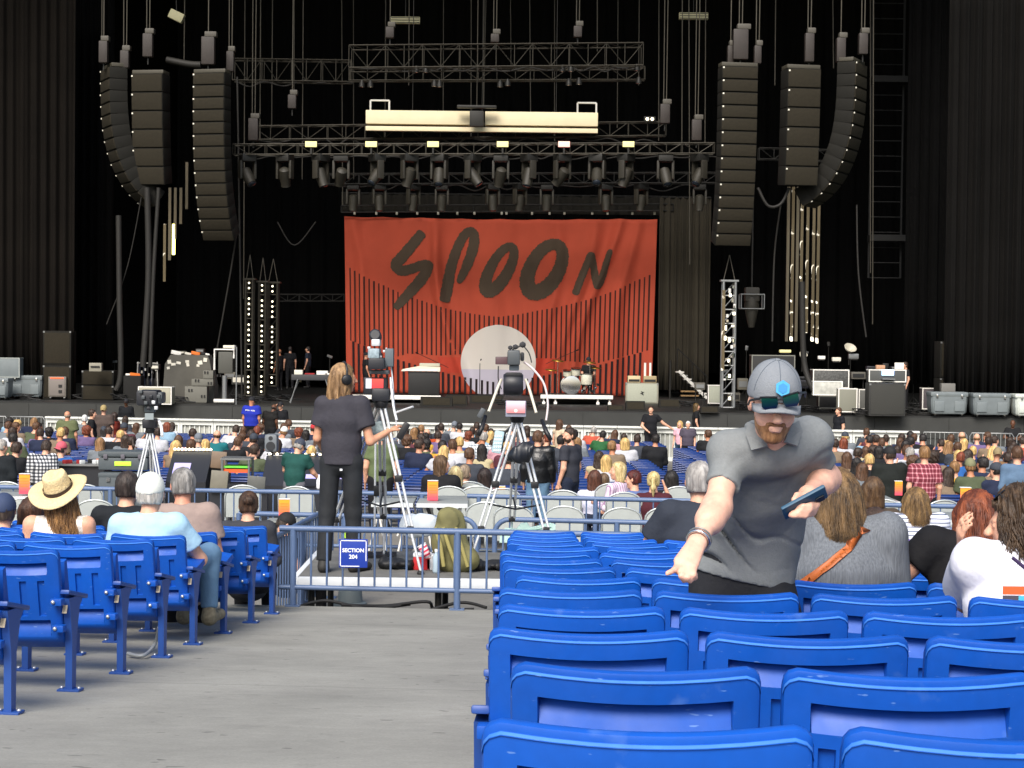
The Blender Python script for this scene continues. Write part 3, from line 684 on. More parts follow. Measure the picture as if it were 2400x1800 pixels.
bred = M('banner_red', '#cd563c', .85, var=.05, vscale=1.2, bump=.12, bscale=9); binkm = M('banner_ink', '#57493b', .9, var=.08, vscale=2); bdark = M('banner_stripe', '#4c2820', .9)
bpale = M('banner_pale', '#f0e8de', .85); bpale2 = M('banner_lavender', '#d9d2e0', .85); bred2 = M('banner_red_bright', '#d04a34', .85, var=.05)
def grid_patch(name, us, vs_, mat, off, smooth=True):
    nu, nv = len(us), len(vs_); V = [ban(u, v, off) for v in vs_ for u in us]
    Fc = [(j * nu + i, j * nu + i + 1, (j + 1) * nu + i + 1, (j + 1) * nu + i) for j in range(nv - 1) for i in range(nu - 1)]
    return link(bpy.data.objects.new(name, mesh_of(V, [f[::-1] for f in Fc], name, mat, smooth=smooth)), banner)
o = grid_patch('cloth', np.linspace(0, 1, 361), np.linspace(0, 1, 41), bred, 0.)
so = o.modifiers.new('t', 'SOLIDIFY'); so.thickness = .012; so.offset = -1
def puv(X, Y):                           # crop pixel (800,600 origin, 2.765 scale) -> banner u,v
    px, py = X / 2.765 + 800, Y / 2.765 + 600
    return (px - 807) / 734.0, (py - 508) / (926.0 - 508)
def ribbon(name, cs, ws, mat, off, n=40):
    """brush stroke: centre line in u,v (aspect true) with half widths in metres"""
    P = np.array(cs, float); Wm = BWID; Hm = BZ1 - BZ0
    pts = np.c_[P[:, 0] * Wm, P[:, 1] * Hm]
    # Catmull-Rom
    out = []; wo = []
    for i in range(len(pts) - 1):
        p0, p1, p2, p3 = pts[max(i - 1, 0)], pts[i], pts[i + 1], pts[min(i + 2, len(pts) - 1)]
        for t in np.linspace(0, 1, 14, endpoint=(i == len(pts) - 2)):
            out.append(.5 * ((2 * p1) + (-p0 + p2) * t + (2 * p0 - 5 * p1 + 4 * p2 - p3) * t * t + (-p0 + 3 * p1 - 3 * p2 + p3) * t ** 3)); wo.append(ws[i] * (1 - t) + ws[i + 1] * t)
    out = np.array(out); wo = np.array(wo); k = len(out)
    tan = np.gradient(out, axis=0); tan /= np.linalg.norm(tan, axis=1)[:, None] + 1e-9; nor = np.c_[-tan[:, 1], tan[:, 0]]
    e = np.minimum(np.arange(k), np.arange(k)[::-1]); cap = np.sqrt(np.clip(1 - (1 - np.minimum(e / 3.5, 1)) ** 2, .12, 1))
    jit = 1 + .05 * np.sin(np.arange(k) * 1.9) + .04 * np.sin(np.arange(k) * .73)
    V = []; Fc = []; NW = 5
    for i in range(k):
        for j in range(NW):
            q = out[i] + nor[i] * wo[i] * cap[i] * jit[i] * (j / (NW - 1) * 2 - 1); V.append(ban(q[0] / Wm, q[1] / Hm, off))
    for i in range(k - 1):
        for j in range(NW - 1): Fc.append((i * NW + j, i * NW + j + 1, (i + 1) * NW + j + 1, (i + 1) * NW + j))
    return link(bpy.data.objects.new(name, mesh_of(V, Fc, name, mat, smooth=False)), banner)
def q2(X, Y): return (X * 1.085 - 807) / 734.0, (Y * 1.085 - 508) / 418.0       # 2212-wide view pixel -> u,v
def stroke(pts, ws, off=.03): ribbon('letter_stroke', [q2(*p) for p in pts], [w * .97 * ban_d / F for w in ws], binkm, off)
stroke([(915, 499), (893, 526), (868, 556), (856, 572), (868, 584), (890, 580), (914, 572), (927, 574), (912, 602), (884, 634), (853, 668)], [12, 13, 14, 14, 13, 12, 12, 12, 14, 13, 9])
stroke([(1006, 500), (990, 532), (976, 575), (968, 620), (962, 652)], [11, 12, 13, 14, 13])
stroke([(998, 512), (1014, 496), (1025, 502), (1024, 530), (1010, 572), (992, 610)], [10, 11, 12, 13, 12, 7], .034)
def oval(cx, cy, a, b_, ang, w0, w1, off):
    pts = []; ws = []; ca, sa = math.cos(ang), math.sin(ang)
    for i in range(15):
        th = -1.9 + 2 * math.pi * 1.05 * i / 14; x, y = a * math.cos(th), b_ * math.sin(th)
        pts.append((cx + x * ca - y * sa, cy + x * sa + y * ca)); ws.append(w0 + (w1 - w0) * (.5 + .5 * math.cos(th - 3.0)))
    ribbon('letter_stroke', [q2(*p) for p in pts], [w * 1.12 * ban_d / F for w in ws], binkm, off)
oval(1082, 577, 55, 19, R(-62), 9, 14, .03)
oval(1180, 575, 58, 30, R(-62), 12, 17, .03)
stroke([(1246, 634), (1258, 600), (1270, 568), (1279, 546), (1285, 570), (1294, 612), (1304, 596), (1313, 562), (1321, 534)], [9, 9, 9, 8, 9, 9, 9, 8, 6])
# thin stripes from the upper arc, thick bars from the lower arc
U0 = [50, 145, 240, 335, 430, 525, 620, 735, 860, 1030, 1160, 1290, 1420, 1550, 1680, 1810, 1910, 2020]
V0 = [80, 135, 180, 220, 260, 290, 320, 350, 370, 390, 370, 345, 320, 290, 250, 205, 150, 105]
UB = [70, 110, 150, 260, 370, 520, 650, 770, 880, 990, 1100, 1225, 1400, 1560, 1740, 1865, 1985]
VB = [565, 580, 595, 640, 680, 725, 755, 785, 800, 820, 812, 795, 760, 725, 690, 645, 610]
UE = [50, 370, 430, 650, 770, 1290, 1400, 1680, 2020]; VE = [560, 660, 640, 650, 640, 680, 670, 690, 600]
def vstrip(name, X, Y0, Y1, wpx, mat, off):
    (u0, v0), (u1, v1) = puv(X - wpx / 2, Y0), puv(X + wpx / 2, Y1); v1 = min(v1, .998)
    if v1 <= v0: return
    grid_patch(name, np.linspace(u0, u1, 3), np.linspace(v0, v1, max(3, int((v1 - v0) * 24))), mat, off)
i = 0; X = 52.
while X < 2025:
    vstrip('stripe', X, np.interp(X, U0, V0), np.interp(X, UE, VE), 9 + 3 * (X % 64 < 32), bdark, .018); X += 31.6
X = 70.
while X < 2000:
    vstrip('stripe', X, np.interp(X, UB, VB), 905, 15, M('banner_bar', '#2a1d20', .9), .062); X += 37.2
# plain bright red field round the disc, then the disc in two tones
grid_patch('red_field', np.linspace(puv(632, 0)[0], puv(1430, 0)[0], 90), np.linspace(puv(0, 660)[1], puv(0, 762)[1], 8), bred2, .020)
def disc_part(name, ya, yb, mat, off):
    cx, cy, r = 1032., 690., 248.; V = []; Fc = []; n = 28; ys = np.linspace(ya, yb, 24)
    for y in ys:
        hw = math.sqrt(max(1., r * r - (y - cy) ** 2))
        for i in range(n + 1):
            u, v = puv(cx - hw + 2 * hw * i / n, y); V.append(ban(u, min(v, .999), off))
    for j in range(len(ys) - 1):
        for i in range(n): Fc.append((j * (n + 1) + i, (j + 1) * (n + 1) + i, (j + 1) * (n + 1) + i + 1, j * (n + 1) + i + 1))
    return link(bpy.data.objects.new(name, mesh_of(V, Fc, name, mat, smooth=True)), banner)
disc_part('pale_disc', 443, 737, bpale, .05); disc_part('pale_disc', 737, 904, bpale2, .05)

# ================================================================== gear on the stage
def sized(px0, px1, py0, py1, dep, z=STG, d=None):
    """base centre, width, height of a box-like thing whose front face spans these pixels and stands at height z"""
    f = foot((px0 + px1) / 2, py1, z) if d is None else Vector((W((px0 + px1) / 2, py1, d).x, d, z))
    k = f.y / F; h = (py1 - py0) * k if d is None else W((px0 + px1) / 2, py0, d).z - z
    return f, (px1 - px0) * k, h
def caster(t, x, y, mat=white_paint):
    b = MB(); b.lathe([(.03, -.02), (.045, -.018), (.045, .018), (.03, .02)], 12, axis=Vector((1, 0, 0))); k = b.build('caster', rubber, t, angle=40, loc=(x, y, .046)); box('fork', (0, 0, .05), (.06, .07, .05), mat, k)
def trunk(px0, px1, py0, py1, lab, mat=tubgrey, dep=.75):
    f, w, h = sized(px0, px1, py0, py1, dep); t = thing('storage_trunk', f, lab, 'trunk', 'grey equipment trunks on the stage')
    b = MB(); hb = h * .74; z0 = .095
    rings = []
    for z, s in ((z0, .86), (z0 + .06, .93), (z0 + hb * .55, .965), (z0 + hb - .02, .98)):
        c = .06; hw, hd = w / 2 * s, dep / 2 * s
        rings.append([(-hw + c, -hd, z), (hw - c, -hd, z), (hw, -hd + c, z), (hw, hd - c, z), (hw - c, hd, z), (-hw + c, hd, z), (-hw, hd - c, z), (-hw, -hd + c, z)])
    vs = [p for r_ in rings for p in r_]; fs = [(i * 8 + j, i * 8 + (j + 1) % 8, (i + 1) * 8 + (j + 1) % 8, (i + 1) * 8 + j) for i in range(3) for j in range(8)] + [tuple(range(7, -1, -1)), tuple(24 + j for j in range(8))]
    b.add([(x, y + dep / 2, z) for x, y, z in vs], fs); b.build('tub', mat, t, angle=35)
    box('lid', (0, dep / 2, (z0 + hb - .02 + h) / 2), (w, dep, h - z0 - hb + .02), mat, t, bev=.035)
    box('seam', (0, dep / 2, z0 + hb - .012), (w * .995, dep * .995, .02), tubline, t)
    for sx in (-1, 1):
        box('panel', (sx * w * .27, .005, z0 + hb * .42), (w * .26, .04, hb * .55), mat, t, bev=.015)
        box('latch', (sx * w * .33, -.012, z0 + hb - .01), (.06, .04, .13), chrome, t, bev=.01)
        for y in (.15, dep - .15): caster(t, sx * w * .36, y)
    return t
def rackcase(px0, px1, py0, py1, lab, body=black_plain, trim=white_paint, dep=.7, front=None, cat='road case', z=STG, d=None, casters=True, name='road_case'):
    f, w, h = sized(px0, px1, py0, py1, dep, z, d); t = thing(name, f, lab, cat, 'road cases on the stage')
    zc = .095 if casters else 0.; H = h - zc
    box('case_body', (0, dep / 2, zc + H / 2), (w - .02, dep - .02, H - .02), body, t, bev=.01)
    if trim:
        e = .035
        for sx in (-1, 1):
            box('edge_trim', (sx * (w / 2 - e / 2), e / 2, zc + H / 2), (e, e, H), trim, t); box('edge_trim', (sx * (w / 2 - e / 2), dep / 2, zc + H - e / 2), (e, dep - 2 * e, e), trim, t)
        for zz in (zc + e / 2, zc + H - e / 2): box('edge_trim', (0, e / 2, zz), (w - 2 * e, e, e), trim, t)
    if front: box('front_panel', (0, .006, zc + H / 2), (w - .10, .03, H - .10), front, t, bev=.006)
    if casters:
        for sx in (-1, 1): caster(t, sx * w * .38, .08); caster(t, sx * w * .38, dep - .08)
    return t, w, h
def cab(px0, px1, py0, py1, lab, body=cab_blk, front=grille, dep=.6, splits=1, z=STG, d=None):
    f, w, h = sized(px0, px1, py0, py1, dep, z, d); t = thing('speaker_cabinet', f, lab, 'speaker cabinet', 'speaker cabinets on the stage')
    for i in range(splits):
        hz = h / splits; k = box('cabinet', (0, dep / 2, hz * (i + .5)), (w, dep, hz - .012), body, t, bev=.02); box('grille', (0, -dep / 2 - .004, 0), (w * .9, .02, hz * .88), front, k, bev=.006)
        for sx in (-1, 1): box('corner', (sx * (w / 2 - .035), -dep / 2 - .004, hz / 2 - .045), (.06, .02, .06), grey_metal, k)
    return t, w, h
trunk(22, 98, 880, 936, 'grey plastic trunk on casters at far left of the stage'); trunk(-50, 19, 886, 938, 'grey trunk cut off by the left picture edge')
rackcase(-40, 46, 838, 884, 'tall grey case stacked behind the far left trunks', tubgrey, M('trim_grey', '#9aa09c', .4), z=STG + .78, d=65.9, casters=False)
t, w, h = rackcase(112, 155, 882, 937, 'grey rack case with black dials and red light beside the left trunk', M('rack_grey', '#6f6a62', .5, metal=.3), None, front=M('rack_face', '#77706a', .5)); 
for z_ in (.3, .5): box('dial_panel', (.12, -.02, z_), (.12, .03, .10), black_plain, t)
box('red_light', (0, -.015, h - .06), (w * .7, .03, .03), M('red_light', '#e0401c', .4, emit='#ff4a1c', estr=1.5), t)
cab(100, 166, 775, 932, 'tall dark speaker stack standing by the left curtain', dep=.8, splits=2, z=STG, d=66.2)
cab(191, 266, 868, 938, 'wide black double speaker cabinet left of the black workbox', dep=.7, splits=2)
t, w, h = rackcase(208, 238, 850, 868, 'small grey amplifier on top of the left speaker cabinet', M('amp_silver', '#8c887a', .5), None, dep=.3, z=STG + 1.045, d=65.2, casters=False, cat='amplifier'); box('front_plate', (0, -.01, h * .55), (w * .7, .02, .06), black_plain, t)
t, w, h = rackcase(288, 330, 880, 938, 'black draped work box topped with an orange cloth', M('drape_blk2', '#1f1f1e', .95), None, casters=False); box('orange_cloth', (.05, .3, h + .03), (.36, .3, .06), orange, t, (.2, .1, .3), .02); box('white_towel', (-.2, .3, h + .03), (.16, .2, .07), white_paint, t, bev=.02)
t, w, h = rackcase(323, 402, 906, 948, 'pale trimmed case at the stage edge behind the left camera', M('case_pale', '#8f8d7c', .6), white_paint, front=M('case_face', '#a19e8b', .6), casters=False, cat='road case')
# wheeled stand with bottles and tools
t = thing('guitar_stand', foot(345, 925), 'dark rack of guitars and bags behind the left camera', 'rack')
for x in (-.42, .42): rod('upright', (x, 0, 0), (x * .9, 0, 1.3), .025, white_paint, t)
rod('cross_bar', (-.42, 0, 1.25), (.42, 0, 1.25), .02, white_paint, t)
for i in range(5): b = MB(); b.lathe([(.05, 0), (.14, .1), (.09, .3), (.13, .5), (.035, .62), (.03, 1.15)], 10); b.build('guitar', random.choice((black_plain, steel_blk, M('guitar_blue', '#1c2233', .3))), t, angle=50, loc=(-.32 + .16 * i, .1, .05))
for i in range(6): box('tag', (-.35 + .14 * i, -.06, .8 + .1 * (i % 3)), (.06, .02, .1), random.choice((white_paint, sticker)), t)
# tarp-covered monitor desk
f, w, h = sized(382, 502, 832, 942, .9); t = thing('covered_desk', f, 'large desk under a dark grey tarpaulin with paper notes, stage left', 'desk')
b = MB(); P = [(-.5, 0), (.5, 0), (.50, .35), (.40, .9), (.36, 1.0), (-.36, 1.0), (-.47, .8), (-.5, .3)]; b.prism([(x * w, z * h) for x, z in P], 0, .9); b.build('tarpaulin', M('tarp', '#56544d', .85, var=.15, vscale=2, bump=.5, bscale=3), t, angle=30)
for i, (x, z) in enumerate(((-.40, .72), (-.38, .85), (-.30, .8), (-.02, .80), (-.03, .86), (.22, .84), (.18, .78), (.32, .9), (-.2, .83))): box('paper_note', (x * w, -.012, z * h), (.10 + .03 * (i % 3), .012, .09 + .05 * (i % 2)), sticker, t, (0, random.uniform(-.2, .2), 0))
for i, (x, s) in enumerate(((-.28, .35), (-.05, .22), (.1, .3), (.27, .25), (.33, .15))): box('clutter', (x * w, .3, h + s * .2), (s, .2, s * .4), (white_paint, sticker, orange, black_plain, white_paint)[i], t, (0, .2, .3), .02)
for i, (a_, b_, c_, e_) in enumerate(((432, 485, 905, 946), (448, 500, 888, 906), (475, 500, 868, 890))):
    t, w, h = rackcase(a_, b_, c_, e_, ('lowest', 'middle', 'topmost')[i] + ' of three stacked grey vented boxes by the tarpaulin desk', M('vent_box', '#6a6961', .7), None, casters=False, dep=.5, z=STG + (0, .6, .85)[i], d=64.6)
    for k in range(4): box('vent', (-w * .3 + k * .1 + (.25 if k > 1 else 0), -.008, h * (.75 if k < 2 else .4)), (.05, .02, .09), black_plain, t)
# tall lit mirror box / rolling mast
t = thing('rolling_mast', foot(525, 948), 'rolling mast with white base and framed dark panel', 'stand')
b = MB(); b.tube([(-.35, 0, .12), (.35, 0, .12)], .07, 10); b.build('white_base', white_paint, t); 
for x in (-.25, .25): caster(t, x, 0)
rod('mast', (0, .1, .1), (0, .1, 1.0), .09, grey_metal, t); box('panel', (.03, .1, 1.45), (.5, .1, .75), M('panel_dim', '#4a4a44', .6), t, bev=.03)
fr = MB(); fr.tube([(-.35, .05, 1.2), (-.35, .05, 1.9), (.32, .05, 1.9), (.32, .05, 1.6)], .035, 8); fr.build('white_frame', white_paint, t)
rod('side_pole', (.42, 0, 0), (.42, 0, 2.0), .025, grey_metal, t); box('box_top', (.15, .1, 2.0), (.4, .2, .1), sticker, t, bev=.02)
t = thing('door_frame', foot(688, 905), 'small pale lit doorway frame behind the stagehands at left', 'frame')
f_ = MB(); f_.tube([(-.32, 0, .2), (-.32, 0, 1.55), (.32, 0, 1.55), (.32, 0, .2)], .06, 6); f_.build('frame_rail', cream, t); box('inset', (0, .08, .9), (.5, .04, 1.2), M('panel_dim', '#4a4a44', .6), t)
# folding table with laptops
t = thing('folding_table', foot(730, 945), 'black trestle table with small instruments, left of the keyboard', 'table')
box('table_top', (0, .3, .92), (1.45, .6, .2), M('table_dark', '#37383a', .6), t, bev=.01)
for sx in (-1, 1):
    for dy in (0, .6): rod('leg', (sx * .5, dy, .85), (sx * .75 + (.1 if dy else 0) * sx, dy, 0), .022, grey_metal, t)
for i, (x, w_, z_, m_) in enumerate(((-.5, .3, .16, sticker), (-.1, .35, .05, red_cloth), (.35, .4, .14, white_paint), (.55, .2, .06, white_paint))): box('device', (x, .3, 1.02 + z_ / 2), (w_, .25, z_), m_, t, bev=.01)
# risers
def riser(px0, px1, py0, py1, lab, dep, legh, d):
    a = W(px0, py0, d); c = W(px1, py0, d); t = thing('riser', ((a.x + c.x) / 2, d, STG), lab, 'riser', 'white-edged risers on stage'); w = c.x - a.x; zt = a.z - STG
    th = (py1 - py0) * d / F; box('edge_beam', (0, .03, zt - th / 2), (w, .06, th), white_paint, t, bev=.01); box('deck', (0, dep / 2 + .03, zt - .03), (w - .01, dep - .06, .05), black_deck, t)
    for x in (-w / 2 + .12, -w / 2 + .55, w / 2 - .55, w / 2 - .12):
        rod('leg', (x, .12, 0), (x, .12, zt - th), .035, white_paint, t); k = box('foot', (x, .12, .05), (.12, .14, .09), white_paint, t, bev=.02)
    box('skirt', (0, dep - .1, (zt - .06) / 2), (w - .1, .05, zt - .06), black_plain, t)
    return t, zt
rs1, rz1 = riser(826, 1033, 925, 935, 'low white-edged platform under the keyboard', 2.0, .3, 66.8)
rs2, rz2 = riser(1267, 1437, 925, 934, 'white-edged drum platform right of the disc', 2.4, .4, 67.2)
# keyboard on black stand
t = thing('keyboard_rig', (W(993, 925, 67.8).x, 67.8, STG + rz1), 'pale keyboard on a black boxed stand, left of the disc', 'keyboard')
box('stand_box', (0, .25, .42), (1.15, .5, .84), black_plain, t, bev=.01); 
b = MB(); b.prism([(-.85, .86), (.6, .86), (.6, 1.02), (-.2, 1.05), (-.8, .93)], -.05, .5); b.build('keyboard_body', M('key_cream', '#d9d4c0', .5), t, angle=30); box('key_strip', (-.1, -.06, .90), (1.2, .02, .05), white_paint, t); box('second_keyboard', (.2, .3, 1.1), (.75, .3, .12), M('key_grey', '#a9a796', .5), t, bev=.01)
# amp beside, wedges
def wedge(px0, px1, py0, py1, lab):
    f, w, h = sized(px0, px1, py0, py1, .5); t = thing('monitor_wedge', f, lab, 'monitor speaker', 'floor monitor wedges'); b = MB()
    b.add([(-w / 2, 0, 0), (w / 2, 0, 0), (w / 2, .5, 0), (-w / 2, .5, 0), (-w / 2, .12, h), (w / 2, .12, h), (w / 2, .5, h * .7), (-w / 2, .5, h * .7)], [(3, 2, 1, 0), (0, 1, 5, 4), (4, 5, 6, 7), (2, 3, 7, 6), (0, 4, 7, 3), (1, 2, 6, 5)])
    b.build('wedge_body', cab_blk, t); box('grille', (0, .05, h * .5), (w * .85, .02, h * .75), grille, t, (R(-16), 0, 0))
for i, (a_, b_, c_, e_, l_) in enumerate(((985, 1060, 930, 952, 'left of the disc'), (1045, 1095, 925, 950, 'below the left part of the disc'), (1100, 1180, 926, 945, 'in front of the disc'), (1425, 1462, 950, 962, 'left of the twin-head amplifier'), (1467, 1512, 940, 962, 'in front of the twin-head amplifier'), (1545, 1595, 935, 955, 'left of the stage stairs'), (1642, 1685, 952, 968, 'below the small white-sided amplifier'))): wedge(a_, b_, c_, e_, f'low black monitor wedge on the stage floor {l_}')
def micstand(px, py, h, lab, boom=0., z=STG, d=None):
    p = foot(px, py, z) if d is None else Vector((W(px, py, d).x, d, z)); t = thing('microphone_stand', p, lab, 'microphone stand', 'microphone stands on stage')
    b = MB(); b.lathe([(.13, 0), (.13, .015), (.03, .03)], 14); b.build('round_base', black_plain, t, angle=40); rod('pole', (0, 0, .02), (0, 0, h), .014, steel_blk, t)
    e = (boom, 0, h + abs(boom) * .45) if boom else (.02, -.03, h + .12)
    if boom: rod('boom', (-boom * .4, 0, h - abs(boom) * .18), e, .011, steel_blk, t)
    b = MB(); b.tube([e, Vector(e) + Vector((.03 if not boom else boom * .12, -.06, .05))], [.018, .03], 8); b.build('microphone', steel_blk, t)
micstand(1124, 928, 1.35, 'straight microphone stand in front of the pale disc'); micstand(1030, 925, 1.3, 'boom microphone stand by the keyboard', -.9); micstand(1298, 928, 1.5, 'boom microphone stand left of the drum kit', .9); micstand(1440, 928, 1.1, 'boom microphone stand right of the drum kit', -.5)
# drum kit
dz = STG + rz2; dp = Vector((W(1336, 910, 68.2).x, 68.2, dz)); t = thing('drum_kit', dp, 'drum kit with painted bass drum on the white-edged platform', 'drum kit')
def drum(c, r, h, axis, body, head, lab='drum'):
    b = MB(); b.lathe([(r * .98, 0), (r, .01), (r, h - .01), (r * .98, h)], 24, axis=axis); k = b.build(lab, body, t, angle=40, loc=c)
    b = MB(); b.lathe([(r * .97, 0), (r * .6, .006), (0, .008)], 24, axis=axis); ax = axis.normalized(); hd_ = b.build('drum_head', head, k, smooth=True); hd_.location = ax * h
    for q in (0, h): b = MB(); b.lathe([(r, -.015), (r + .02, -.012), (r + .02, .012), (r, .015)], 24, axis=axis); b.build('hoop', chrome, k, angle=40, loc=ax * q)
    return k
dh = M('drum_head_art', '#8f938d', .6, var=.55, vscale=7); pearl = M('drum_pearl', '#c9c6b4', .3, var=.15, vscale=20)
drum((0, .45, .33), .33, .45, Vector((.12, -1, 0)), pearl, dh); drum((.22, .3, .72), .17, .24, Vector((0, -.25, 1)), pearl, white_paint); drum((-.1, .3, .68), .16, .2, Vector((0, -.25, 1)), pearl, white_paint); drum((.62, .4, .35), .22, .4, Vector((0, 0, 1)), pearl, white_paint)
for i, (x, y, z) in enumerate(((-.45, .5, 1.25), (.75, .4, 1.2), (.95, .6, 1.0), (-.7, .6, .9))):
    rod('cymbal_stand', (x, y, 0), (x, y, z), .014, chrome, t); b = MB(); b.lathe([(.24, -.02), (.1, .0), (.03, .02), (0, .025)], 20); o = b.build('cymbal', M('brass', '#b08b3e', .3, metal=.8), t, smooth=True, loc=(x, y, z)); o.rotation_euler = (.15, .1, 0)
for i in range(7): box('hardware', (.45 + .1 * i, .3 + .05 * (i % 3), .1 + .13 * (i % 4)), (.08, .08, .12), random.choice((chrome, steel_blk, pearl)), t, (.3 * i, .2, .4), .01)
# twin-head amplifier
t, w, h = cab(1466, 1543, 897, 946, 'large silver-fronted guitar cabinet with two cream amplifier heads', M('tolex', '#8d8b7c', .7), M('silver_cloth', '#a3a696', .7, var=.06, vscale=30), dep=.45)
for i, (x, w_, m_) in enumerate(((-.30, .48, M('tolex_cream', '#c8b68e', .6)), (.30, .50, M('tolex_tan', '#a08f6c', .6)))): k = box('amplifier_head', (x, .2, h + .13), (w_ * .98, .3, .25), m_, t, bev=.02); box('control_panel', (0, -.155, -.05), (w_ * .85, .01, .09), black_plain, k)
b = MB(); b.prism([(-.06, .06), (.09, .02), (.02, .0), (.07, -.10), (-.08, -.02), (-.0, -.005)], -.002, .002); b.build('logo', black_plain, t, loc=(0, -.03, h * .52))
for x in (.12, .32): rod('white_tube', (x, .25, h + .25), (x, .25, h + .75), .045, white_paint, t)
# stage stairs with white stringer
a = foot(1660, 935); t = thing('stage_stairs', a, 'black stairs with white serrated side rail on the right of the stage', 'stairs'); v = W(1590, 868, a.y) - a
for i in range(8):
    p = v * ((i + .5) / 8); box('tread', (p.x, .3, p.z), (.32, .7, .05), white_paint if i % 2 else M('tread_grey', '#8a8a84', .6), t, bev=.008)
    box('stringer', (p.x, -.06, p.z - .02), (.20, .05, .12), white_paint, t, (0, R(44), 0), .01)
rod('hand_rail', (0, .6, .9), v + Vector((0, .6, .9)), .03, steel_blk, t)
for k_ in (0, .5, 1): rod('post', v * k_ + Vector((0, .6, 0)), v * k_ + Vector((0, .6, .9)), .025, steel_blk, t)
for z in (.12, .30): box('wooden_step', (-.75, .2, z), (.75, .3, .06), wood, t)
rackcase(1659, 1690, 902, 952, 'small white-sided amplifier case left of the shiny truss tower', M('case_grey2', '#7d7f74', .6), white_paint, front=M('silver_cloth', '#a3a696', .7), dep=.4)
for i, (px, py, h_) in enumerate(((1490, 935, 1.0), (1570, 938, 1.6), (1600, 930, 2.4), (1582, 920, 2.0))): p = foot(px, py); rr = thing('dark_post', p, f'thin dark post, {ORD[i]} of four beside the grey-brown drape', 'post'); rod('post', (0, 0, 0), (0, 0, h_), .05, steel_blk, rr); box('post_foot', (0, 0, .02), (.3, .3, .04), steel_blk, rr)
# right gear cluster
rackcase(1760, 1862, 832, 958, 'tall dark equipment case behind the capped man', black_plain, M('trim_dull', '#7a7a72', .5), d=62.6, z=STG)
rackcase(1905, 1990, 866, 915, 'white-trimmed double-width rack at right with knobs', M('rack_dark', '#3a3a3a', .5), white_paint, front=M('rack_knob', '#4a4a48', .5, var=.5, vscale=18), z=STG + .85, d=62.0, casters=False)
rackcase(1905, 1975, 893, 925, 'silver keyboard case on the right gear stack', M('case_silver', '#b9b9b0', .5, var=.2, vscale=8), white_paint, z=STG + .62, d=61.4, casters=False, dep=.4)
rackcase(1918, 1962, 928, 964, 'black case with white P emblem at the right of the stage', black_plain, M('trim_dull', '#7a7a72', .5), dep=.5)
rackcase(1964, 2009, 910, 973, 'tall cream-edged guitar amplifier at the right of the stage', M('tolex', '#8d8b7c', .7), white_paint, front=M('silver_cloth2', '#7d7d70', .7), dep=.45)
rackcase(2012, 2036, 912, 966, 'narrow white-edged case beside the big black cabinet at right', M('case_mid', '#5a5a56', .6), white_paint, dep=.45)
cab(2036, 2122, 898, 976, 'big square black speaker cabinet at the right of the stage', M('cab_dk', '#2a2a28', .7), M('cab_dk_face', '#33332f', .8, bump=.3, bscale=40), dep=.7)
t, w, h = rackcase(2036, 2124, 866, 900, 'open white-framed shelf with laptop above the black cabinet', M('shelf_dark', '#4a4c4a', .6), white_paint, z=STG + 1.10, d=60.9, casters=False, dep=.5)
box('laptop_screen', (.0, -.03, h * .75), (.4, .02, .18), M('screen_blue', '#9fc0f0', .3, emit='#a8c8ff', estr=1.2), t); box('laptop_base', (0, -.12, h * .25), (.42, .22, .03), grey_metal, t); box('white_laptop', (.42, .2, h + .12), (.3, .03, .22), white_paint, t); box('towel', (-.2, .25, h + .07), (.3, .2, .14), M('skin_towel', '#b98f70', .8), t, bev=.03)
trunk(2181, 2269, 919, 977, 'grey trunk with a hanging cable, middle of those at right'); trunk(2280, 2370, 922, 979, 'grey trunk next to the right edge of the picture'); trunk(2379, 2470, 924, 981, 'pale trunk cut off by the right picture edge', M('tub_pale', '#c4cac2', .5))
rackcase(2161, 2200, 909, 966, 'dark case with white rounded frame left of the right trunks', M('case_mauve', '#4c464a', .7), white_paint, dep=.5)
cab(2202, 2278, 800, 925, 'tall dark speaker stack behind the right-hand trunks', dep=.9, splits=2, d=62.2)
cab(2282, 2322, 801, 925, 'second dark speaker stack beside the right curtain', dep=.9, splits=2, d=62.6)
t, w, h = rackcase(2206, 2240, 898, 919, 'small box of tools on top of a right-hand trunk', M('tool_grey', '#6f6d68', .6), None, z=STG + .80, d=60.8, casters=False, dep=.3)
for i, (px, py, w_, h_, c_, l_) in enumerate(((1925, 838, .25, .12, white_paint, 'white'), (1960, 842, .3, .14, sticker, 'beige'), (2000, 835, .35, .18, grey_metal, 'grey'), (1840, 823, .4, .1, lamp_warm, 'lit yellow'), (2075, 858, .2, .2, black_plain, 'black'), (2060, 866, .35, .1, black_plain, 'flat black'), (1880, 838, .3, .35, M('dish', '#b9b4a4', .5), 'round beige'), (1990, 822, .45, .35, M('dish', '#b9b4a4', .5), 'bowl-shaped beige'))):
    t = thing('stage_clutter', W(px, py, 64.5), f'{l_} item on the dim backstage shelves at right', 'item')
    if i in (6, 7):
        b = MB(); b.lathe([(.02, 0), (w_ * .35, .05), (w_ * .5, .16), (w_ * .46, .16), (w_ * .3, .07), (0, .03)], 18, axis=Vector((.2, -.6, .7))); b.build('shell', c_, t, smooth=True); rod('stem', (0, 0, 0), (0, 0, -.5), .02, steel_blk, t)
    else: box('body', (0, 0, 0), (w_, .2, h_), c_, t, bev=.02); box('base', (0, 0, -h_ / 2 - .02), (w_ * .8, .15, .04), steel_blk, t)
shelf = thing('backstage_bench', (W(1950, 850, 64.6).x, 64.6, STG), 'long dark backstage bench behind the right gear', 'bench'); box('bench_top', (0, .2, 1.15), (3.4, .8, .06), M('table_dark', '#37383a', .6), shelf); 
for x in (-1.6, 1.6): box('leg', (x, .2, .56), (.08, .7, 1.12), black_plain, shelf)

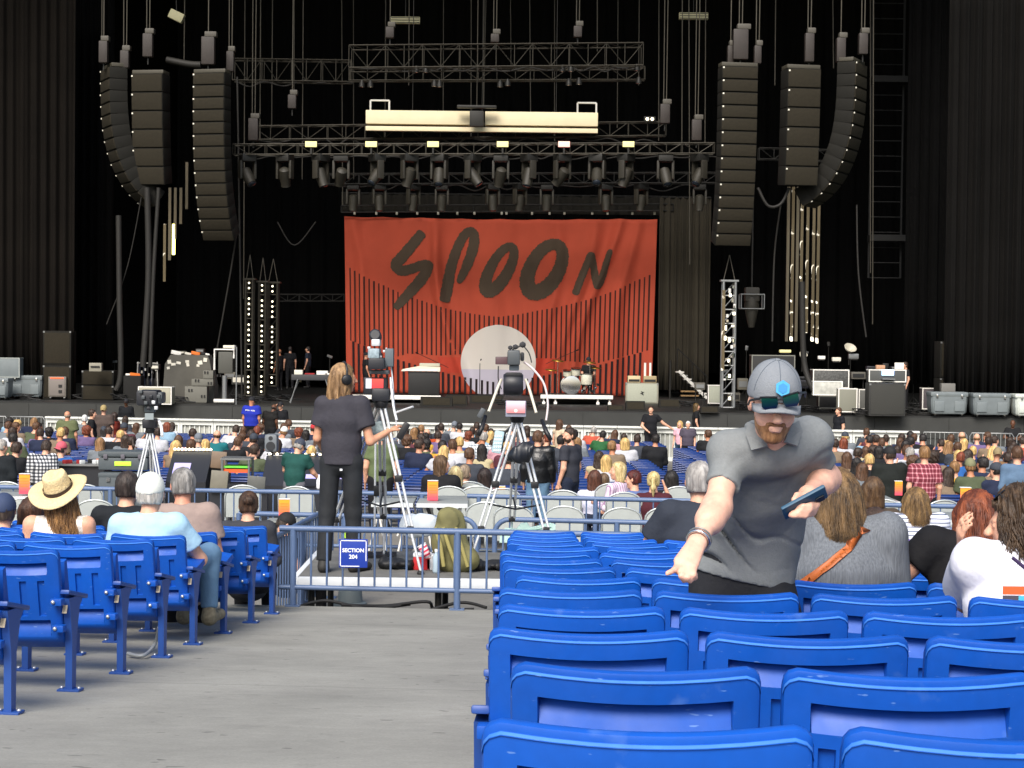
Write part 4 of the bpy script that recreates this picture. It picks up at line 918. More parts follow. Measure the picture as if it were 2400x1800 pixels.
rc_ = random.Random(5)
for i, (px, py) in enumerate(((60, 938), (172, 936), (276, 938), (372, 946), (420, 944), (560, 940), (600, 944), (640, 940), (668, 938), (780, 944), (1180, 952), (1250, 956), (1610, 955), (1730, 955), (1752, 962), (1900, 966), (2140, 972), (2150, 960), (2020, 974))):
    p = foot(px, py); t = thing('cable_coil', p, f'coil of black cable on the stage floor, {ordw(i)} from left', 'cable', 'cable coils on the stage floor')
    pts = [Vector((math.cos(a) * (.16 + .01 * a), math.sin(a) * (.16 + .01 * a), .03 + .012 * a)) for a in np.linspace(0, 17, 40)]
    pipe('coil', pts, .022, rubber, t, 6); pipe('tail', [pts[-1], pts[-1] + Vector((.3, .1, -.15)), pts[-1] + Vector((.7, rc_.uniform(-.3, .3), -.2))], .02, rubber, t, 6)
for i, (px, py, h, k) in enumerate(((150, 930, 1.5, 0), (268, 925, 1.3, 1), (548, 930, 1.9, 0), (772, 930, 1.6, 1), (1700, 940, 1.2, 1), (1748, 930, 2.1, 0), (1790, 930, 1.7, 1), (1888, 935, 1.9, 0), (1940, 930, 2.3, 0), (1992, 935, 2.0, 1), (2140, 950, 1.4, 1))):
    p = foot(px, py); t = thing('equipment_stand', p, f'thin dark equipment stand with small pale head, {ORD[i]} from left on the stage', 'stand', 'equipment stands on the stage')
    rod('pole', (0, 0, 0), (0, 0, h), .022, steel_blk, t)
    for a in range(3): rod('leg', (0, 0, .35), (.28 * math.cos(a * 2.09 + i), .28 * math.sin(a * 2.09 + i), .0), .015, steel_blk, t)
    box('head', (0, 0, h), (.22 if k else .12, .12, .08 if k else .2), rc_.choice((sticker, grey_metal, steel_blk, white_paint)), t, (rc_.uniform(-.4, .4), rc_.uniform(-.4, .4), 0), .015)
for i, (px, py, w_, h_) in enumerate(((1775, 885, .5, .3), (1800, 900, .4, .5), (1845, 905, .6, .35), (1880, 900, .4, .3), (1740, 900, .35, .4), (2010, 880, .5, .25), (2040, 862, .3, .12), (2095, 862, .25, .1), (560, 890, .5, .35), (540, 880, .4, .25), (420, 826, .5, .1), (470, 822, .3, .14), (365, 860, .3, .2), (310, 905, .4, .3), (1720, 930, .4, .3), (1640, 905, .35, .25))):
    d_ = 64.2 if px > 1200 else 67.5; p = W(px, py, d_); t = thing('backstage_box', (p.x, d_, STG), f'small dim box on legs backstage, {ordw(i)} of the scattered ones', 'box', 'small dim boxes backstage')
    zc = max(.1, p.z - STG); m_ = rc_.choice((M('box_dim1', '#3a3a38', .6), M('box_dim2', '#57544c', .6), M('box_dim3', '#22222a', .5), M('box_dim4', '#6a665a', .6))); box('body', (0, 0, zc), (w_, .35, h_), m_, t, bev=.02); box('face', (0, -.18, zc), (w_ * .8, .02, h_ * .5), rc_.choice((black_plain, grey_metal, sticker)), t)
    if zc - h_ / 2 > .06: [rod('leg', (sx * w_ * .4, 0, 0), (sx * w_ * .4, 0, zc - h_ / 2), .02, steel_blk, t) for sx in (-1, 1)]
# ================================================================== people: smooth bodies from blended distance fields
def V3(*a): return np.array(a, float)
def surface_nets(f, org, h):
    s = f < 0; nx, ny, nz = f.shape
    cnt = np.zeros((nx - 1, ny - 1, nz - 1), np.int8)
    for a in (0, 1):
        for b in (0, 1):
            for c in (0, 1): cnt += s[a:nx - 1 + a, b:ny - 1 + b, c:nz - 1 + c]
    act = (cnt > 0) & (cnt < 8); I, J, K = np.nonzero(act); n = len(I)
    idx = -np.ones(act.shape, np.int64); idx[act] = np.arange(n)
    pos = np.zeros((n, 3)); w = np.zeros(n)
    cor = [(a, b, c) for a in (0, 1) for b in (0, 1) for c in (0, 1)]
    val = {c: f[I + c[0], J + c[1], K + c[2]] for c in cor}
    for c in cor:
        for ax in range(3):
            if c[ax]: continue
            e = list(c); e[ax] = 1; e = tuple(e); va, vb = val[c], val[e]; m = (va < 0) != (vb < 0)
            t = np.where(m, va / np.where(np.abs(va - vb) < 1e-12, 1, va - vb), 0)
            p = np.zeros((n, 3)) + np.array(c, float); p[:, ax] += t
            pos += p * m[:, None]; w += m
    pos = pos / w[:, None] + np.c_[I, J, K]
    faces = []
    for ax in range(3):
        sl0 = [slice(None)] * 3; sl1 = [slice(None)] * 3; sl0[ax] = slice(0, -1); sl1[ax] = slice(1, None)
        a0, a1 = s[tuple(sl0)], s[tuple(sl1)]; cr = a0 != a1
        o = [(1, 2), (2, 0), (0, 1)][ax]
        ii = np.array(np.nonzero(cr)); ok = np.ones(ii.shape[1], bool)
        for q in o: ok &= (ii[q] > 0) & (ii[q] < f.shape[q] - 1)
        ii = ii[:, ok]
        def cell(d1, d2):
            c = ii.copy(); c[o[0]] -= d1; c[o[1]] -= d2; return idx[c[0], c[1], c[2]]
        quad = np.c_[cell(1, 1), cell(0, 1), cell(0, 0), cell(1, 0)]
        fl = a0[ii[0], ii[1], ii[2]]
        quad[~fl] = quad[~fl][:, ::-1]; faces.append(quad)
    return pos * h + org, np.concatenate(faces)
class Field:
    """smooth union of primitives on a grid; each primitive only touches its own box"""
    def __init__(s): s.p = []
    def rc(s, a, ra, b, rb, k=.03, cut=()): s.p.append(('rc', V3(*a), ra, V3(*b), rb, k, cut)); return s
    def ell(s, c, r, Rm=None, k=.02, cut=()): s.p.append(('el', V3(*c), V3(*r), np.eye(3) if Rm is None else np.array(Rm), None, k, cut)); return s
    def slab(s, a, b, side, w0, w1, k=.03, cut=()): s.p.append(('sl', V3(*a), V3(*b), (V3(*side), w0, w1), None, k, cut)); return s
    def sub(s, c, r, k=.01, Rm=None): s.p.append(('sub', V3(*c), V3(*r) if np.ndim(r) else V3(r, r, r), np.eye(3) if Rm is None else np.array(Rm), None, k, ())); return s
    def bounds(s):
        lo = V3(9, 9, 9); hi = -lo
        for q in s.p:
            if q[0] == 'sub': continue
            l, h_ = s.bb(q); lo = np.minimum(lo, l); hi = np.maximum(hi, h_)
        return lo, hi
    def bb(s, q):
        if q[0] == 'rc': return np.minimum(q[1] - q[2], q[3] - q[4]), np.maximum(q[1] + q[2], q[3] + q[4])
        if q[0] in ('el', 'sub'): r = np.max(q[2]); e = np.abs(q[3]) @ q[2]; return q[1] - e, q[1] + e
        r = max(*q[3][1], *q[3][2]); return np.minimum(q[1], q[2]) - r, np.maximum(q[1], q[2]) + r
    def mesh(s, h, disp=None, planes=(), cap=None):
        lo, hi = s.bounds(); lo -= 3 * h; hi += 3 * h; n = np.ceil((hi - lo) / h).astype(int) + 1
        f = np.full(tuple(n), .2, np.float32); ax = [lo[i] + h * np.arange(n[i]) for i in range(3)]
        for q in s.p:
            k = q[5]; pad = max(k, 2 * h) + .012; l, u = s.bb(q); l = l - pad; u = u + pad
            i0 = np.maximum(((l - lo) / h).astype(int), 0); i1 = np.minimum(((u - lo) / h).astype(int) + 2, n)
            if np.any(i1 <= i0): continue
            X = ax[0][i0[0]:i1[0]][:, None, None]; Y = ax[1][i0[1]:i1[1]][None, :, None]; Z = ax[2][i0[2]:i1[2]][None, None, :]
            if q[0] == 'rc':
                a, b = q[1], q[3]; d = b - a; L2 = d @ d + 1e-9; x, y, z = X - a[0], Y - a[1], Z - a[2]
                t = np.clip((x * d[0] + y * d[1] + z * d[2]) / L2, 0, 1)
                v = np.sqrt((x - t * d[0]) ** 2 + (y - t * d[1]) ** 2 + (z - t * d[2]) ** 2) - (q[2] + (q[4] - q[2]) * t)
            elif q[0] in ('el', 'sub'):
                c, r, m = q[1], q[2], q[3]; x, y, z = X - c[0], Y - c[1], Z - c[2]
                e = [(x * m[0][i] + y * m[1][i] + z * m[2][i]) / r[i] for i in range(3)]
                kk = np.sqrt(e[0] ** 2 + e[1] ** 2 + e[2] ** 2); k2 = np.sqrt((e[0] / r[0]) ** 2 + (e[1] / r[1]) ** 2 + (e[2] / r[2]) ** 2) + 1e-9
                v = kk * (kk - 1) / k2
            else:
                a, b = q[1], q[2]; sd_, w0, w1 = q[3]; d = b - a; L = np.linalg.norm(d); d = d / L; sd_ = sd_ - d * (sd_ @ d); sd_ /= np.linalg.norm(sd_); nd = np.cross(d, sd_)
                x, y, z = X - a[0], Y - a[1], Z - a[2]; t = x * d[0] + y * d[1] + z * d[2]; tc = np.clip(t, 0, L); T = tc / L
                A = (x * sd_[0] + y * sd_[1] + z * sd_[2]) / (w0[0] + (w1[0] - w0[0]) * T); B = (x * nd[0] + y * nd[1] + z * nd[2]) / (w0[1] + (w1[1] - w0[1]) * T)
                C = (t - tc) / (w0[1] + (w1[1] - w0[1]) * T)
                v = (np.sqrt(A * A + B * B + C * C) - 1) * (w0[1] + (w1[1] - w0[1]) * T)
            for (pt, nn) in q[6]:
                v = np.maximum(v, (X - pt[0]) * nn[0] + (Y - pt[1]) * nn[1] + (Z - pt[2]) * nn[2])
            g_ = f[i0[0]:i1[0], i0[1]:i1[1], i0[2]:i1[2]]
            if q[0] == 'sub':
                v = -v; hh = np.clip(.5 - .5 * (g_ - v) / k, 0, 1); f[i0[0]:i1[0], i0[1]:i1[1], i0[2]:i1[2]] = g_ + (v - g_) * hh + k * hh * (1 - hh)
            else:
                hh = np.clip(.5 + .5 * (g_ - v) / k, 0, 1); f[i0[0]:i1[0], i0[1]:i1[1], i0[2]:i1[2]] = g_ + (v - g_) * hh - k * hh * (1 - hh)
        X = ax[0][:, None, None]; Y = ax[1][None, :, None]; Z = ax[2][None, None, :]
        if disp is not None: f = f + disp(X, Y, Z).astype(np.float32)
        for (pt, nn) in planes: f = np.maximum(f, (X - pt[0]) * nn[0] + (Y - pt[1]) * nn[1] + (Z - pt[2]) * nn[2])
        return surface_nets(f, lo, h)
def np_mesh(v, q, name, mat):
    me = bpy.data.meshes.new(name); me.vertices.add(len(v)); me.vertices.foreach_set('co', v.astype(np.float32).ravel())
    me.loops.add(q.size); me.loops.foreach_set('vertex_index', q.ravel().astype(np.int32)); me.polygons.add(len(q))
    me.polygons.foreach_set('loop_start', np.arange(0, q.size, 4, dtype=np.int32)); me.polygons.foreach_set('loop_total', np.full(len(q), 4, np.int32))
    me.polygons.foreach_set('use_smooth', np.ones(len(q), bool)); me.update(calc_edges=True); me.validate()
    me.materials.append(mat); return me
def rotm(yaw=0., pitch=0., roll=0.):       # head turned left(+)/right, bowed(+), tilted
    return np.array(Matrix.Rotation(yaw, 3, 'Z') @ Matrix.Rotation(-pitch, 3, 'X') @ Matrix.Rotation(roll, 3, 'Y'))
def head_prims(fd, c, Rm, s=1., fine=False, jaw=1.):
    c = V3(*c); T = lambda *p: c + Rm @ (V3(*p) * s); k = .025 * s
    fd.ell(T(0, -.012, .028), V3(.076, .094, .090) * s, Rm, k); fd.ell(T(0, .026, -.045), V3(.058 * jaw, .066, .075) * s, Rm, k)
    fd.ell(T(0, .062, -.098), V3(.030 * jaw, .026, .020) * s, Rm, k); fd.rc(T(0, .088, .012), .010 * s, T(0, .112, -.022), .015 * s, .012)
    fd.ell(T(0, .074, .020), V3(.052, .022, .014) * s, Rm, .015)
    for x in (-1, 1):
        fd.ell(T(x * .036, .06, -.03), V3(.030, .026, .026) * s, Rm, .02); fd.ell(T(x * .077, -.006, -.004), V3(.011, .021, .032) * s, Rm, .008)
        if fine: fd.sub(T(x * .031, .103, .002), V3(.016, .014, .010) * s, .010, Rm); fd.ell(T(x * .031, .083, .002), V3(.013, .012, .010) * s, Rm, .004); fd.ell(T(x * .012, .108, -.028), V3(.009, .009, .008) * s, Rm, .006)
    if fine:
        fd.ell(T(0, .091, -.056), V3(.025, .011, .006) * s, Rm, .006); fd.ell(T(0, .090, -.067), V3(.022, .012, .008) * s, Rm, .006)
def finger(fd, pts, r0, r1):
    n = len(pts) - 1
    for i in range(n):
        a = r0 + (r1 - r0) * i / n; b = r0 + (r1 - r0) * (i + 1) / n; fd.rc(pts[i], a, pts[i + 1], b, .004)
def hand_prims(fd, wr, d, up, s=1., curl=.6, side=1, spread=.0, point=False):
    """palm and five fingers: d towards the knuckles, up = back of the hand, side=+1 thumb on up x d"""
    wr, d, up = V3(*wr), V3(*d), V3(*up); d = d / np.linalg.norm(d); up = up - d * (up @ d); up /= np.linalg.norm(up); x = np.cross(up, d) * side
    P = lambda a, b, c: wr + (d * a + x * b + up * c) * s
    fd.slab(P(.015, 0, 0), P(.085, .002, 0), x, (.026 * s, .016 * s), (.038 * s, .013 * s), .012)
    for i, (b, L) in enumerate(((.030, .082), (.010, .090), (-.011, .083), (-.030, .066))):
        cu = curl if not (point and i == 0) else .08
        if point and i > 0: cu = 1.25
        pts = [P(.080, b, 0)]; a = .12 * cu; q = V3(.080, b * (1 + spread), 0)
        for seg, fr in enumerate((.45, .32, .23)):
            a += cu * (.55, .75, .5)[seg]; q = q + V3(math.cos(a) * L * fr, spread * b * .6 * fr, -math.sin(a) * L * fr); pts.append(P(*q))
        finger(fd, pts, .0092 * s, .0072 * s)
    t = .35 if not point else .1
    finger(fd, [P(.022, .026, -.006), P(.050, .046, -.016), P(.078, .052 - .02 * curl * t, -.026 - .012 * curl), P(.100, .050 - .04 * curl * t, -.034 - .02 * curl)], .0125 * s, .0085 * s)
STAND = dict(pel=(0, 0, .95), wai=(0, 0, 1.08), che=(0, -.01, 1.28), nec=(0, -.02, 1.46), hea=(0, .012, 1.632), sh=(.178, -.015, 1.415), el=(.232, -.03, 1.13), wr=(.235, .05, .90), hip=(.09, 0, .92), kn=(.10, .02, .50), an=(.105, -.02, .09), to=(.125, .13, .035))
SIT = dict(pel=(0, 0, .50), wai=(0, -.03, .63), che=(0, -.05, .83), nec=(0, -.04, 1.01), hea=(0, .0, 1.18), sh=(.178, -.045, .955), el=(.235, .0, .69), wr=(.13, .24, .62), hip=(.09, .02, .48), kn=(.12, .45, .50), an=(.12, .46, .09), to=(.13, .60, .035))
SKINS = {}
def skin(hexc):
    return M('skin_' + hexc.lstrip('#'), hexc, .5, var=.10, vscale=30, spec=.4, bump=.1, bscale=220)
def hairmat(hexc, hi=None):
    n = 'hair_' + hexc.lstrip('#') + (hi or '').lstrip('#')
    if n in MATS: return MATS[n]
    m = M(n, hexc, .5, spec=.4); nt, b = nodes_of(m)
    tc = nt.nodes.new('ShaderNodeTexCoord'); mp = nt.nodes.new('ShaderNodeMapping'); mp.inputs['Scale'].default_value = (1, 1, .12); nt.links.new(tc.outputs['Object'], mp.inputs[0])
    nz = nt.nodes.new('ShaderNodeTexNoise'); nz.inputs['Scale'].default_value = 170; nz.inputs['Detail'].default_value = 3; nt.links.new(mp.outputs[0], nz.inputs['Vector'])
    r = nt.nodes.new('ShaderNodeMapRange'); r.inputs[1].default_value = .25; r.inputs[2].default_value = .80; nt.links.new(nz.outputs[0], r.inputs[0])
    c = lin(hexc); c2 = lin(hi) if hi else tuple(min(1, x * 1.9 + .01) for x in c)
    nt.links.new(mix_col(nt, r.outputs[0], tuple(x * .7 for x in c), c2), b.inputs['Base Color'])
    n3 = nt.nodes.new('ShaderNodeTexNoise'); n3.inputs['Scale'].default_value = 34; n3.inputs['Detail'].default_value = 2; nt.links.new(mp.outputs[0], n3.inputs['Vector'])
    r3 = nt.nodes.new('ShaderNodeMapRange'); r3.inputs[1].default_value = .42; r3.inputs[2].default_value = .68; nt.links.new(n3.outputs[0], r3.inputs[0])
    r.inputs[4].default_value = .45; ad = math_node(nt, 'ADD', r.outputs[0], math_node(nt, 'MULTIPLY', r3.outputs[0], vb=.6)); nt.links.new(mix_col(nt, ad, tuple(x * .6 for x in c), c2), b.inputs['Base Color'])
    bp = nt.nodes.new('ShaderNodeBump'); bp.inputs['Strength'].default_value = .6; bp.inputs['Distance'].default_value = .01; nt.links.new(nz.outputs[0], bp.inputs['Height']); nt.links.new(bp.outputs[0], b.inputs['Normal'])
    return m
def joints(pose, **over):
    J = {}
    for k, v in pose.items():
        if k in ('pel', 'wai', 'che', 'nec', 'hea'): J[k] = V3(*v)
        else: J[k + 'L'] = V3(-v[0], v[1], v[2]); J[k + 'R'] = V3(*v)
    for k, v in over.items(): J[k] = V3(*v)
    return J
def folds(seed, amp, freq=9., stretch=(1, 1, .6)):
    r = np.random.default_rng(seed); D = r.normal(size=(6, 3)) * np.array(stretch) * freq; ph = r.uniform(0, 6.3, 6)
    def fn(X, Y, Z):
        v = 0.
        for i in range(6): v = v + np.sin(D[i, 0] * X + D[i, 1] * Y + D[i, 2] * Z + ph[i] + 1.3 * np.sin(D[(i + 1) % 6, 0] * X * .6 + D[(i + 1) % 6, 2] * Z * .6)) / (1 + .4 * i)
        return np.tanh(v * 1.2) * amp
    return fn
def body_mesh(J, h, hd=(0, 0, 0), bulk=1., hands='simple', fine=False, hscale=1., jaw=1.):
    fd = Field(); B = bulk; side = J['shR'] - J['shL']; hs = J['hipR'] - J['hipL']
    fd.slab(J['pel'], J['wai'], hs, (.155 * B, .115 * B), (.135 * B, .10 * B)); fd.slab(J['wai'], J['che'], side, (.135 * B, .10 * B), (.150 * B, .105 * B)); fd.slab(J['che'], J['nec'] + (J['che'] - J['nec']) * .25, side, (.150 * B, .105 * B), (.10, .065), .04)
    for s in 'LR':
        fd.rc(J['nec'] + V3(0, 0, -.05), .055, J['sh' + s], .052 * B, .05); fd.rc(J['sh' + s], .054 * B, J['el' + s], .040 * B); fd.rc(J['el' + s], .040 * B, J['wr' + s], .026 * (B + 1) / 2, .02)
        fd.rc(J['hip' + s], .088 * B, J['kn' + s], .058 * B, .04); fd.rc(J['kn' + s], .058 * B, J['an' + s], .036, .03); fd.rc(J['an' + s] + V3(0, -.02, -.04), .035, J['to' + s], .03, .03)
        d = J['wr' + s] - J['el' + s]; d = d / np.linalg.norm(d)
        if hands == 'simple': fd.slab(J['wr' + s], J['wr' + s] + d * .13, V3(0, 0, 1) if abs(d[2]) < .8 else V3(0, 1, 0), (.03, .018), (.032, .015), .02)
        elif hands == 'full':
            up = V3(1 if s == 'R' else -1, 0, .0) if abs(d[2]) > .6 else V3(0, 0, 1); hand_prims(fd, J['wr' + s], d, up, curl=.55, side=1 if s == 'L' else -1)
    Rm = rotm(*hd); hc = J['hea']
    fd.rc(J['nec'] + V3(0, 0, -.03), .058, hc + Rm @ V3(0, -.02, -.06), .050, .03); head_prims(fd, hc, Rm, hscale, fine, jaw)
    return fd, Rm
def shirt_field(J, B=1., sleeve=.6, infl=.014, hem=None, long=False, slr=None, trap=None):
    fd = Field(); i = infl; side = J['shR'] - J['shL']; hs = J['hipR'] - J['hipL']; low = J['pel'] + (J['pel'] - J['wai']) * .35
    fd.slab(low, J['wai'], hs, (.168 * B + i, .118 * B + i), (.148 * B + i, .108 * B + i), .05); fd.slab(J['wai'], J['che'], side, (.148 * B + i, .108 * B + i), (.156 * B + i, .106 * B + i), .05)
    fd.slab(J['che'], J['nec'] + (J['che'] - J['nec']) * .30, side, (.156 * B + i, .106 * B + i), (.11 + i, .068 + i), .05)
    for s in 'LR':
        fd.rc(J['nec'] + V3(0, 0, -.055), .052 + i, J['sh' + s], .052 * B + i, .05)
        if trap: fd.rc(J['nec'] + (J['sh' + s] - J['nec']) * .3 + V3(0, .0, -.045), trap, J['sh' + s], .05 * B + i, .06)
        if sleeve > 0:
            a, b = J['sh' + s], J['el' + s]
            if long:
                fd.rc(a, .054 * B + i, b, .042 * B + i); e = b + (J['wr' + s] - b) * .95; d = (e - b) / np.linalg.norm(e - b); fd.rc(b, .042 * B + i, e + d * .03, .032 + i, .03, cut=((e, d),))
            else:
                e = a + (b - a) * sleeve; d = (b - a) / np.linalg.norm(b - a); fd.rc(a, (slr or .056 * B + i), e + d * .07, (slr or .056 * B + i * 1.5), .03, cut=((e, d),))
    fd.sub(J['nec'] + V3(0, .02, .052), V3(.066, .075, .055), .012)
    return fd
def trouser_field(J, B=1., infl=.012, cut=.97):
    fd = Field(); i = infl; hs = J['hipR'] - J['hipL']
    fd.slab(J['pel'] + (J['pel'] - J['wai']) * .2, J['wai'] + (J['pel'] - J['wai']) * .25, hs, (.16 * B + i, .118 * B + i), (.142 * B + i, .106 * B + i), .05)
    for s in 'LR':
        fd.rc(J['hip' + s], .092 * B + i, J['kn' + s], .062 * B + i, .04)
        e = J['kn' + s] + (J['an' + s] - J['kn' + s]) * cut; d = (e - J['kn' + s]) / np.linalg.norm(e - J['kn' + s]); fd.rc(J['kn' + s], .060 * B + i, e + d * .05, .046 + i, .03, cut=((e, d),))
    return fd
def shoe_field(J):
    fd = Field()
    for s in 'LR': fd.rc(J['an' + s] + V3(0, -.035, -.045), .042, J['to' + s] + V3(0, .01, 0), .036, .03); fd.rc(J['an' + s] + V3(0, -.01, .0), .045, J['an' + s] + V3(0, 0, -.05), .045, .03)
    return fd
def hair_field(style, s=1.):
    """in head space: origin at the head centre, facing +Y"""
    fd = Field(); fr = ((0, .052, .045), (0, .80, -.6))
    if style == 'bald': fd.ell((0, -.016, -.006), (.080, .093, .055), None, .02, cut=(((0, .0, .02), (0, .6, .8)), ((0, .03, 0), (0, 1, 0)), ((0, 0, -.06), (0, 0, -1)))); return fd
    if style == 'curly': fd.ell((0, -.025, .04), (.112, .115, .108), None, .02, cut=(((0, .055, .045), (0, .85, -.5)),)); fd.ell((0, -.05, -.05), (.10, .075, .07), None, .03); return fd
    fd.ell((0, -.016, .036), (.085, .102, .095), None, .02, cut=(fr, ((0, 0, -.075), (0, -.25, -1)))); fd.ell((0, -.035, -.02), (.081, .077, .085), None, .02, cut=(((0, .012, 0), (0, 1, 0)), ((0, 0, -.064 if style in ('short', 'bun', 'pony') else -.088), (0, -.1, -1))))
    if style == 'long': fd.slab((0, -.05, .02), (0, -.085, -.30), (1, 0, 0), (.092, .060), (.105, .032), .03); [fd.rc((x * .075, .005, .02), .026, (x * .085, -.03, -.24), .022, .03) for x in (-1, 1)]
    if style == 'bob': fd.slab((0, -.045, .02), (0, -.055, -.13), (1, 0, 0), (.094, .070), (.098, .055), .03); [fd.rc((x * .075, .01, .02), .028, (x * .08, .0, -.12), .026, .03) for x in (-1, 1)]
    if style == 'pony': fd.ell((0, -.115, .03), (.03, .03, .03)); fd.rc((0, -.13, .03), .028, (0, -.15, -.08), .030, .02); fd.rc((0, -.15, -.08), .030, (0, -.12, -.2), .012, .02)
    if style == 'bun': fd.ell((0, -.11, .045), (.045, .04, .042), None, .015)
    return fd
def hair_disp(amp=.003): 
    def fn(X, Y, Z):
        a = np.arctan2(X, -Y); return amp * (np.sin(a * 26 + Z * 18) + .6 * np.sin(a * 41 - Z * 25) + .5 * np.sin(Z * 60 + a * 9))
    return fn
HAIR = {}
def hair_mesh(style, h=.011, amp=.003):
    key = (style, h)
    if key not in HAIR:
        v, q = hair_field(style).mesh(h, hair_disp(amp if style != 'curly' else .009)); HAIR[key] = np_mesh(v, q, 'hair', M('hair_default', '#3a2a1c', .6))
    return HAIR[key]
def cap_mesh(back=False):
    key = ('cap', back)
    if key not in HAIR:
        fd = Field(); fd.ell((0, -.014, .035), (.090, .108, .108), None, .02, cut=(((0, 0, .018), (0, .12, -1)),))
        sy = -1 if back else 1
        v, q = fd.mesh(.010); b = MB(); n = 10; vs = []
        for r_ in (.0, .5, 1.0):
            for i in range(n + 1):
                a = math.pi * (i / n) ; x = math.cos(a) * (.078 - .006 * r_); y = sy * (.045 + math.sin(a) * (.048 + .075 * r_)); vs.append((x, y, .030 - .018 * r_ - .016 * (math.cos(a) ** 2) * (1 + r_)))
        N = n + 1; up = [(j * N + i, j * N + i + 1, (j + 1) * N + i + 1, (j + 1) * N + i) for j in range(2) for i in range(n)]
        base = len(v); lo_ = [(x, y, z - .006) for x, y, z in vs]; V_ = np.concatenate([v, np.array(vs), np.array(lo_)]); m_ = len(vs)
        Q = np.concatenate([q, np.array(up) + base, np.array(up)[:, ::-1] + base + m_])
        rim = [(2 * N + i, 2 * N + i + 1, m_ + 2 * N + i + 1, m_ + 2 * N + i) for i in range(n)]
        Q = np.concatenate([Q, np.array(rim) + base]); HAIR[key] = np_mesh(V_, Q, 'cap', M('cap_default', '#444444', .8))
    return HAIR[key]
def strand_mesh(n, length, seed, wave=.012, r=.0032, flare=.02, back=True, side_only=None, part=.0, front=.035, lenvar=.25):
    """loose locks from the scalp in head space"""
    rg = np.random.default_rng(seed); V_ = []; Q_ = []; S = 9; base = 0
    for k in range(n):
        a = rg.uniform(-2.5, 2.5); e = rg.uniform(-.1, 1.35)         # a=0 is the back of the head
        dx, dy, dz = math.sin(a) * math.cos(e), -math.cos(a) * math.cos(e), math.sin(e)
        p = np.array((dx * .084, -.016 + dy * .100, .034 + dz * .094))
        if p[1] > front: continue
        out = np.array((dx, dy, 0.)); out /= np.linalg.norm(out) + 1e-6
        L = length * rg.uniform(1 - lenvar, 1.0); pts = [p]; ph = rg.uniform(0, 6.3); drop = p[2] + .09
        hit = p.copy()
        for i in range(1, S):
            t = i / (S - 1); zt = p[2] - t * (L + p[2])
            rad = np.array((.093, .109)) * (1.0 if zt > -.02 else max(.80, 1 + (zt + .02) * .6)) + flare * t * t
            ang = math.atan2(dx, -dy) * (1 - .10 * t); w_ = min(1., t * 3.2)
            q = np.array((math.sin(ang) * rad[0], -.016 - math.cos(ang) * rad[1] - .012 * t, zt)); q = p * (1 - w_) + q * w_; q[2] = zt + .02 * math.sin(min(1, t * 3) * 3.14) * dz
            q[0] += wave * math.sin(ph + t * 9) * t; q[1] += wave * .7 * math.cos(ph * 1.7 + t * 8) * t; pts.append(q)
        rr = [r * rg.uniform(.6, 1.4) * x for x in (.5, 1.1, 1.3, 1.3, 1.2, 1.1, .9, .7, .2)]
        for i, q in enumerate(pts):
            tn = pts[min(i + 1, S - 1)] - pts[max(i - 1, 0)]; tn /= np.linalg.norm(tn) + 1e-9; s1 = np.cross(tn, out); s1 /= np.linalg.norm(s1) + 1e-9; s2 = np.cross(tn, s1)
            for j in range(4): c_, s_ = math.cos(j * 1.5708), math.sin(j * 1.5708); V_.append(q + (s1 * c_ * 1.8 + s2 * s_) * rr[i])
        for i in range(S - 1):
            for j in range(4): Q_.append((base + i * 4 + j, base + i * 4 + (j + 1) % 4, base + (i + 1) * 4 + (j + 1) % 4, base + (i + 1) * 4 + j))
        base += S * 4
    return np_mesh(np.array(V_), np.array(Q_), 'hair_strands', M('hair_default', '#3a2a1c', .6))
def person(label, loc, rz, J, skinm, shirt=None, trousers=None, hair=None, hairm=None, hd=(0, 0, 0), B=1., h=.02, hands='simple', fine=False, sleeve=.6, long=False, infl=.014, cap=None, capback=False, group=None, scale=1., shoes=None, wr=.0, strands=None, seed=1, hscale=1., hem=None, jaw=1., shirtdisp=None):
    fd, Rm = body_mesh(J, h, hd, B, hands, fine, hscale, jaw); v, q = fd.mesh(h)
    o = link(bpy.data.objects.new('person', np_mesh(v, q, 'person', skinm))); o.location = loc; o.rotation_euler = (0, 0, rz); o.scale = (scale,) * 3
    tag(o, label, 'person', group)
    if shirt is not None:
        pl = [(V3(*hem[0]), V3(*hem[1]))] if hem else ([(J['pel'] + V3(0, 0, -.045), V3(0, 0, -1))] if J['knL'][2] < J['hipL'][2] - .2 else [])
        v, q = shirt_field(J, B, sleeve, infl, None, long).mesh(h, shirtdisp if shirtdisp else (folds(seed, wr) if wr else None), pl); link(bpy.data.objects.new('shirt', np_mesh(v, q, 'shirt', shirt)), o)
    if trousers is not None: v, q = trouser_field(J, B).mesh(h, folds(seed + 5, wr * .8) if wr else None); link(bpy.data.objects.new('trousers', np_mesh(v, q, 'trousers', trousers)), o)
    if shoes is not None: v, q = shoe_field(J).mesh(h); link(bpy.data.objects.new('shoes', np_mesh(v, q, 'shoes', shoes)), o)
    M4 = Matrix.Translation(Vector(J['hea'])) @ Matrix(Rm.tolist()).to_4x4() @ Matrix.Diagonal((hscale, hscale, hscale, 1))
    if hair: k = ob('hair', hair_mesh(hair, min(h, .011)), o, mat=hairm); k.matrix_local = M4
    if strands: k = ob('hair_strands', strands, o, mat=hairm); k.matrix_local = M4
    if cap: k = ob('cap', cap_mesh(capback), o, mat=cap); k.matrix_local = M4
    return o, M4
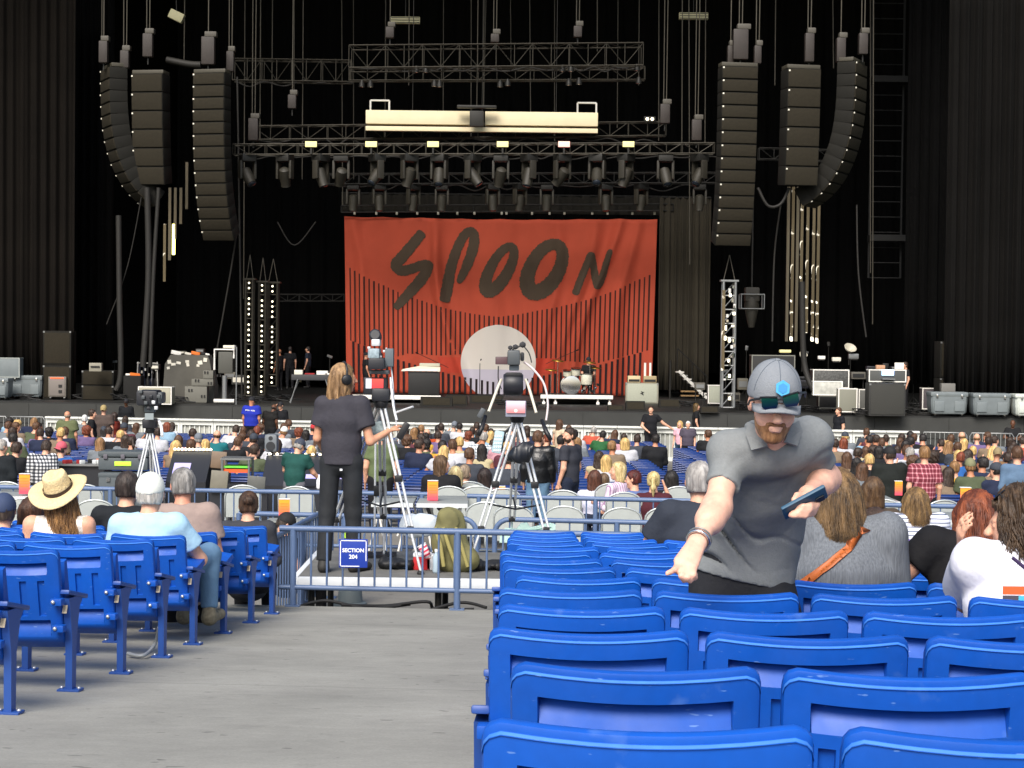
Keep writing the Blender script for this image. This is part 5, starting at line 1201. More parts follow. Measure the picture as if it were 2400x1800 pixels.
# ================================================================== near furniture: railings, camera platform, terrace
rail_blue = M('rail_blue', '#566b8e', .45, var=.08, vscale=8); alu = M('aluminium', '#dde0e2', .35, metal=.35); plastic_blk = M('plastic_black', '#1b1c1f', .45)
sign_blue = M('sign_blue', '#1c3a9c', .4); sign_white = M('sign_white', '#eef0f4', .5); platform_top = M('platform_carpet', '#6b6b68', .9, var=.15, vscale=6)
def railing(name, a, b_, h, lab, posts, spacing=.13, low=.16, r=.026, mat=rail_blue, ends=(), bal=True, group=None):
    """a, b_: foot points; round top rail, bottom rail, square balusters and posts"""
    a, b_ = Vector(a), Vector(b_); t = thing(name, a, lab, 'railing', group); v = b_ - a; up = Vector((0, 0, h)); L = v.length
    pts = [up, v + up]
    if 'right' in ends:
        dr = v.normalized(); pts = [up, v + up - dr * .16] + [v + up - dr * .16 + dr * .16 * math.sin(k * .314) - Vector((0, 0, .16 * (1 - math.cos(k * .314)))) for k in range(1, 6)] + [v + Vector((0, 0, 0))]
    if 'left' in ends:
        dr = v.normalized(); pts = [Vector()] + [up + dr * .16 - dr * .16 * math.cos(k * .314) - Vector((0, 0, .16 * (1 - math.sin(k * .314)))) for k in range(0, 6)] + [v + up]
    pipe('top_rail', pts, r, mat, t); rod('bottom_rail', Vector((0, 0, low)), v + Vector((0, 0, low)), r * .8, mat, t)
    for p in posts: q = v * p; rod('post', q, q + up, r * 1.05, mat, t); box('post_foot', q + Vector((0, 0, .006)), (.12, .10, .012), mat, t)
    if bal:
        n = int(L / spacing)
        for i in range(1, n):
            q = v * (i / n); rod('baluster', q + Vector((0, 0, low)), q + up, .009, mat, t, 6)
    return t
def on_deck(px, py):
    v = ray(px, py); lo, hi = 1., 40.
    for _ in range(40):
        m = (lo + hi) / 2; p = (v.x * m, m, ZC + v.z * m)
        if p[2] > deck_z(p[0], p[1]): lo = m
        else: hi = m
    return Vector((v.x * lo, lo, deck_z(v.x * lo, lo)))
RU = 14.95
def railp(x): y = RU - KD * x; return Vector((x, y, deck_z(x, y)))
rl = railing('aisle_railing', railp(-1.90), railp(5.6), .645, 'blue steel railing across the end of the concrete aisle', (0.015, .196, .40, .6, .8, .99))
xl = W(685, 1250, 15.1).x
# section sign
sp = W(828, 1297, 14.86); t = thing('section_sign', sp, 'blue sign reading SECTION 204 hung on the aisle railing', 'sign')
box('sign_plate', (0, 0, 0), (.232, .008, .232), sign_blue, t, bev=.003)
fr = MB(); e = .104
for (x0, z0, x1, z1) in ((-e, e, e, e), (-e, -e, e * .45, -e), (-e, -e, -e, e), (e, -e * .55, e, e)): fr.box(((x0 + x1) / 2, -.0055, (z0 + z1) / 2), (abs(x1 - x0) + .007, .002, abs(z1 - z0) + .007))
fr.build('border', sign_white, t)
text_mesh('lettering', 'SECTION', .043, sign_white, t, (0, -.0062, .024), (R(90), 0, 0), .0013); text_mesh('lettering', '204', .046, sign_white, t, (0, -.0062, -.028), (R(90), 0, 0), .0013)
for dx in (-.08, .08): rod('hanger', (dx, .012, .1), (dx, .02, .155), .004, rail_blue, t)
b = MB(); b.tube([(.078, -.012, -.105), (.085, -.014, -.03), (.115, -.012, -.035), (.118, -.012, -.105)], .02, 6); 
# camera platform
PZ = 1.822; pf0 = W(700, 1360, 15.75); t = thing('camera_platform', (pf0.x, 15.75, TERR), 'low grey camera platform with white front edge behind the railing', 'platform')
pw = 3.6; ph_ = PZ - TERR
box('platform_deck', (pw / 2, .95, ph_ - .02), (pw, 1.9, .04), platform_top, t); box('front_edge', (pw / 2, -.03, ph_ - .055), (pw, .05, .105), M('edge_white', '#dfe4e8', .5, var=.05), t, bev=.006)
box('side_edge', (-.03, .95, ph_ - .055), (.05, 1.9, .105), M('edge_white', '#dfe4e8', .5), t, bev=.006)
for x in (.1, 1.2, 2.4, 3.5):
    for y in (.1, 1.8): rod('leg', (x, y, 0), (x, y, ph_ - .06), .03, steel_blk, t)
t2 = railing('platform_side_railing', (pf0.x - .30, 15.9, TERR), (pf0.x - .05, 19.2, TERR), .95, 'grey-blue side railing running back beside the camera platform', (.02, .5, .98), .12)
# black cables on the terrace floor below the railing
for i, (pts, lab) in enumerate((([(800, 1418), (900, 1424), (1000, 1410), (1020, 1432), (1110, 1428)], 'looping black cable under the aisle railing'), ([(690, 1425), (760, 1412), (860, 1426), (960, 1420)], 'second black cable under the left part of the railing'), ([(1000, 1432), (1080, 1416), (1140, 1424)], 'short black cable near the right end of the aisle'))):
    P = []
    for (x_, y_) in pts: v = ray(x_, y_ + 6); dd = (TERR + .03 - ZC) / v.z; dd = min(dd, 18.2); P.append(Vector((v.x * 15.45, 15.45 + random.uniform(0, .15), TERR + .03 + .06 * random.random())))
    P = [Vector((W(x_, y_, 15.4).x, 15.4 + .1 * (k % 2), W(x_, y_, 15.4).z)) for k, (x_, y_) in enumerate(pts)]
    t = thing('floor_cable', P[0], lab, 'cable'); pipe('cable', [q - P[0] for q in P], .014, rubber, t)
# terrace railings
def tp(px, d): return Vector((W(px, 1200, d).x, d, TERR))
for i, (pa, pb, d0, d1, en, po, lab) in enumerate(((560, 1118, 19.9, 19.6, ('right',), (.0, .45), 'near terrace railing left of its gap, ending in a bent rail'), (1160, 2500, 19.6, 18.9, ('left',), (.22, .42, .62, .82), 'near terrace railing right of the gap'),
        (-60, 1010, 22.9, 22.6, (), (.02, .3, .6, .98), 'far terrace railing on the left behind the folding chairs'), (1095, 2500, 22.4, 21.6, (), (.02, .22, .45, .7, .98), 'far terrace railing on the right behind the folding chairs'))):
    railing('terrace_railing', tp(pa, d0), tp(pb, d1), .80, lab, po, .16, .14, .028, group='terrace railings', ends=en)
railing('terrace_railing', tp(2155, 19.2), Vector((W(2440, 1300, 15.9).x, 15.9, TERR)), .80, 'slanting terrace railing behind the striped-shirt woman', (.02, .5, .98), .14, .14, .028, group='terrace railings')
# folding chairs
chair_grey = M('chair_grey', '#b2b8b5', .5, var=.05, vscale=6, bump=.15, bscale=120); chair_tube = M('chair_tube', '#c4cac8', .35, metal=.5)
def uprofile(w, z0, z1, n=12, r=None):
    r = r or w / 2; pts = [(-w / 2, z0), (-w / 2, z1 - r * .62)]
    pts += [(-w / 2 * math.cos(math.pi * k / n), z1 - r * .62 + r * .62 * math.sin(math.pi * k / n)) for k in range(1, n)] + [(w / 2, z1 - r * .62), (w / 2, z0)]
    return pts
b = MB(); P = uprofile(.43, .40, .80); b.prism(P, -.006, .006); ME_CPAN = b.mesh('back_panel', chair_grey, angle=40)
b = MB(); b.tube([(x, .0, z) for x, z in uprofile(.455, .40, .815)], .011, 8); ME_CFR = b.mesh('back_frame', chair_tube, smooth=True)
b = MB(); b.prism([(-.2, .42), (.2, .42), (.2, .445), (-.2, .445)], 0, .40); ME_CSEAT = b.mesh('seat', chair_grey, angle=40)
b = MB(); b.tube([(0, -.02, .42), (0, -.10, .1), (0, -.12, 0)], .011, 8); ME_CLB = b.mesh('leg', chair_tube, smooth=True)
b = MB(); b.tube([(0, -.02, .62), (0, .14, .42), (0, .40, 0)], .011, 8); ME_CLF = b.mesh('leg', chair_tube, smooth=True)
b = MB(); b.tube([(-.21, .26, .2), (.21, .26, .2)], .009, 6); ME_CST = b.mesh('stretcher', chair_tube, smooth=True)
def folding_chair(p, rz, lab):
    t = thing('folding_chair', p, lab, 'folding chair', 'grey folding chairs on the terrace', rz)
    k = ob('back_panel', ME_CPAN, t, (0, -.02, 0), (R(7), 0, 0)); ob('back_frame', ME_CFR, t, (0, -.02, 0), (R(7), 0, 0)); ob('seat', ME_CSEAT, t, (0, .03, 0))
    for sx in (-1, 1): ob('leg', ME_CLB, t, (sx * .225, 0, 0)); ob('leg', ME_CLF, t, (sx * .215, 0, 0))
    ob('stretcher', ME_CST, t)
near_ch = ((1205, 21.2), (1325, 21.2), (1455, 21.1), (1558, 21.2), (60, 21.4), (225, 21.3), (1140, 21.6), (2098, 20.8)); far_ch = ((570, 23.6), (697, 23.5), (1056, 23.8), (1178, 23.6), (1322, 23.4), (1435, 24.6), (1460, 23.2), (1590, 24.2), (200, 23.4), (2205, 22.6), (1098, 24.6), (1118, 23.9), (20, 23.7), (2070, 22.6))
for i, (px, d) in enumerate(sorted(near_ch)): folding_chair(tp(px, d), random.uniform(-.12, .12), f'grey round-backed folding chair, {ORD[i]} from left in front of the far terrace railing')
for i, (px, d) in enumerate(sorted(far_ch)): folding_chair(tp(px, d), random.uniform(-.15, .15), f'grey round-backed folding chair, {ORD[i]} from left behind the far terrace railing')
# tables and table cards
tab_grey = M('table_grey', '#8d9290', .5); tab_edge = M('table_edge', '#cfd4d4', .4)
def ftable(pa, pb, d0, d1, lab):
    a, c = W(pa, 1180, d0), W(pb, 1180, d0); w = c.x - a.x; t = thing('trestle_table', ((a.x + c.x) / 2, d0, TERR), lab, 'table', 'grey trestle tables on the terrace'); dp = d1 - d0
    box('table_top', (0, dp / 2, .735), (w, dp, .03), tab_grey, t, bev=.006); box('table_edge', (0, -.004, .725), (w, .012, .05), tab_edge, t)
    for sx in (-1, 1):
        for sy in (0, 1): rod('leg', (sx * w * .38, .12 + sy * (dp - .24), .72), (sx * w * .40 - sx * .16 * (1 - sy) + sx * .16 * sy, .12 + sy * (dp - .24), 0), .013, white_paint, t)
        rod('brace', (sx * w * .36, .12, .70), (sx * w * .12, .12, .34), .011, white_paint, t); rod('brace', (sx * w * .36, dp - .12, .70), (sx * w * .12, dp - .12, .34), .011, white_paint, t)
    return t
ftable(870, 968, 21.9, 23.0, 'grey trestle table behind the left tripod'); ftable(976, 1096, 21.9, 23.0, 'grey trestle table carrying the orange card, left of the right tripod'); ftable(-60, 68, 22.2, 23.3, 'grey trestle table at the left edge with an orange card'); ftable(2180, 2330, 20.6, 21.6, 'grey trestle table with white edge at the right behind the redhead'); ftable(1960, 2110, 22.9, 23.8, 'narrow grey table beyond the striped-shirt woman')
cardm = gradient('card_print', '#e84f62', '#f5a32a', .03, .20)
def card(px, py0, py1, d, lab, fold=False):
    p = W(px, py1, d); h = (py1 - py0) * d / F; t = thing('table_card', p, lab, 'table card', 'orange table cards')
    s = h / .23; b = MB(); w = .062
    b.add([(-w, 0, 0), (w, 0, 0), (0, .09, 0), (-w, 0, .23), (w, 0, .23), (0, .09, .23)], [(0, 1, 4, 3), (1, 2, 5, 4), (2, 0, 3, 5), (2, 1, 0), (3, 4, 5)]); o = b.build('card_body', cardm, t); o.scale = (s, s, s)
    k = box('top_rim', (0, .03, .2325 * s), (.124 * s, .075 * s, .006), sign_white, t)
    for z in (.09, .12, .15, .18): box('print_line', (-.0, -.0015, z * s), (.09 * s, .002, .007 * s), M('print_orange', '#d9862a', .6), t)
card(57, 1111, 1158, 22.3, 'orange and pink card at the left edge on a table'); card(666, 1170, 1218, 19.3, 'orange folded card on the near terrace railing ledge'); card(1014, 1127, 1173, 22.2, 'orange and pink card on the middle table'); card(1177, 1140, 1166, 24.4, 'orange card behind the right tripod'); card(2106, 1128, 1161, 23.2, 'orange card beyond the striped-shirt woman'); card(2263, 1143, 1190, 20.9, 'tall orange card behind the redhead')
# shelf under the folded card so that it rests on something
t = thing('ledge_table', (W(666, 1218, 19.3).x, 19.25, TERR), 'small table standing before the near terrace railing with the folded card', 'table'); zt = W(666, 1218, 19.3).z - TERR; box('table_top', (0, .1, zt - .012), (.36, .3, .02), tab_grey, t); rod('leg', (0, .1, 0), (0, .1, zt - .02), .02, white_paint, t)
t = thing('grey_tray_table', (W(1177, 1166, 24.4).x, 24.4, TERR), 'small table behind the right tripod with an orange card', 'table'); zt = W(1177, 1166, 24.4).z - TERR; box('table_top', (0, .1, zt - .012), (.9, .4, .02), tab_grey, t)
for sx in (-.4, .4): rod('leg', (sx, .1, 0), (sx, .1, zt - .02), .015, white_paint, t)

# ------------------------------------------------------------------ camera rigs
cam_grey = M('camera_grey', '#4a4f52', .45, var=.1); cam_dark = M('camera_dark', '#22242a', .45); glass_dk = M('glass_dark', '#10141c', .08, spec=.8)
def screen_mat(name, kind):
    if name in MATS: return MATS[name]
    m = M(name, '#101010', .2); nt, b = nodes_of(m); s = obj_xyz(nt)
    r = nt.nodes.new('ShaderNodeMapRange'); nt.links.new(s[2], r.inputs[0]); r.inputs[1].default_value = -.04; r.inputs[2].default_value = .05
    c = mix_col(nt, r.outputs[0], (.75, .22, .22) if kind == 0 else (.55, .04, .05), (.85, .55, .62) if kind == 0 else (.75, .08, .06))
    # pale dot or panel
    d = math_node(nt, 'SQRT', math_node(nt, 'ADD', math_node(nt, 'POWER', s[0], vb=2.), math_node(nt, 'POWER', math_node(nt, 'ADD', s[2], vb=.032), vb=2.)))
    if kind == 0: k = math_node(nt, 'LESS_THAN', d, vb=.014)
    else: k = math_node(nt, 'LESS_THAN', s[0], vb=-.028)
    c = mix_col(nt, k, c, (.95, .85, .75) if kind == 0 else (.72, .7, .8)); b.inputs['Base Color'].default_value = (0, 0, 0, 1)
    nt.links.new(c, b.inputs['Emission Color']); b.inputs['Emission Strength'].default_value = .75; return m
def legpair(name, a, b_, t, gap=.038, r=.0135, mat=alu):
    a, b_ = Vector(a), Vector(b_); d = (b_ - a); sdv = d.cross(Vector((0, 1, 0))).normalized() * gap / 2
    k = rod(name, a + sdv, b_ + sdv, r, mat, t); rod(name, a - sdv, b_ - sdv, r, mat, t)
def tripod(base_z, apex, feet, lab, mids=.45, mat=alu):
    t = thing('camera_tripod', (apex[0], apex[1], base_z), lab, 'tripod', 'camera tripods'); o = t.location
    A = Vector(apex) - o
    for f in feet:
        Fp = Vector(f) - o; mid = A.lerp(Fp, mids); low = A.lerp(Fp, .74)
        legpair('leg', A.lerp(Fp, .03), mid, t); box('clamp', mid, (.07, .05, .06), plastic_blk, t, bev=.01); legpair('leg', mid, low, t, .045, .012, mat); box('clamp', low, (.06, .045, .05), plastic_blk, t, bev=.01); rod('lower_leg', low, Fp + Vector((0, 0, .03)), .012, mat, t)
        b = MB(); b.lathe([(.03, 0), (.034, .012), (.02, .035)], 10, c=Fp); b.build('rubber_foot', rubber, t, angle=40)
        rod('spreader', A.lerp(Fp, .58), (A.x, A.y, A.lerp(Fp, .62).z), .008, plastic_blk, t)
    b = MB(); b.lathe([(.05, -.06), (.065, -.03), (.065, .03), (.05, .05)], 16, c=A); b.build('bowl', plastic_blk, t, angle=40)
    return t, A
# left rig (next to the operator)
ap = W(893, 940, 16.2); t, A = tripod(PZ, ap, (Vector((W(986, 1330, 15.95).x, 15.95, PZ)), Vector((W(752, 1325, 16.9).x, 16.9, PZ)), Vector((W(900, 1300, 17.4).x, 17.4, PZ))), 'silver tripod on the platform right of the operator, holding a tall camera rig')
ar = thing('film_camera', ap + Vector((0, 0, .0)), 'tall film camera rig with red monitor on the left tripod', 'camera'); z = ar.location.z
def at(px, py, d=16.2): return W(px, py, d) - ar.location
box('fluid_head', at(893, 925), (.16, .16, .12), cam_dark, ar, bev=.03); box('monitor', at(880, 905), (.21, .05, .155), cam_dark, ar, bev=.012); box('screen', at(878, 899, 16.17), (.155, .006, .085), screen_mat('screen_red', 1), ar)
box('plate', at(890, 872), (.17, .2, .035), cam_grey, ar, bev=.008); box('camera_body', at(885, 852), (.14, .34, .10), cam_dark, ar, bev=.015); box('lens_mount', at(878, 828), (.10, .26, .085), M('cam_pale', '#8fa0a8', .4, var=.3, vscale=30), ar, bev=.012); box('battery', at(913, 838), (.075, .12, .16), M('cam_pale2', '#5a646a', .5), ar, bev=.01)
box('viewfinder', at(882, 803), (.075, .18, .06), alu, ar, bev=.012); b = MB(); b.lathe([(.04, -.08), (.052, -.07), (.052, .05), (.04, .06)], 16, c=at(880, 787), axis=Vector((0, -1, .2))); b.build('top_light', cam_dark, ar, angle=40)
for k in range(6): box('knob', at(865 + 9 * k, 815 + (k * 17) % 30), (.025, .05, .02), random.choice((alu, plastic_blk)), ar, bev=.004)
pipe('pan_bar', [at(915, 885), at(922, 950, 16.1), at(930, 985, 16.05)], .012, alu, ar); pipe('cable', [at(905, 815), at(918, 870), at(925, 960), at(935, 1040)], .006, sign_white, ar); pipe('cable', [at(890, 880), at(897, 930), at(905, 1000)], .006, plastic_blk, ar)
box('grip', at(945, 1010, 16.1), (.06, .06, .16), plastic_blk, ar, (0, .5, 0), .015); rod('handle_bar', at(925, 968, 16.1), at(968, 953, 16.0), .010, alu, ar)
# clear bag of accessories and support column behind the left rig
t = thing('accessory_bag', W(883, 1010, 16.3), 'clear bag hanging under the left camera rig', 'bag'); b = MB(); b.box((0, 0, 0), (.16, .08, .18)); o = box('bag', (0, 0, 0), (.15, .07, .18), M('clear_bag', '#9fb0b4', .15, var=.4, vscale=25), t, bev=.03); rod('strap', (0, 0, .09), (.02, 0, .22), .006, plastic_blk, t)
t = thing('light_stand', (W(890, 1290, 17.2).x, 17.2, PZ), 'twin-pole black-clamped stand behind the left tripod', 'stand')
for dx in (-.05, .04): rod('pole', (dx, 0, 0), (dx, 0, 1.15), .010, alu, t)
box('clamp_block', (0, 0, .62), (.12, .06, .1), plastic_blk, t, bev=.01); box('foot', (0, 0, .015), (.3, .3, .03), plastic_blk, t)
# right rig
ap2 = W(1212, 975, 16.6); t, A = tripod(PZ, ap2, (Vector((W(1098, 1330, 16.4).x, 16.4, PZ)), Vector((W(1305, 1330, 16.35).x, 16.35, PZ)), Vector((W(1196, 1300, 17.6).x, 17.6, PZ))), 'silver tripod without an operator, holding a camera before the disc')
ar = thing('video_camera', ap2, 'video camera with pan bars and pink preview screen on the right tripod', 'camera')
def at2(px, py, d=16.6): return W(px, py, d) - ar.location
b = MB(); b.lathe([(.085, -.09), (.105, -.06), (.105, .06), (.085, .09)], 20, c=at2(1203, 900), axis=Vector((1, 0, 0))); b.build('fluid_head', cam_dark, ar, angle=40); box('tilt_plate', at2(1204, 878), (.15, .16, .03), plastic_blk, ar, bev=.006); box('wedge_plate', at2(1205, 862), (.09, .14, .05), M('cam_pale2', '#5a646a', .5), ar, bev=.01)
box('camera_body', at2(1204, 838), (.115, .24, .135), cam_grey, ar, bev=.02); b = MB(); b.lathe([(.05, 0), (.055, .12), (.06, .2)], 18, c=at2(1204, 842, 16.75), axis=Vector((0, 1, 0))); b.build('lens', cam_dark, ar, angle=40)
box('flip_screen', at2(1176, 845), (.115, .02, .07), M('flip_brown', '#5a4448', .4), ar, bev=.006); box('grip_handle', at2(1224, 836), (.035, .15, .08), cam_dark, ar, bev=.015)
for (px, py, r_) in ((1196, 815, .022), (1208, 813, .026), (1225, 808, .030)): b = MB(); b.lathe([(0, -r_), (r_ * .8, -r_ * .6), (r_, 0), (r_ * .8, r_ * .6), (0, r_)], 12, c=at2(px, py)); b.build('microphone_foam', M('foam', '#3a3a3c', .95), ar, smooth=True)
rod('mic_arm', at2(1200, 820), at2(1225, 808), .008, plastic_blk, ar)
pipe('pan_bar', [at2(1175, 890), at2(1168, 905, 16.5), at2(1145, 965, 16.35)], .013, M('bar_cream', '#cfcab8', .4), ar); pipe('pan_bar', [at2(1232, 890), at2(1240, 910, 16.5), at2(1257, 968, 16.35)], .013, M('bar_cream', '#cfcab8', .4), ar)
for px, py, dx in ((1138, 975, -.06), (1270, 985, .08)): b = MB(); b.tube([at2(px, py, 16.35), at2(px, py, 16.3) + Vector((dx * .5, -.08, -.10)), at2(px, py, 16.3) + Vector((dx, -.10, -.17))], [.016, .022, .019], 10); b.build('rubber_grip', plastic_blk, ar, smooth=True)
box('grip_remote', at2(1128, 968, 16.3), (.045, .05, .09), M('remote_grey', '#51565a', .5), ar, (0, .5, 0), .01); box('preview_frame', at2(1209, 958, 16.45), (.185, .03, .145), M('preview_grey', '#8d93a4', .4), ar, bev=.008); box('preview_screen', at2(1209, 954, 16.42), (.165, .006, .105), screen_mat('screen_pink', 0), ar)
pipe('white_cable', [at2(1228, 848), at2(1252, 868), at2(1275, 900), at2(1284, 945), at2(1280, 985)], .010, M('cable_white', '#e6d8d8', .5), ar); pipe('cable', [at2(1228, 812), at2(1240, 828), at2(1246, 850)], .005, plastic_blk, ar); pipe('cable', [at2(1168, 858), at2(1168, 890), at2(1175, 912)], .005, plastic_blk, ar)
pipe('ring_handle', [at2(1200, 1000), at2(1180, 1020), at2(1178, 1060), at2(1200, 1080), at2(1228, 1068), at2(1232, 1030), at2(1216, 1002)], .012, plastic_blk, ar)
t = thing('hanging_remote', W(1167, 1036, 16.3), 'pale keypad box strapped to the right tripod leg', 'keypad'); box('body', (0, 0, 0), (.085, .04, .20), M('keypad_pale', '#a9c4cc', .4), t, (0, R(10), 0), .012)
for i in range(5):
    for j in range(4): box('key', (-.028 + .018 * j + .01 * (2 - i) * .2, -.022, .055 - .032 * i), (.011, .006, .016), M('key_white', '#e8eef0', .5), t, (0, R(10), 0))
t = thing('rain_cover', W(1225, 1062, 16.35), 'black folded cover hanging inside the right tripod', 'cover'); fd = Field(); fd.ell((0, 0, 0), (.10, .06, .09)).ell((-.06, 0, -.03), (.07, .05, .05)).ell((.06, 0, .03), (.05, .05, .07)); v, q = fd.mesh(.01, folds(3, .012, 25)); link(bpy.data.objects.new('folded_cloth', np_mesh(v, q, 'folded_cloth', M('cover_black', '#1e2128', .35))), t)
# backpack and odds on the platform
bp = thing('backpack', Vector((W(1065, 1345, 16.2).x, 16.2, PZ)), 'olive and brown hiking backpack on the platform behind the railing', 'backpack')
fd = Field(); fd.slab((0, 0, .08), (-.05, .02, .46), (1, 0, 0), (.17, .12), (.12, .10), .05).ell((.10, -.05, .12), (.12, .10, .12), None, .04).ell((-.12, -.03, .25), (.08, .09, .14), None, .04); v, q = fd.mesh(.01, folds(9, .012, 18)); link(bpy.data.objects.new('bag_body', np_mesh(v, q, 'bag_body', M('olive_cloth', '#6d6a45', .85, var=.35, vscale=6))), bp)
for i, (x0, x1) in enumerate(((-.08, .02), (.03, .12), (-.15, -.09))): pipe('strap', [(x0 - .02, -.13, .40), (x0 + .03, -.16, .25), (x1, -.15, .06)], .018, M('strap_tan', ('#9a9158', '#5a5148', '#8a8250')[i], .8), bp)
for i, (px, py, nm, col, sz, lab) in enumerate(((990, 1330, 'cooler_box', '#c8252c', (.16, .12, .12), 'red and white cooler at the foot of the left tripod'), (1012, 1335, 'white_box', '#e8ecf0', (.10, .12, .11), 'small white box beside the red cooler'), (930, 1332, 'black_bag', '#17181b', (.34, .2, .10), 'black soft bag between the operator and the backpack'), (1150, 1345, 'black_bag', '#1a1b1e', (.36, .2, .09), 'black soft bag right of the backpack'), (985, 1262, 'plastic_bag', '#e4edf2', (.22, .14, .24), 'white plastic bag behind the left tripod leg'))):
    d_ = 16.3 if i < 4 else 17.0; p = Vector((W(px, py, d_).x, d_, PZ if i < 4 else W(px, 1262, d_).z)); t = thing(nm, p, lab, nm.split('_')[-1]); m_ = M('odd_' + nm + str(i), col, .6)
    if nm in ('black_bag', 'plastic_bag'): fd = Field(); fd.slab((-sz[0] / 3, 0, sz[2] / 2), (sz[0] / 3, 0, sz[2] / 2), (0, 1, 0), (sz[1] / 2, sz[2] / 2), (sz[1] / 2, sz[2] / 2 * .8)); v, q = fd.mesh(.012, folds(i, .012, 22)); link(bpy.data.objects.new('bag_body', np_mesh(v, q, 'bag_body', m_)), t)
    else: box('body', (0, 0, sz[2] / 2), sz, m_, t, bev=.012); box('lid', (0, 0, sz[2] + .012), (sz[0] * 1.03, sz[1] * 1.03, .03), sign_white, t, bev=.008)
t = thing('water_bottle', Vector((W(1022, 1345, 16.05).x, 16.05, PZ)), 'clear plastic water bottle beside the backpack', 'bottle'); b = MB(); b.lathe([(.028, 0), (.032, .02), (.03, .08), (.032, .14), (.012, .18), (.012, .195)], 14); b.build('bottle', M('pet_clear', '#a9bcc8', .1), t, smooth=True); b = MB(); b.lathe([(.015, .19), (.015, .21), (0, .212)], 12); b.build('bottle_cap', sign_white, t)
t = thing('soda_cup', W(1004, 1306, 16.1), 'pink and white striped cup beside the backpack', 'cup'); b = MB(); b.lathe([(.03, 0), (.042, .12)], 14); o = b.build('cup', stripes('cup_stripe', '#f0d6da', '#d83a55', 28, .5), t, smooth=True); o.rotation_euler = (0, R(-30), 0); b = MB(); b.lathe([(.044, .12), (.044, .128), (0, .13)], 14); k = b.build('lid', sign_white, t); k.rotation_euler = (0, R(-30), 0)
# pale green foam hand
hv = W(1235, 1247, 17.4); t = thing('foam_hand', hv, 'pale mint foam pointing hand lying behind the railing', 'foam hand')
b = MB(); b.prism([(-.26, -.10), (-.25, .0), (-.20, .035), (-.10, .03), (-.06, .08), (.0, .09), (.03, .045), (.10, .06), (.22, .09), (.27, .075), (.27, .03), (.2, .0), (.06, -.04), (.02, -.10)], -.03, .03); b.build('foam_body', M('mint_foam', '#c9ebe0', .8, var=.04), t, angle=30); pipe('outline', [(-.2, -.034, -.0), (-.1, -.034, .01), (.0, -.034, .02), (.1, -.034, .03), (.23, -.034, .055)], .004, M('mint_line', '#7fae9f', .8), t); box('support', (0, .06, -.42), (.05, .05, .64), steel_blk, t)
# stacked cups and bottle row seen between the operator's legs
t = thing('cone_marker', Vector((W(822, 1262, 18.6).x, 18.6, TERR)), 'grey traffic cone with lime and white bands behind the operator', 'cone'); hz = W(822, 1162, 18.6).z - TERR
b = MB(); b.lathe([(.17, 0), (.17, .03), (.13, .04), (.022, hz), (0, hz + .005)], 20); b.build('cone_body', M('cone_grey', '#5a6468', .6), t, angle=40)
for z0, z1, m_ in ((.62, .70, M('lime', '#b9e63a', .5)), (.22, .32, M('lime', '#b9e63a', .5)), (.34, .40, sign_white)):
    r0 = .13 - (.108) * (z0 * hz - .04) / (hz - .04); r1 = .13 - .108 * (z1 * hz - .04) / (hz - .04); b = MB(); b.lathe([(r0 + .004, z0 * hz), (r1 + .004, z1 * hz)], 20); b.build('band', m_, t, angle=40)

# ================================================================== sound desk area at the front of the bowl
def bp_(px, d): x = W(px, 1100, d).x; return Vector((x, d, bowl_z(x, d)))
case_grey = M('pelican_grey', '#4c5458', .6, var=.06); lime = M('lime_label', '#c6f04a', .5)
t = thing('equipment_case', bp_(288, 26.9), 'grey plastic equipment case with lime green label on a bench', 'case'); o = t.location; zt = W(288, 1102, 26.9).z - o.z; hz = 44 * 26.9 / F; wz = 116 * 26.9 / F
box('case_bottom', (0, .25, zt + hz * .33), (wz, .5, hz * .66), case_grey, t, bev=.02); box('case_lid', (0, .25, zt + hz * .85), (wz * 1.02, .51, hz * .3), case_grey, t, bev=.025); box('label', (0, -.008, zt + hz * .35), (wz * .34, .01, hz * .24), lime, t, bev=.003)
for x in (-.35, 0, .35): box('latch', (wz * x, -.012, zt + hz * .72), (.06, .03, .07), M('latch_grey', '#5d5a63', .5), t, bev=.006)
t = thing('equipment_case', bp_(288, 26.7), 'second grey equipment case below the one with the lime label', 'case'); zt2 = zt - .03; box('case_bottom', (0, .28, zt2 / 2 + .05), (wz, .5, zt2 - .12), case_grey, t, bev=.02); box('case_lid', (0, .28, zt2 - .04), (wz * 1.02, .51, .07), case_grey, t, bev=.02)
for sx in (-.3, .3): box('latch', (wz * sx, .02, zt2 - .1), (.05, .03, .06), chrome, t)
purple_scr = M('screen_purple', '#8c86b4', .3, emit='#a79fd6', estr=.5)
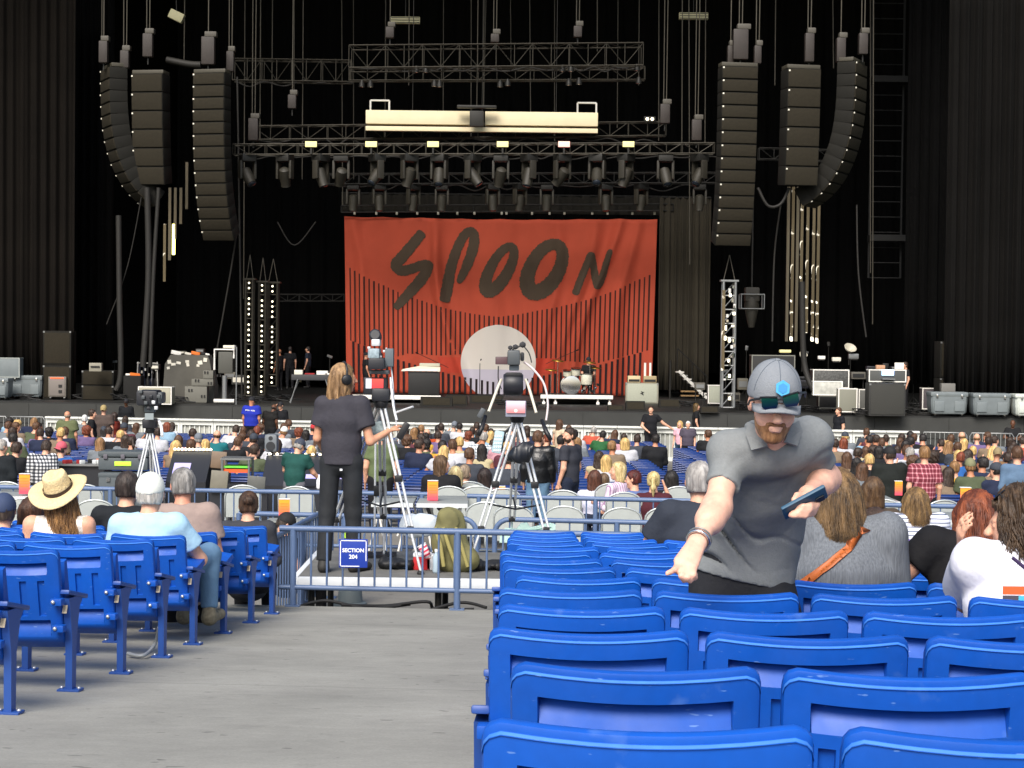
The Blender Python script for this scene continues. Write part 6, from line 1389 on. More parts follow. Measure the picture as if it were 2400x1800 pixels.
def console(px0, px1, py0, d, lab, lamps=True, scr=True):
    a, c = W(px0, py0, d), W(px1, py0, d); w = c.x - a.x; p = bp_((px0 + px1) / 2, d); t = thing('mixing_console', p, lab, 'mixing desk'); zt = a.z - p.z
    b = MB(); b.prism([(0, 0), (.75, 0), (.75, zt), (.62, zt), (.0, zt - .42)], -w / 2, w / 2); b.v = [(y, x, z) for (x, y, z) in b.v]; b.f = [f[::-1] for f in b.f]; b.build('desk_body', M('console_black', '#25272c', .5), t, angle=30)
    if scr:
        k = box('touch_screen', (-w * .18, .28, zt - .24), (w * .42, .26, .02), purple_scr, t, (R(34), 0, 0)); 
    for i in range(8): k = box('fader_bank', (-w * .42 + w * .12 * i, .10 + .02, zt - .35), (w * .09, .16, .012), M('fader_' + str(i % 3), ('#5a5a62', '#7a4a40', '#8c86b4')[i % 3], .4, var=.5, vscale=40), t, (R(34), 0, 0))
    if lamps:
        for i in range(11): b = MB(); b.lathe([(.02, -.02), (.026, 0), (0, .02)], 8, c=(-w / 2 + w * (i + .5) / 11, .62, zt + .04)); b.build('lamp', lamp_lit, t, smooth=True)
        rod('lamp_bar', (-w / 2, .66, zt + .03), (w / 2, .66, zt + .03), .015, steel_blk, t)
console(388, 482, 1064, 27.6, 'mixing desk with purple screen and a row of small lamps, left'); console(612, 800, 1075, 28.6, 'wide mixing desk with a lamp row before the green-shirt man', True, False)
box('purple_strip', (.35, .2, W(700, 1075, 28.6).z - bp_(706, 28.6).z - .3), (.6, .1, .03), purple_scr, bpy.data.objects['mixing_console.001'], (R(34), 0, 0))
def monitor(px, py0, py1, d, lab):
    p = W(px, py1, d); t = thing('studio_monitor', p, lab, 'loudspeaker', 'grey studio monitors'); h = (py1 - py0) * d / F; w = h * .72; box('shell', (0, .13, h / 2), (w, .26, h), M('monitor_grey', '#6f757a', .5), t, bev=.05)
    for z, r_ in ((.34, .36), (.78, .17)): b = MB(); b.lathe([(w * r_, 0), (w * r_ * .9, -.02), (w * r_ * .35, -.045), (0, -.03)], 18, c=(0, -.003, h * z), axis=Vector((0, -1, 0))); b.build('driver', M('cone_dark', '#2a2c30', .5), t, angle=40)
    rod('stand', (0, .13, 0), (0, .13, bowl_z(p.x, d) - p.z), .03, steel_blk, t)
monitor(634, 1018, 1060, 29.6, 'grey studio monitor speaker left of the green-shirt man'); monitor(752, 1030, 1062, 29.6, 'grey studio monitor speaker half hidden by the operator')
t = thing('rack_shelf', bp_(552, 27.4), 'grey open rack with lime and orange trays', 'rack'); wz = .40; zt = W(552, 1076, 27.4).z - t.location.z
for sx in (-1, 1):
    for sy in (0, .4): rod('upright', (sx * wz / 2, sy, 0), (sx * wz / 2, sy, zt), .02, grey_metal, t)
box('top', (0, .2, zt), (wz + .05, .45, .03), grey_metal, t); box('tray', (0, .2, zt - .12), (wz * .9, .35, .03), M('lime_tray', '#6fd24a', .5), t); box('tray', (0, .2, zt - .18), (wz * .9, .35, .05), M('orange_tray', '#e8622c', .5), t); box('tray', (0, .2, zt - .42), (wz * .9, .35, .1), cam_dark, t)
for i, (px0, px1, py0, py1, d, c_, lab) in enumerate(((494, 534, 1103, 1153, 26.4, '#6a6658', 'leaning grey board in front of the rack'), (495, 530, 1058, 1098, 28.0, '#6e5a46', 'brown screen leaning behind the left mixing desk'), (580, 622, 1116, 1150, 26.6, '#4a4c48', 'dark control surface left of the green-shirt man'))):
    a, c = W(px0, py0, d), W(px1, py1, d); p = bp_((px0 + px1) / 2, d); t = thing('leaning_panel', p, lab, 'panel'); box('panel', (0, 0, (a.z + c.z) / 2 - p.z), (c.x - a.x, .04, a.z - c.z), M('panel_' + str(i), c_, .5, var=.15, vscale=8), t, (R(-8), R(4), 0), .006); box('support', (0, .15, (c.z - p.z) / 2), (.3, .2, max(.05, c.z - p.z)), cam_dark, t)
t = thing('cluttered_bench', bp_(180, 27.2), 'bench with red and orange cables and small tools behind the hat woman', 'bench'); zt = W(180, 1090, 27.2).z - t.location.z; box('bench_top', (0, .3, zt), (.85, .6, .03), grey_metal, t); box('bench_base', (0, .3, zt / 2), (.8, .5, zt - .04), cam_dark, t)
for i in range(9): box('tool', (random.uniform(-.38, .38), random.uniform(.05, .4), zt + .04), (random.uniform(.06, .14), .08, .06), random.choice((orange, red_cloth, steel_blk, tab_edge)), t, (0, 0, random.uniform(-1, 1)), .01)
t = thing('spray_bottle', W(748, 1146, 26.0), 'white bottle right of the green-shirt man', 'bottle'); b = MB(); b.lathe([(.035, 0), (.04, .02), (.04, .12), (.015, .17), (.015, .2)], 12); b.build('bottle', sign_white, t, smooth=True); box('stand', (0, 0, -.3), (.4, .3, .6), cam_dark, t)
# unattended camera on dark tripod, left
tx = bp_(352, 25.9); tx.z = TERR if tx.y < 25.4 else tx.z
ap = W(352, 1005, 25.9); t, A = tripod(tx.z, ap, (tx + Vector((-.35, -.2, 0)), tx + Vector((.35, -.2, 0)), tx + Vector((0, .4, 0))), 'dark tripod with an unattended camera at the left', .45, M('leg_dark', '#2e3034', .5))
ar = thing('broadcast_camera', ap, 'unattended black camera on the dark tripod at left', 'camera')
def at3(px, py, d=25.9): return W(px, py, d) - ar.location
box('head', at3(352, 992), (.2, .2, .14), cam_dark, ar, bev=.03); box('camera_body', at3(350, 932), (.30, .4, .22), cam_dark, ar, bev=.04); box('mount', at3(352, 958), (.14, .16, .1), M('cam_pale2', '#5a646a', .5), ar, bev=.02); box('rear_screen', at3(350, 976, 25.7), (.12, .02, .09), M('screen_grey', '#8d979a', .3), ar)
for k in range(8): box('knob', at3(330 + 6 * k, 918 + (k * 13) % 40, 25.68), (.05, .05, .05), random.choice((cam_grey, alu, cam_dark)), ar, bev=.012)
box('side_pod', at3(375, 932), (.12, .3, .16), cam_grey, ar, bev=.03); pipe('pan_bar', [at3(372, 985), at3(378, 1000, 25.6), at3(380, 1022, 25.4)], .02, sign_white, ar)
# ================================================================== crowd barrier in front of the stage
bar_white = M('barrier_white', '#d7d9d3', .5, var=.05, vscale=3); bar_grille = M('barrier_grille', '#a9aaa2', .6)
BU = 58.3
def barp(px):
    v = ray(px, 1000); d = BU / (1 + KS * v.x); return Vector((v.x * d, d, .05))
pxs = np.linspace(108, 2156, 27)
for i in range(26):
    if 1556 < pxs[i] < 1600: pass
    a, c = barp(pxs[i]), barp(pxs[i + 1]); v = c - a; w = v.length - .012; t = thing('crowd_barrier', a, f'white crowd barrier panel, {ordw(i)} from left before the stage', 'barrier', 'white barrier panels before the stage', math.atan2(v.y, v.x))
    H = 1.08
    box('top_ledge', (w / 2, 0, H - .03), (w, .26, .06), bar_white, t, bev=.01); box('back_sheet', (w / 2, .06, H / 2 - .05), (w, .03, H - .12), bar_grille, t)
    for x in (.035, w - .035): box('frame_post', (x, 0, H / 2 - .03), (.07, .09, H - .06), bar_white, t)
    box('frame_rail', (w / 2, 0, H - .13), (w - .14, .085, .14), bar_white, t); box('frame_rail', (w / 2, 0, .06), (w - .14, .085, .12), bar_white, t)
    for k in range(6): box('slat', (.07 + (w - .14) * (k + .5) / 6, .02, H / 2 - .05), (.03, .05, H - .32), bar_white, t)
def bikerack(pa, pb, lab):
    a, c = barp(pa), barp(pb); v = c - a; t = thing('bike_rack_fence', a, lab, 'fence', 'steel bike-rack fences', math.atan2(v.y, v.x)); w = v.length
    pipe('frame', [(.02, 0, 0), (.02, 0, .95), (.08, 0, 1.05), (w - .08, 0, 1.05), (w - .02, 0, .95), (w - .02, 0, 0)], .022, grey_metal, t); rod('bottom_rail', (0.02, 0, .15), (w - .02, 0, .15), .018, grey_metal, t)
    n = int(w / .13)
    for i in range(1, n): rod('bar', (w * i / n, 0, .15), (w * i / n, 0, 1.05), .010, M('bar_pale', '#a4a6a4', .4, metal=.4), t, 6)
bikerack(-70, 18, 'steel bike-rack fence cut by the left picture edge'); bikerack(19, 106, 'steel bike-rack fence left of the white barrier'); bikerack(2160, 2268, 'steel bike-rack fence next to the right end of the white barrier'); bikerack(2272, 2378, 'second steel bike-rack fence at right'); bikerack(2382, 2480, 'steel bike-rack fence cut by the right picture edge')

# ================================================================== lower bowl seats
SEAT2 = M('bowl_seat_blue', '#082c68', .4, var=.1, vscale=4)
def bowl_seat_mesh():
    b = MB(); prof = []
    for k in range(9): z = .30 + .05 * k; prof += [(-.06 - .12 * (z - .3) - .012, z), (-.06 - .12 * (z - .3) + .004, z + .025)]
    prof += [(-.08, .735), (-.06, .74), (.0, .32)]
    n = len(prof); vs = []
    S = [-1, -.6, 0, .6, 1]
    for s in S:
        for y, z in prof: vs.append((s * .235, y - .03 * (1 - s * s), z))
    fs = [(i * n + j, i * n + (j + 1) % n, (i + 1) * n + (j + 1) % n, (i + 1) * n + j) for i in range(4) for j in range(n)] + [tuple(range(n))[::-1], tuple(4 * n + j for j in range(n))]
    return b.add(vs, [f[::-1] for f in fs])
bsm = bowl_seat_mesh(); ME_BSEAT = bsm.mesh('seat_back', SEAT2, angle=40)
pb = MB(); pb.box((0, .12, .40), (.42, .36, .05)); pb.box((.24, .05, .28), (.03, .10, .56)); ME_BPED = pb.mesh('seat_base', SEAT2)
BROW0, BRP, BSP = 30.0, .9, .53
rest_v, rest_f = [], []; count = 0; seen_rows = 0
sv = np.array(bsm.v + pb.v); nb0 = len(bsm.v); sf = [list(f) for f in bsm.f] + [[i + nb0 for i in f] for f in pb.f]
for r in range(29):
    u = BROW0 + BRP * r; half = .279 * u + .6; n = int(2 * half / BSP); k = 0
    for c in range(n):
        x = -half + (c + .5 * (r % 2)) * BSP; y = u - KS * x
        if r < 2 and -6.4 < x < -2.6: continue
        pxx = 1200 + x / y * F
        if 1545 < pxx < 1600: continue                     # aisle
        z = bowl_z(x, y)
        if count < 300:
            t = thing('bowl_seat', (x, y, z), f'blue ribbed bowl seat, {ordw(k)} from left in the {ORD[r]} row beyond the terrace', 'seat', 'blue seats of the lower bowl', -math.atan(KS)); k += 1; count += 1
            ob('seat_back', ME_BSEAT, t); ob('seat_base', ME_BPED, t)
        else:
            base = sum(len(q) for q in rest_v); rest_v.append(sv + np.array((x, y, z))); rest_f += [tuple(i + base for i in f) for f in sf]
rest = link(bpy.data.objects.new('bowl_seat_rows', mesh_of(np.concatenate(rest_v), rest_f, 'bowl_seat_rows', SEAT2)))
tag(rest, 'many further rows of blue ribbed seats down to the white barrier', 'seats', None, 'stuff')

# ================================================================== near people
SK1, SK2, SK3, SK4 = skin('#c98f72'), skin('#d8a488'), skin('#b97d5c'), skin('#5f3d2a')
denim = fabric('#5f7f9c', 'denim_light'); black_cloth = fabric('#1c1c1f', 'cloth_black'); navy = fabric('#22293a', 'cloth_navy')
def seated(label, px, py, d, s=.95, rz=0., **kw):
    p = W(px, py, d); ov = dict(hea=(0, .02, 1.10 if px > 1800 else 1.155), nec=(0, -.03, 1.005), shL=(-.178, -.04, .965), shR=(.178, -.04, .965)); ov.update(kw.pop('over', {})); J = joints(SIT, **ov); top = J['hea'][2] + .125
    kw.setdefault('h', .011); kw.setdefault('wr', .004); kw.setdefault('trousers', black_cloth)
    return person(label, (p.x, d, p.z - top * s), rz, J, kw.pop('skin', SK2), scale=s, **kw)
# --- the staff man leaning over the seats
o0 = Vector((W(1742, 1350, 6.4).x, 6.4, 0)); o0.z = deck_z(o0.x, 6.4)
def Hq(px, py, d): return W(px, py, d) - o0
HJ = dict(pel=Hq(1738, 1352, 6.42), wai=Hq(1766, 1245, 6.40), che=Hq(1800, 1120, 6.24), nec=Hq(1812, 1016, 6.05), hea=Hq(1813, 945, 5.90), shL=Hq(1710, 1062, 6.08), shR=Hq(1898, 1030, 6.14), elL=Hq(1680, 1190, 5.94), wrL=Hq(1634, 1272, 5.74), elR=Hq(1937, 1122, 6.26), wrR=Hq(1893, 1156, 6.00),
          hipL=Hq(1682, 1378, 6.42), hipR=Hq(1798, 1378, 6.42), knL=(-.16, -.14, .36), knR=(.16, -.14, .36), anL=(-.18, .05, .09), anR=(.18, .05, .09), toL=(-.20, -.12, .035), toR=(.20, -.12, .035))
HJ = {k: V3(*v) for k, v in HJ.items()}
fd, Rm = body_mesh(HJ, .007, (R(180) + .02, R(17), -.05), 1.0, 'none', True, .94, 1.05)
fd.rc(HJ['elL'], .046, HJ['elL'] + (HJ['wrL'] - HJ['elL']) * .35, .047, .03); fd.rc(HJ['elR'], .046, HJ['elR'] + (HJ['wrR'] - HJ['elR']) * .35, .047, .03)
q = lambda px, py, d: V3(*Hq(px, py, d))
# right hand (picture left): palm, pointing index, curled rest, thumb
fd.slab(HJ['wrL'], q(1607, 1322, 5.64), q(1575, 1300, 5.66) - q(1640, 1322, 5.64), (.030, .022), (.041, .018), .015)
finger(fd, [q(1592, 1328, 5.63), q(1580, 1336, 5.60), q(1571, 1341, 5.585), q(1563, 1344, 5.575)], .0105, .0078)
finger(fd, [q(1604, 1334, 5.62), q(1597, 1350, 5.59), q(1603, 1359, 5.60), q(1612, 1352, 5.62)], .0105, .0085)
finger(fd, [q(1616, 1334, 5.62), q(1612, 1354, 5.59), q(1617, 1361, 5.60), q(1622, 1352, 5.62)], .0105, .0085)
finger(fd, [q(1627, 1330, 5.63), q(1626, 1347, 5.60), q(1629, 1354, 5.61), q(1630, 1346, 5.63)], .0095, .008)
finger(fd, [q(1612, 1300, 5.70), q(1594, 1318, 5.66), q(1584, 1332, 5.63), q(1592, 1343, 5.61)], .0135, .0095)
# left hand under the phone
fd.slab(HJ['wrR'], q(1893, 1186, 5.90), q(1915, 1180, 5.9) - q(1870, 1192, 5.9), (.030, .022), (.042, .018), .015)
for i, (x0, y0, x1, y1) in enumerate(((1908, 1178, 1872, 1186), (1912, 1186, 1868, 1196), (1911, 1194, 1856, 1203), (1906, 1203, 1852, 1209))):
    finger(fd, [q(x0, y0, 5.90), q((x0 + x1) / 2 + 8, (y0 + y1) / 2 + 3, 5.862), q(x1 + 10, y1, 5.855), q(x1, y1 - 1, 5.862)], .0105, .0082)
finger(fd, [q(1880, 1160, 5.97), q(1868, 1162, 5.93), q(1862, 1172, 5.90), q(1866, 1182, 5.885)], .013, .0095)
v, f_ = fd.mesh(.0065)
hero = link(bpy.data.objects.new('person', np_mesh(v, f_, 'person', M('skin_hero', '#e8b59d', .5, var=.13, vscale=34, spec=.4, bump=.15, bscale=260)))); hero.location = o0
tag(hero, 'bearded man in grey cap and polo pointing over the seats, phone in hand', 'person')
polo = M('polo_grey', '#7d8182', .75, var=.06, vscale=60, bump=.15, bscale=160, spec=.3)
base_f = folds(21, .004, 11, (1, 1, 1))
def polo_disp(X, Y, Z):
    z0, z1 = HJ['pel'][2], HJ['che'][2]; T = np.clip((Z - z0 + .1) / (z1 - z0), 0, 1.3)
    a = Z * 1.0 + X * .35 + .03 * np.sin(X * 16 + 1) + .02 * np.sin(X * 31 + Z * 9); c1 = np.exp(-((np.sin(a * 27 + 1.0 * np.sin(X * 7))) ** 2) / .06)
    b_ = Z * .8 - X * .55 + .02 * np.sin(X * 23); c2 = np.exp(-((np.sin(b_ * 21 + 2)) ** 2) / .05)
    low = np.clip(1.25 - T, 0, 1); up = np.clip(T - .55, 0, 1)
    return base_f(X, Y, Z) + .060 * c1 * low * np.clip((Z - z0 - .02) * 9, 0, 1) * (.55 + .45 * np.sin(X * 9 + Z * 4)) + .008 * c2 * up * np.clip(np.abs(X) * 5, .2, 1)
sf_ = shirt_field(HJ, 1.06, .62, .010, slr=.058, trap=.070); sf_.sub(q(1818, 1028, 5.95), (.026, .05, .045), .012); v, f_ = sf_.mesh(.007, polo_disp, [(HJ['pel'] + V3(0, 0, -.005), V3(-.22, 0, -1))])
link(bpy.data.objects.new('polo_shirt', np_mesh(v, f_, 'polo_shirt', polo)), hero)
v, f_ = trouser_field(HJ, .95).mesh(.010, folds(4, .004)); link(bpy.data.objects.new('trousers', np_mesh(v, f_, 'trousers', fabric('#26272b', 'cloth_charcoal'))), hero); v, f_ = shoe_field(HJ).mesh(.014); link(bpy.data.objects.new('shoes', np_mesh(v, f_, 'shoes', rubber)), hero)
# collar and placket
fd = Field(); nk = HJ['nec']; nd = V3(0, -.35, .94)
ring = []
for k in range(13):
    a = math.radians(-60 + 300 * k / 12) ; ring.append(nk + V3(math.cos(a) * .079, math.sin(a) * .072 - .004 + (.01 if math.sin(a) > 0 else 0), .018 - .040 * max(0, -math.sin(a)) + .012 * max(0, math.sin(a))))
for a, b_ in zip(ring[:-1], ring[1:]): fd.rc(a, .013, b_, .013, .012)
v, f_ = fd.mesh(.006); link(bpy.data.objects.new('collar', np_mesh(v, f_, 'collar', polo)), hero)
for pts in (((1752, 990, 6.02), (1748, 1018, 5.99), (1762, 1056, 5.945), (1800, 1046, 5.945), (1790, 1020, 5.96), (1776, 998, 5.985)), ((1872, 986, 6.03), (1878, 1010, 6.01), (1868, 1046, 5.965), (1838, 1036, 5.95), (1846, 1012, 5.965), (1856, 995, 5.99))):
    me = mesh_of([Hq(*p) for p in pts], [tuple(range(6))], 'collar_flap', polo); k = link(bpy.data.objects.new('collar_flap', me), hero); so = k.modifiers.new('t', 'SOLIDIFY'); so.thickness = .007; so.offset = 0
for i, (px, py) in enumerate(((1815, 1075), (1813, 1100))): b = MB(); b.lathe([(.006, 0), (.006, .003), (0, .004)], 10, axis=Vector((0, -1, .2))); b.build('button', M('button_grey', '#3a3c3e', .4), hero, loc=Hq(px, py, 5.995))
# cap, beard, sunglasses in head space
HM = Matrix.Translation(Vector(HJ['hea'])) @ Matrix(Rm.tolist()).to_4x4() @ Matrix.Diagonal((.94, .94, .94, 1))
capm = M('cap_grey', '#82878d', .85, var=.05, vscale=20, bump=.3, bscale=220)
fd = Field(); fd.ell((0, -.012, .040), (.092, .110, .112), None, .02, cut=(((0, 0, .022), (0, .10, -1)),)); v, f_ = fd.mesh(.006)
k = link(bpy.data.objects.new('cap', np_mesh(v, f_, 'cap', capm)), hero); k.matrix_local = HM
n = 14; vs = []
for r_ in (0., .33, .66, 1.):
    for i in range(n + 1):
        a = math.pi * (.04 + .92 * i / n); x = math.cos(a) * (.086 - .002 * r_); y = .040 + math.sin(a) ** .75 * (.050 + .062 * r_); vs.append((x, y, .030 + .004 * r_ - .030 * math.cos(a) ** 2 * (.5 + .5 * r_) - .012 * r_))
N = n + 1; up = [(j * N + i, (j + 1) * N + i, (j + 1) * N + i + 1, j * N + i + 1) for j in range(3) for i in range(n)]; me = mesh_of(vs, up, 'brim', capm, smooth=True)
k2 = link(bpy.data.objects.new('brim', me), k); so = k2.modifiers.new('t', 'SOLIDIFY'); so.thickness = .006
b = MB(); b.lathe([(.009, -.002), (.008, .004), (0, .006)], 10); o = b.build('cap_button', capm, k, loc=(0, -.012, .151))
for a in (0, 60, 120, 180, 240, 300):
    pts = []
    for j in range(9): e = .15 + 1.38 * j / 8; pts.append((math.sin(R(a)) * math.cos(e) * .0925, -.012 + math.cos(R(a)) * math.cos(e) * .1105, .040 + math.sin(e) * .1125))
    pipe('seam', pts, .0014, M('seam_grey', '#5f6872', .9), k, 5)
b = MB(); hx = [(.026 * math.cos(R(90 + 60 * i)), .028 * math.sin(R(90 + 60 * i))) for i in range(6)]; b.prism(hx, -.002, .002); o = b.build('patch', M('patch_blue', '#4aa8dc', .6, var=.12, vscale=60), k, loc=(-.006, .1005, .088)); o.rotation_euler = (R(22), 0, 0)
bp_in = MB(); bp_in.prism([(.017 * math.cos(R(90 + 60 * i)), .018 * math.sin(R(90 + 60 * i))) for i in range(6)], -.003, .003); o2 = bp_in.build('patch_emblem', M('patch_blue2', '#3a8cc4', .6), k, loc=(-.006, .1014, .088)); o2.rotation_euler = (R(22), 0, 0)
lens_m = gradient('lens_mirror', '#122046', '#1a5a48', -.014, .018); nodes_of(lens_m)[1].inputs['Roughness'].default_value = .08; nodes_of(lens_m)[1].inputs['Metallic'].default_value = .6
sg = thing('sunglasses', (0, 0, 0), 'dark wrap sunglasses with green-blue mirror lenses resting on the grey cap', 'sunglasses'); sg.matrix_world = Matrix.Translation(o0) @ HM @ Matrix.Translation((.0, .122, .046)) @ Matrix.Rotation(R(12), 4, 'Y') @ Matrix.Rotation(R(14), 4, 'X') @ Matrix.Diagonal((1.08, 1.0, 1.15, 1))
for sx in (-1, 1):
    b = MB(); b.prism([(sx * .008, .014), (sx * .058, .018), (sx * .060, -.006), (sx * .050, -.018), (sx * .016, -.016), (sx * .009, -.006)], -.003, .003); o = b.build('lens', lens_m, sg, loc=(0, .004, 0)); o.rotation_euler = (0, 0, -sx * .22)
    pipe('rim', [(sx * .008, .006, .016), (sx * .060, -.010, .021)], .0032, plastic_blk, sg, 6); pipe('temple', [(sx * .060, -.010, .018), (sx * .088, -.06, .012), (sx * .090, -.11, -.004)], .0035, plastic_blk, sg, 6)
pipe('bridge', [(-.009, .006, .008), (.009, .006, .008)], .003, plastic_blk, sg, 6)
fd = Field(); fd.ell((0, .026, -.048), (.0635, .0700, .079), None, .02, cut=(((0, .09, -.048), (0, .5, .87)), ((0, -.012, 0), (0, -1, 0)))); fd.ell((0, .064, -.100), (.034, .029, .024), None, .02); fd.slab((-.026, .083, -.044), (.026, .083, -.044), (0, 1, 0), (.016, .006), (.016, .006), .01)
fd.sub((0, .108, -.061), (.021, .03, .006), .004)
v, f_ = fd.mesh(.005, lambda X, Y, Z: .0010 * np.sin(X * 420 + Y * 90) * np.sin(Z * 330 + X * 70)); k = link(bpy.data.objects.new('beard', np_mesh(v, f_, 'beard', hairmat('#8f6240', '#b88a60'))), hero); k.matrix_local = HM
k = ob('hair', hair_mesh('bald', .008), hero, mat=hairmat('#5a3a22')); k.matrix_local = HM
a, c = HJ['wrL'], HJ['elL']; ax = Vector((a - c).tolist()).normalized(); b = MB(); rr = .036; u1 = ax.orthogonal().normalized(); u2 = ax.cross(u1); b.tube([Vector(a) - ax * .012 + (u1 * math.cos(t_) + u2 * math.sin(t_)) * rr for t_ in np.linspace(0, 6.283, 22)], .0055, 6); b.build('bracelet', chrome, hero, smooth=True)
b = MB(); b.tube([Vector(a) - ax * .028 + (u1 * math.cos(t_) + u2 * math.sin(t_)) * (rr + .002) for t_ in np.linspace(0, 6.283, 22)], .003, 6); b.build('wrist_band', grey_metal, hero, smooth=True)
# phone in his hand
pa_, pb_ = W(1835, 1204, 5.87), W(1936, 1150, 5.87); xd = (pb_ - pa_).normalized(); nrm = Vector((.35, .42, .85)); nrm = (nrm - xd * nrm.dot(xd)).normalized(); yd = nrm.cross(xd); ph = thing('phone', (pa_ + pb_) / 2, 'teal-cased phone held in the left hand of the capped man', 'phone')
ph.matrix_world = Matrix.Translation((pa_ + pb_) / 2) @ Matrix((xd, yd, nrm)).transposed().to_4x4()
box('phone_case', (0, 0, 0), ((pb_ - pa_).length, .075, .013), M('teal_case', '#1f4f6b', .5), ph, bev=.005); box('screen', (0, 0, .0075), ((pb_ - pa_).length - .01, .066, .002), glass_dk, ph, bev=.0008); box('camera_bump', (.05, .018, -.008), (.03, .03, .004), plastic_blk, ph, bev=.0015)
# --- seated women at right
lb = hairmat('#281c12', '#8c6e48')
o, m4 = seated('woman with long highlighted brown hair and grey linen jacket, tan bag strap', 1962, 1098, 7.16, 1.0, .05, shirt=M('linen_grey', '#6b7076', .9, var=.26, vscale=170, bump=.3, bscale=120, stretch=(1, 1, .07)), hair='bob', hairm=lb, strands=strand_mesh(3300, .155, 3, 0.0040, .0014, .040, lenvar=.20), long=True, infl=.028, B=1.14, h=.010, wr=.006, seed=3)
ps = [Vector((.09, -.17, 1.04)), Vector((.01, -.21, .965)), Vector((-.07, -.22, .89)), Vector((-.15, -.20, .815)), Vector((-.24, -.15, .73))]
b = MB(); vs = []
for i in range(17):
    t_ = i / 16 * 4; j = min(3, int(t_)); p = ps[j].lerp(ps[j + 1], t_ - j); d_ = (ps[j + 1] - ps[j]).normalized(); sd_ = d_.cross(Vector((0, -1, 0))).normalized() * .018; vs += [p + sd_, p - sd_]
me = mesh_of(vs, [(2 * i, 2 * i + 1, 2 * i + 3, 2 * i + 2) for i in range(16)], 'bag_strap', M('tan_leather', '#b8622c', .5, var=.08, vscale=20), smooth=True); s_ = link(bpy.data.objects.new('bag_strap', me), o); so = s_.modifiers.new('t', 'SOLIDIFY'); so.thickness = .008; so.offset = 0; sw = s_.modifiers.new('w', 'SHRINKWRAP'); sw.target = [c for c in o.children if c.name.startswith('shirt')][0]; sw.offset = .006; sw.wrap_mode = 'ABOVE_SURFACE'
seated('woman with long auburn hair and black T-shirt beside the woman in grey', 2292, 1150, 7.25, .92, -.15, shirt=fabric('#17171a', 'tee_black'), hair='bob', hairm=hairmat('#4a1f14', '#9a5230'), strands=strand_mesh(2300, .21, 5, 0.0080, .0015, .035, lenvar=.25), B=1.15, h=.011, over=dict(hea=(0, .03, 1.09), shL=(-.19, -.03, .985), elL=(-.37, -.05, .80), wrL=(-.40, .12, .64)), skin=SK2, hd=(.1, .15, 0), sleeve=.5)
o, m4 = seated('woman in white shirt with dark curly hair, face turned left', 2392, 1150, 6.38, .96, .05, shirt=M('white_cotton', '#dfe1ec', .85, var=.04, vscale=8, bump=.2, bscale=30), hair='curly', hairm=hairmat('#2a1f18', '#5a4632'), strands=strand_mesh(1500, .17, 8, 0.0260, .0018, .05, lenvar=.4), hd=(1.25, .12, .1), B=1.12, h=.009, fine=True, hands='full', wr=.006, skin=SK2, seed=8, over=dict(elL=(-.10, .30, .78), wrL=(-.15, .205, .98)), infl=.022)
sg2 = thing('sunglasses', (0, 0, 0), 'dark sunglasses pushed up in the curly-haired woman\'s hair', 'sunglasses'); sg2.matrix_world = o.matrix_basis @ m4 @ Matrix.Translation((0, .055, .112)) @ Matrix.Rotation(R(55), 4, 'X')
for sx in (-1, 1): b = MB(); b.lathe([(.028, 0), (.026, .003), (0, .004)], 14, axis=Vector((0, 1, 0))); b.build('lens', glass_dk, sg2, loc=(sx * .034, 0, 0)); pipe('temple', [(sx * .062, 0, .005), (sx * .085, -.09, -.01)], .003, plastic_blk, sg2, 6)
b = MB(); vs = []
bagp = W(2385, 1405, 6.12); bg_ = thing('back_print', bagp); bg_.parent = o; bg_.matrix_parent_inverse = (Matrix.Translation(o.location) @ o.rotation_euler.to_matrix().to_4x4() @ Matrix.Diagonal((*o.scale, 1))).inverted()
box('orange_panel', (0, 0, .03), (.10, .004, .028), M('print_orange2', '#d9602c', .7), bg_); box('dark_panel', (-.02, 0, -.005), (.06, .004, .036), M('print_dark', '#4a4650', .7), bg_); box('blue_panel', (.02, -.001, -.005), (.035, .004, .034), M('print_cyan', '#4ab4d0', .7), bg_)
pipe('strap', [(-.02, -.0, .14), (.03, .0, .10), (.08, -.0, .04)], .006, M('purple_strap', '#3c2a52', .7), bg_)
seated('woman in white and navy striped top with shoulder-length brown hair', 2148, 1142, 12.9, .93, .0, shirt=stripes('stripe_top', '#dfe3ee', '#4d5670', 33, .72), hair='bob', hairm=hairmat('#4a3522', '#9a7a4c'), strands=strand_mesh(1800, .17, 12, 0.0090, .0015, .035, lenvar=.3), long=True, h=.012, wr=.003, skin=SK2)
seated('grey-haired man in dark slate T-shirt sitting in front of the capped man', 1640, 1082, 12.55, 1.14, .0, shirt=fabric('#30353f', 'tee_slate'), hair='short', hairm=hairmat('#8d8884', '#c0bcb6'), B=1.22, h=.012, wr=.005, skin=SK2, over=dict(elL=(-.33, .05, .70), elR=(.3, .05, .7)), infl=.022)
o, _ = seated('person with purple sleeve glimpsed beside the woman in grey', 2052, 1190, 9.6, .85, .2, shirt=fabric('#8a6cc0', 'purple_cloth'), hair='long', hairm=hairmat('#3a2a20'), h=.016, long=True)
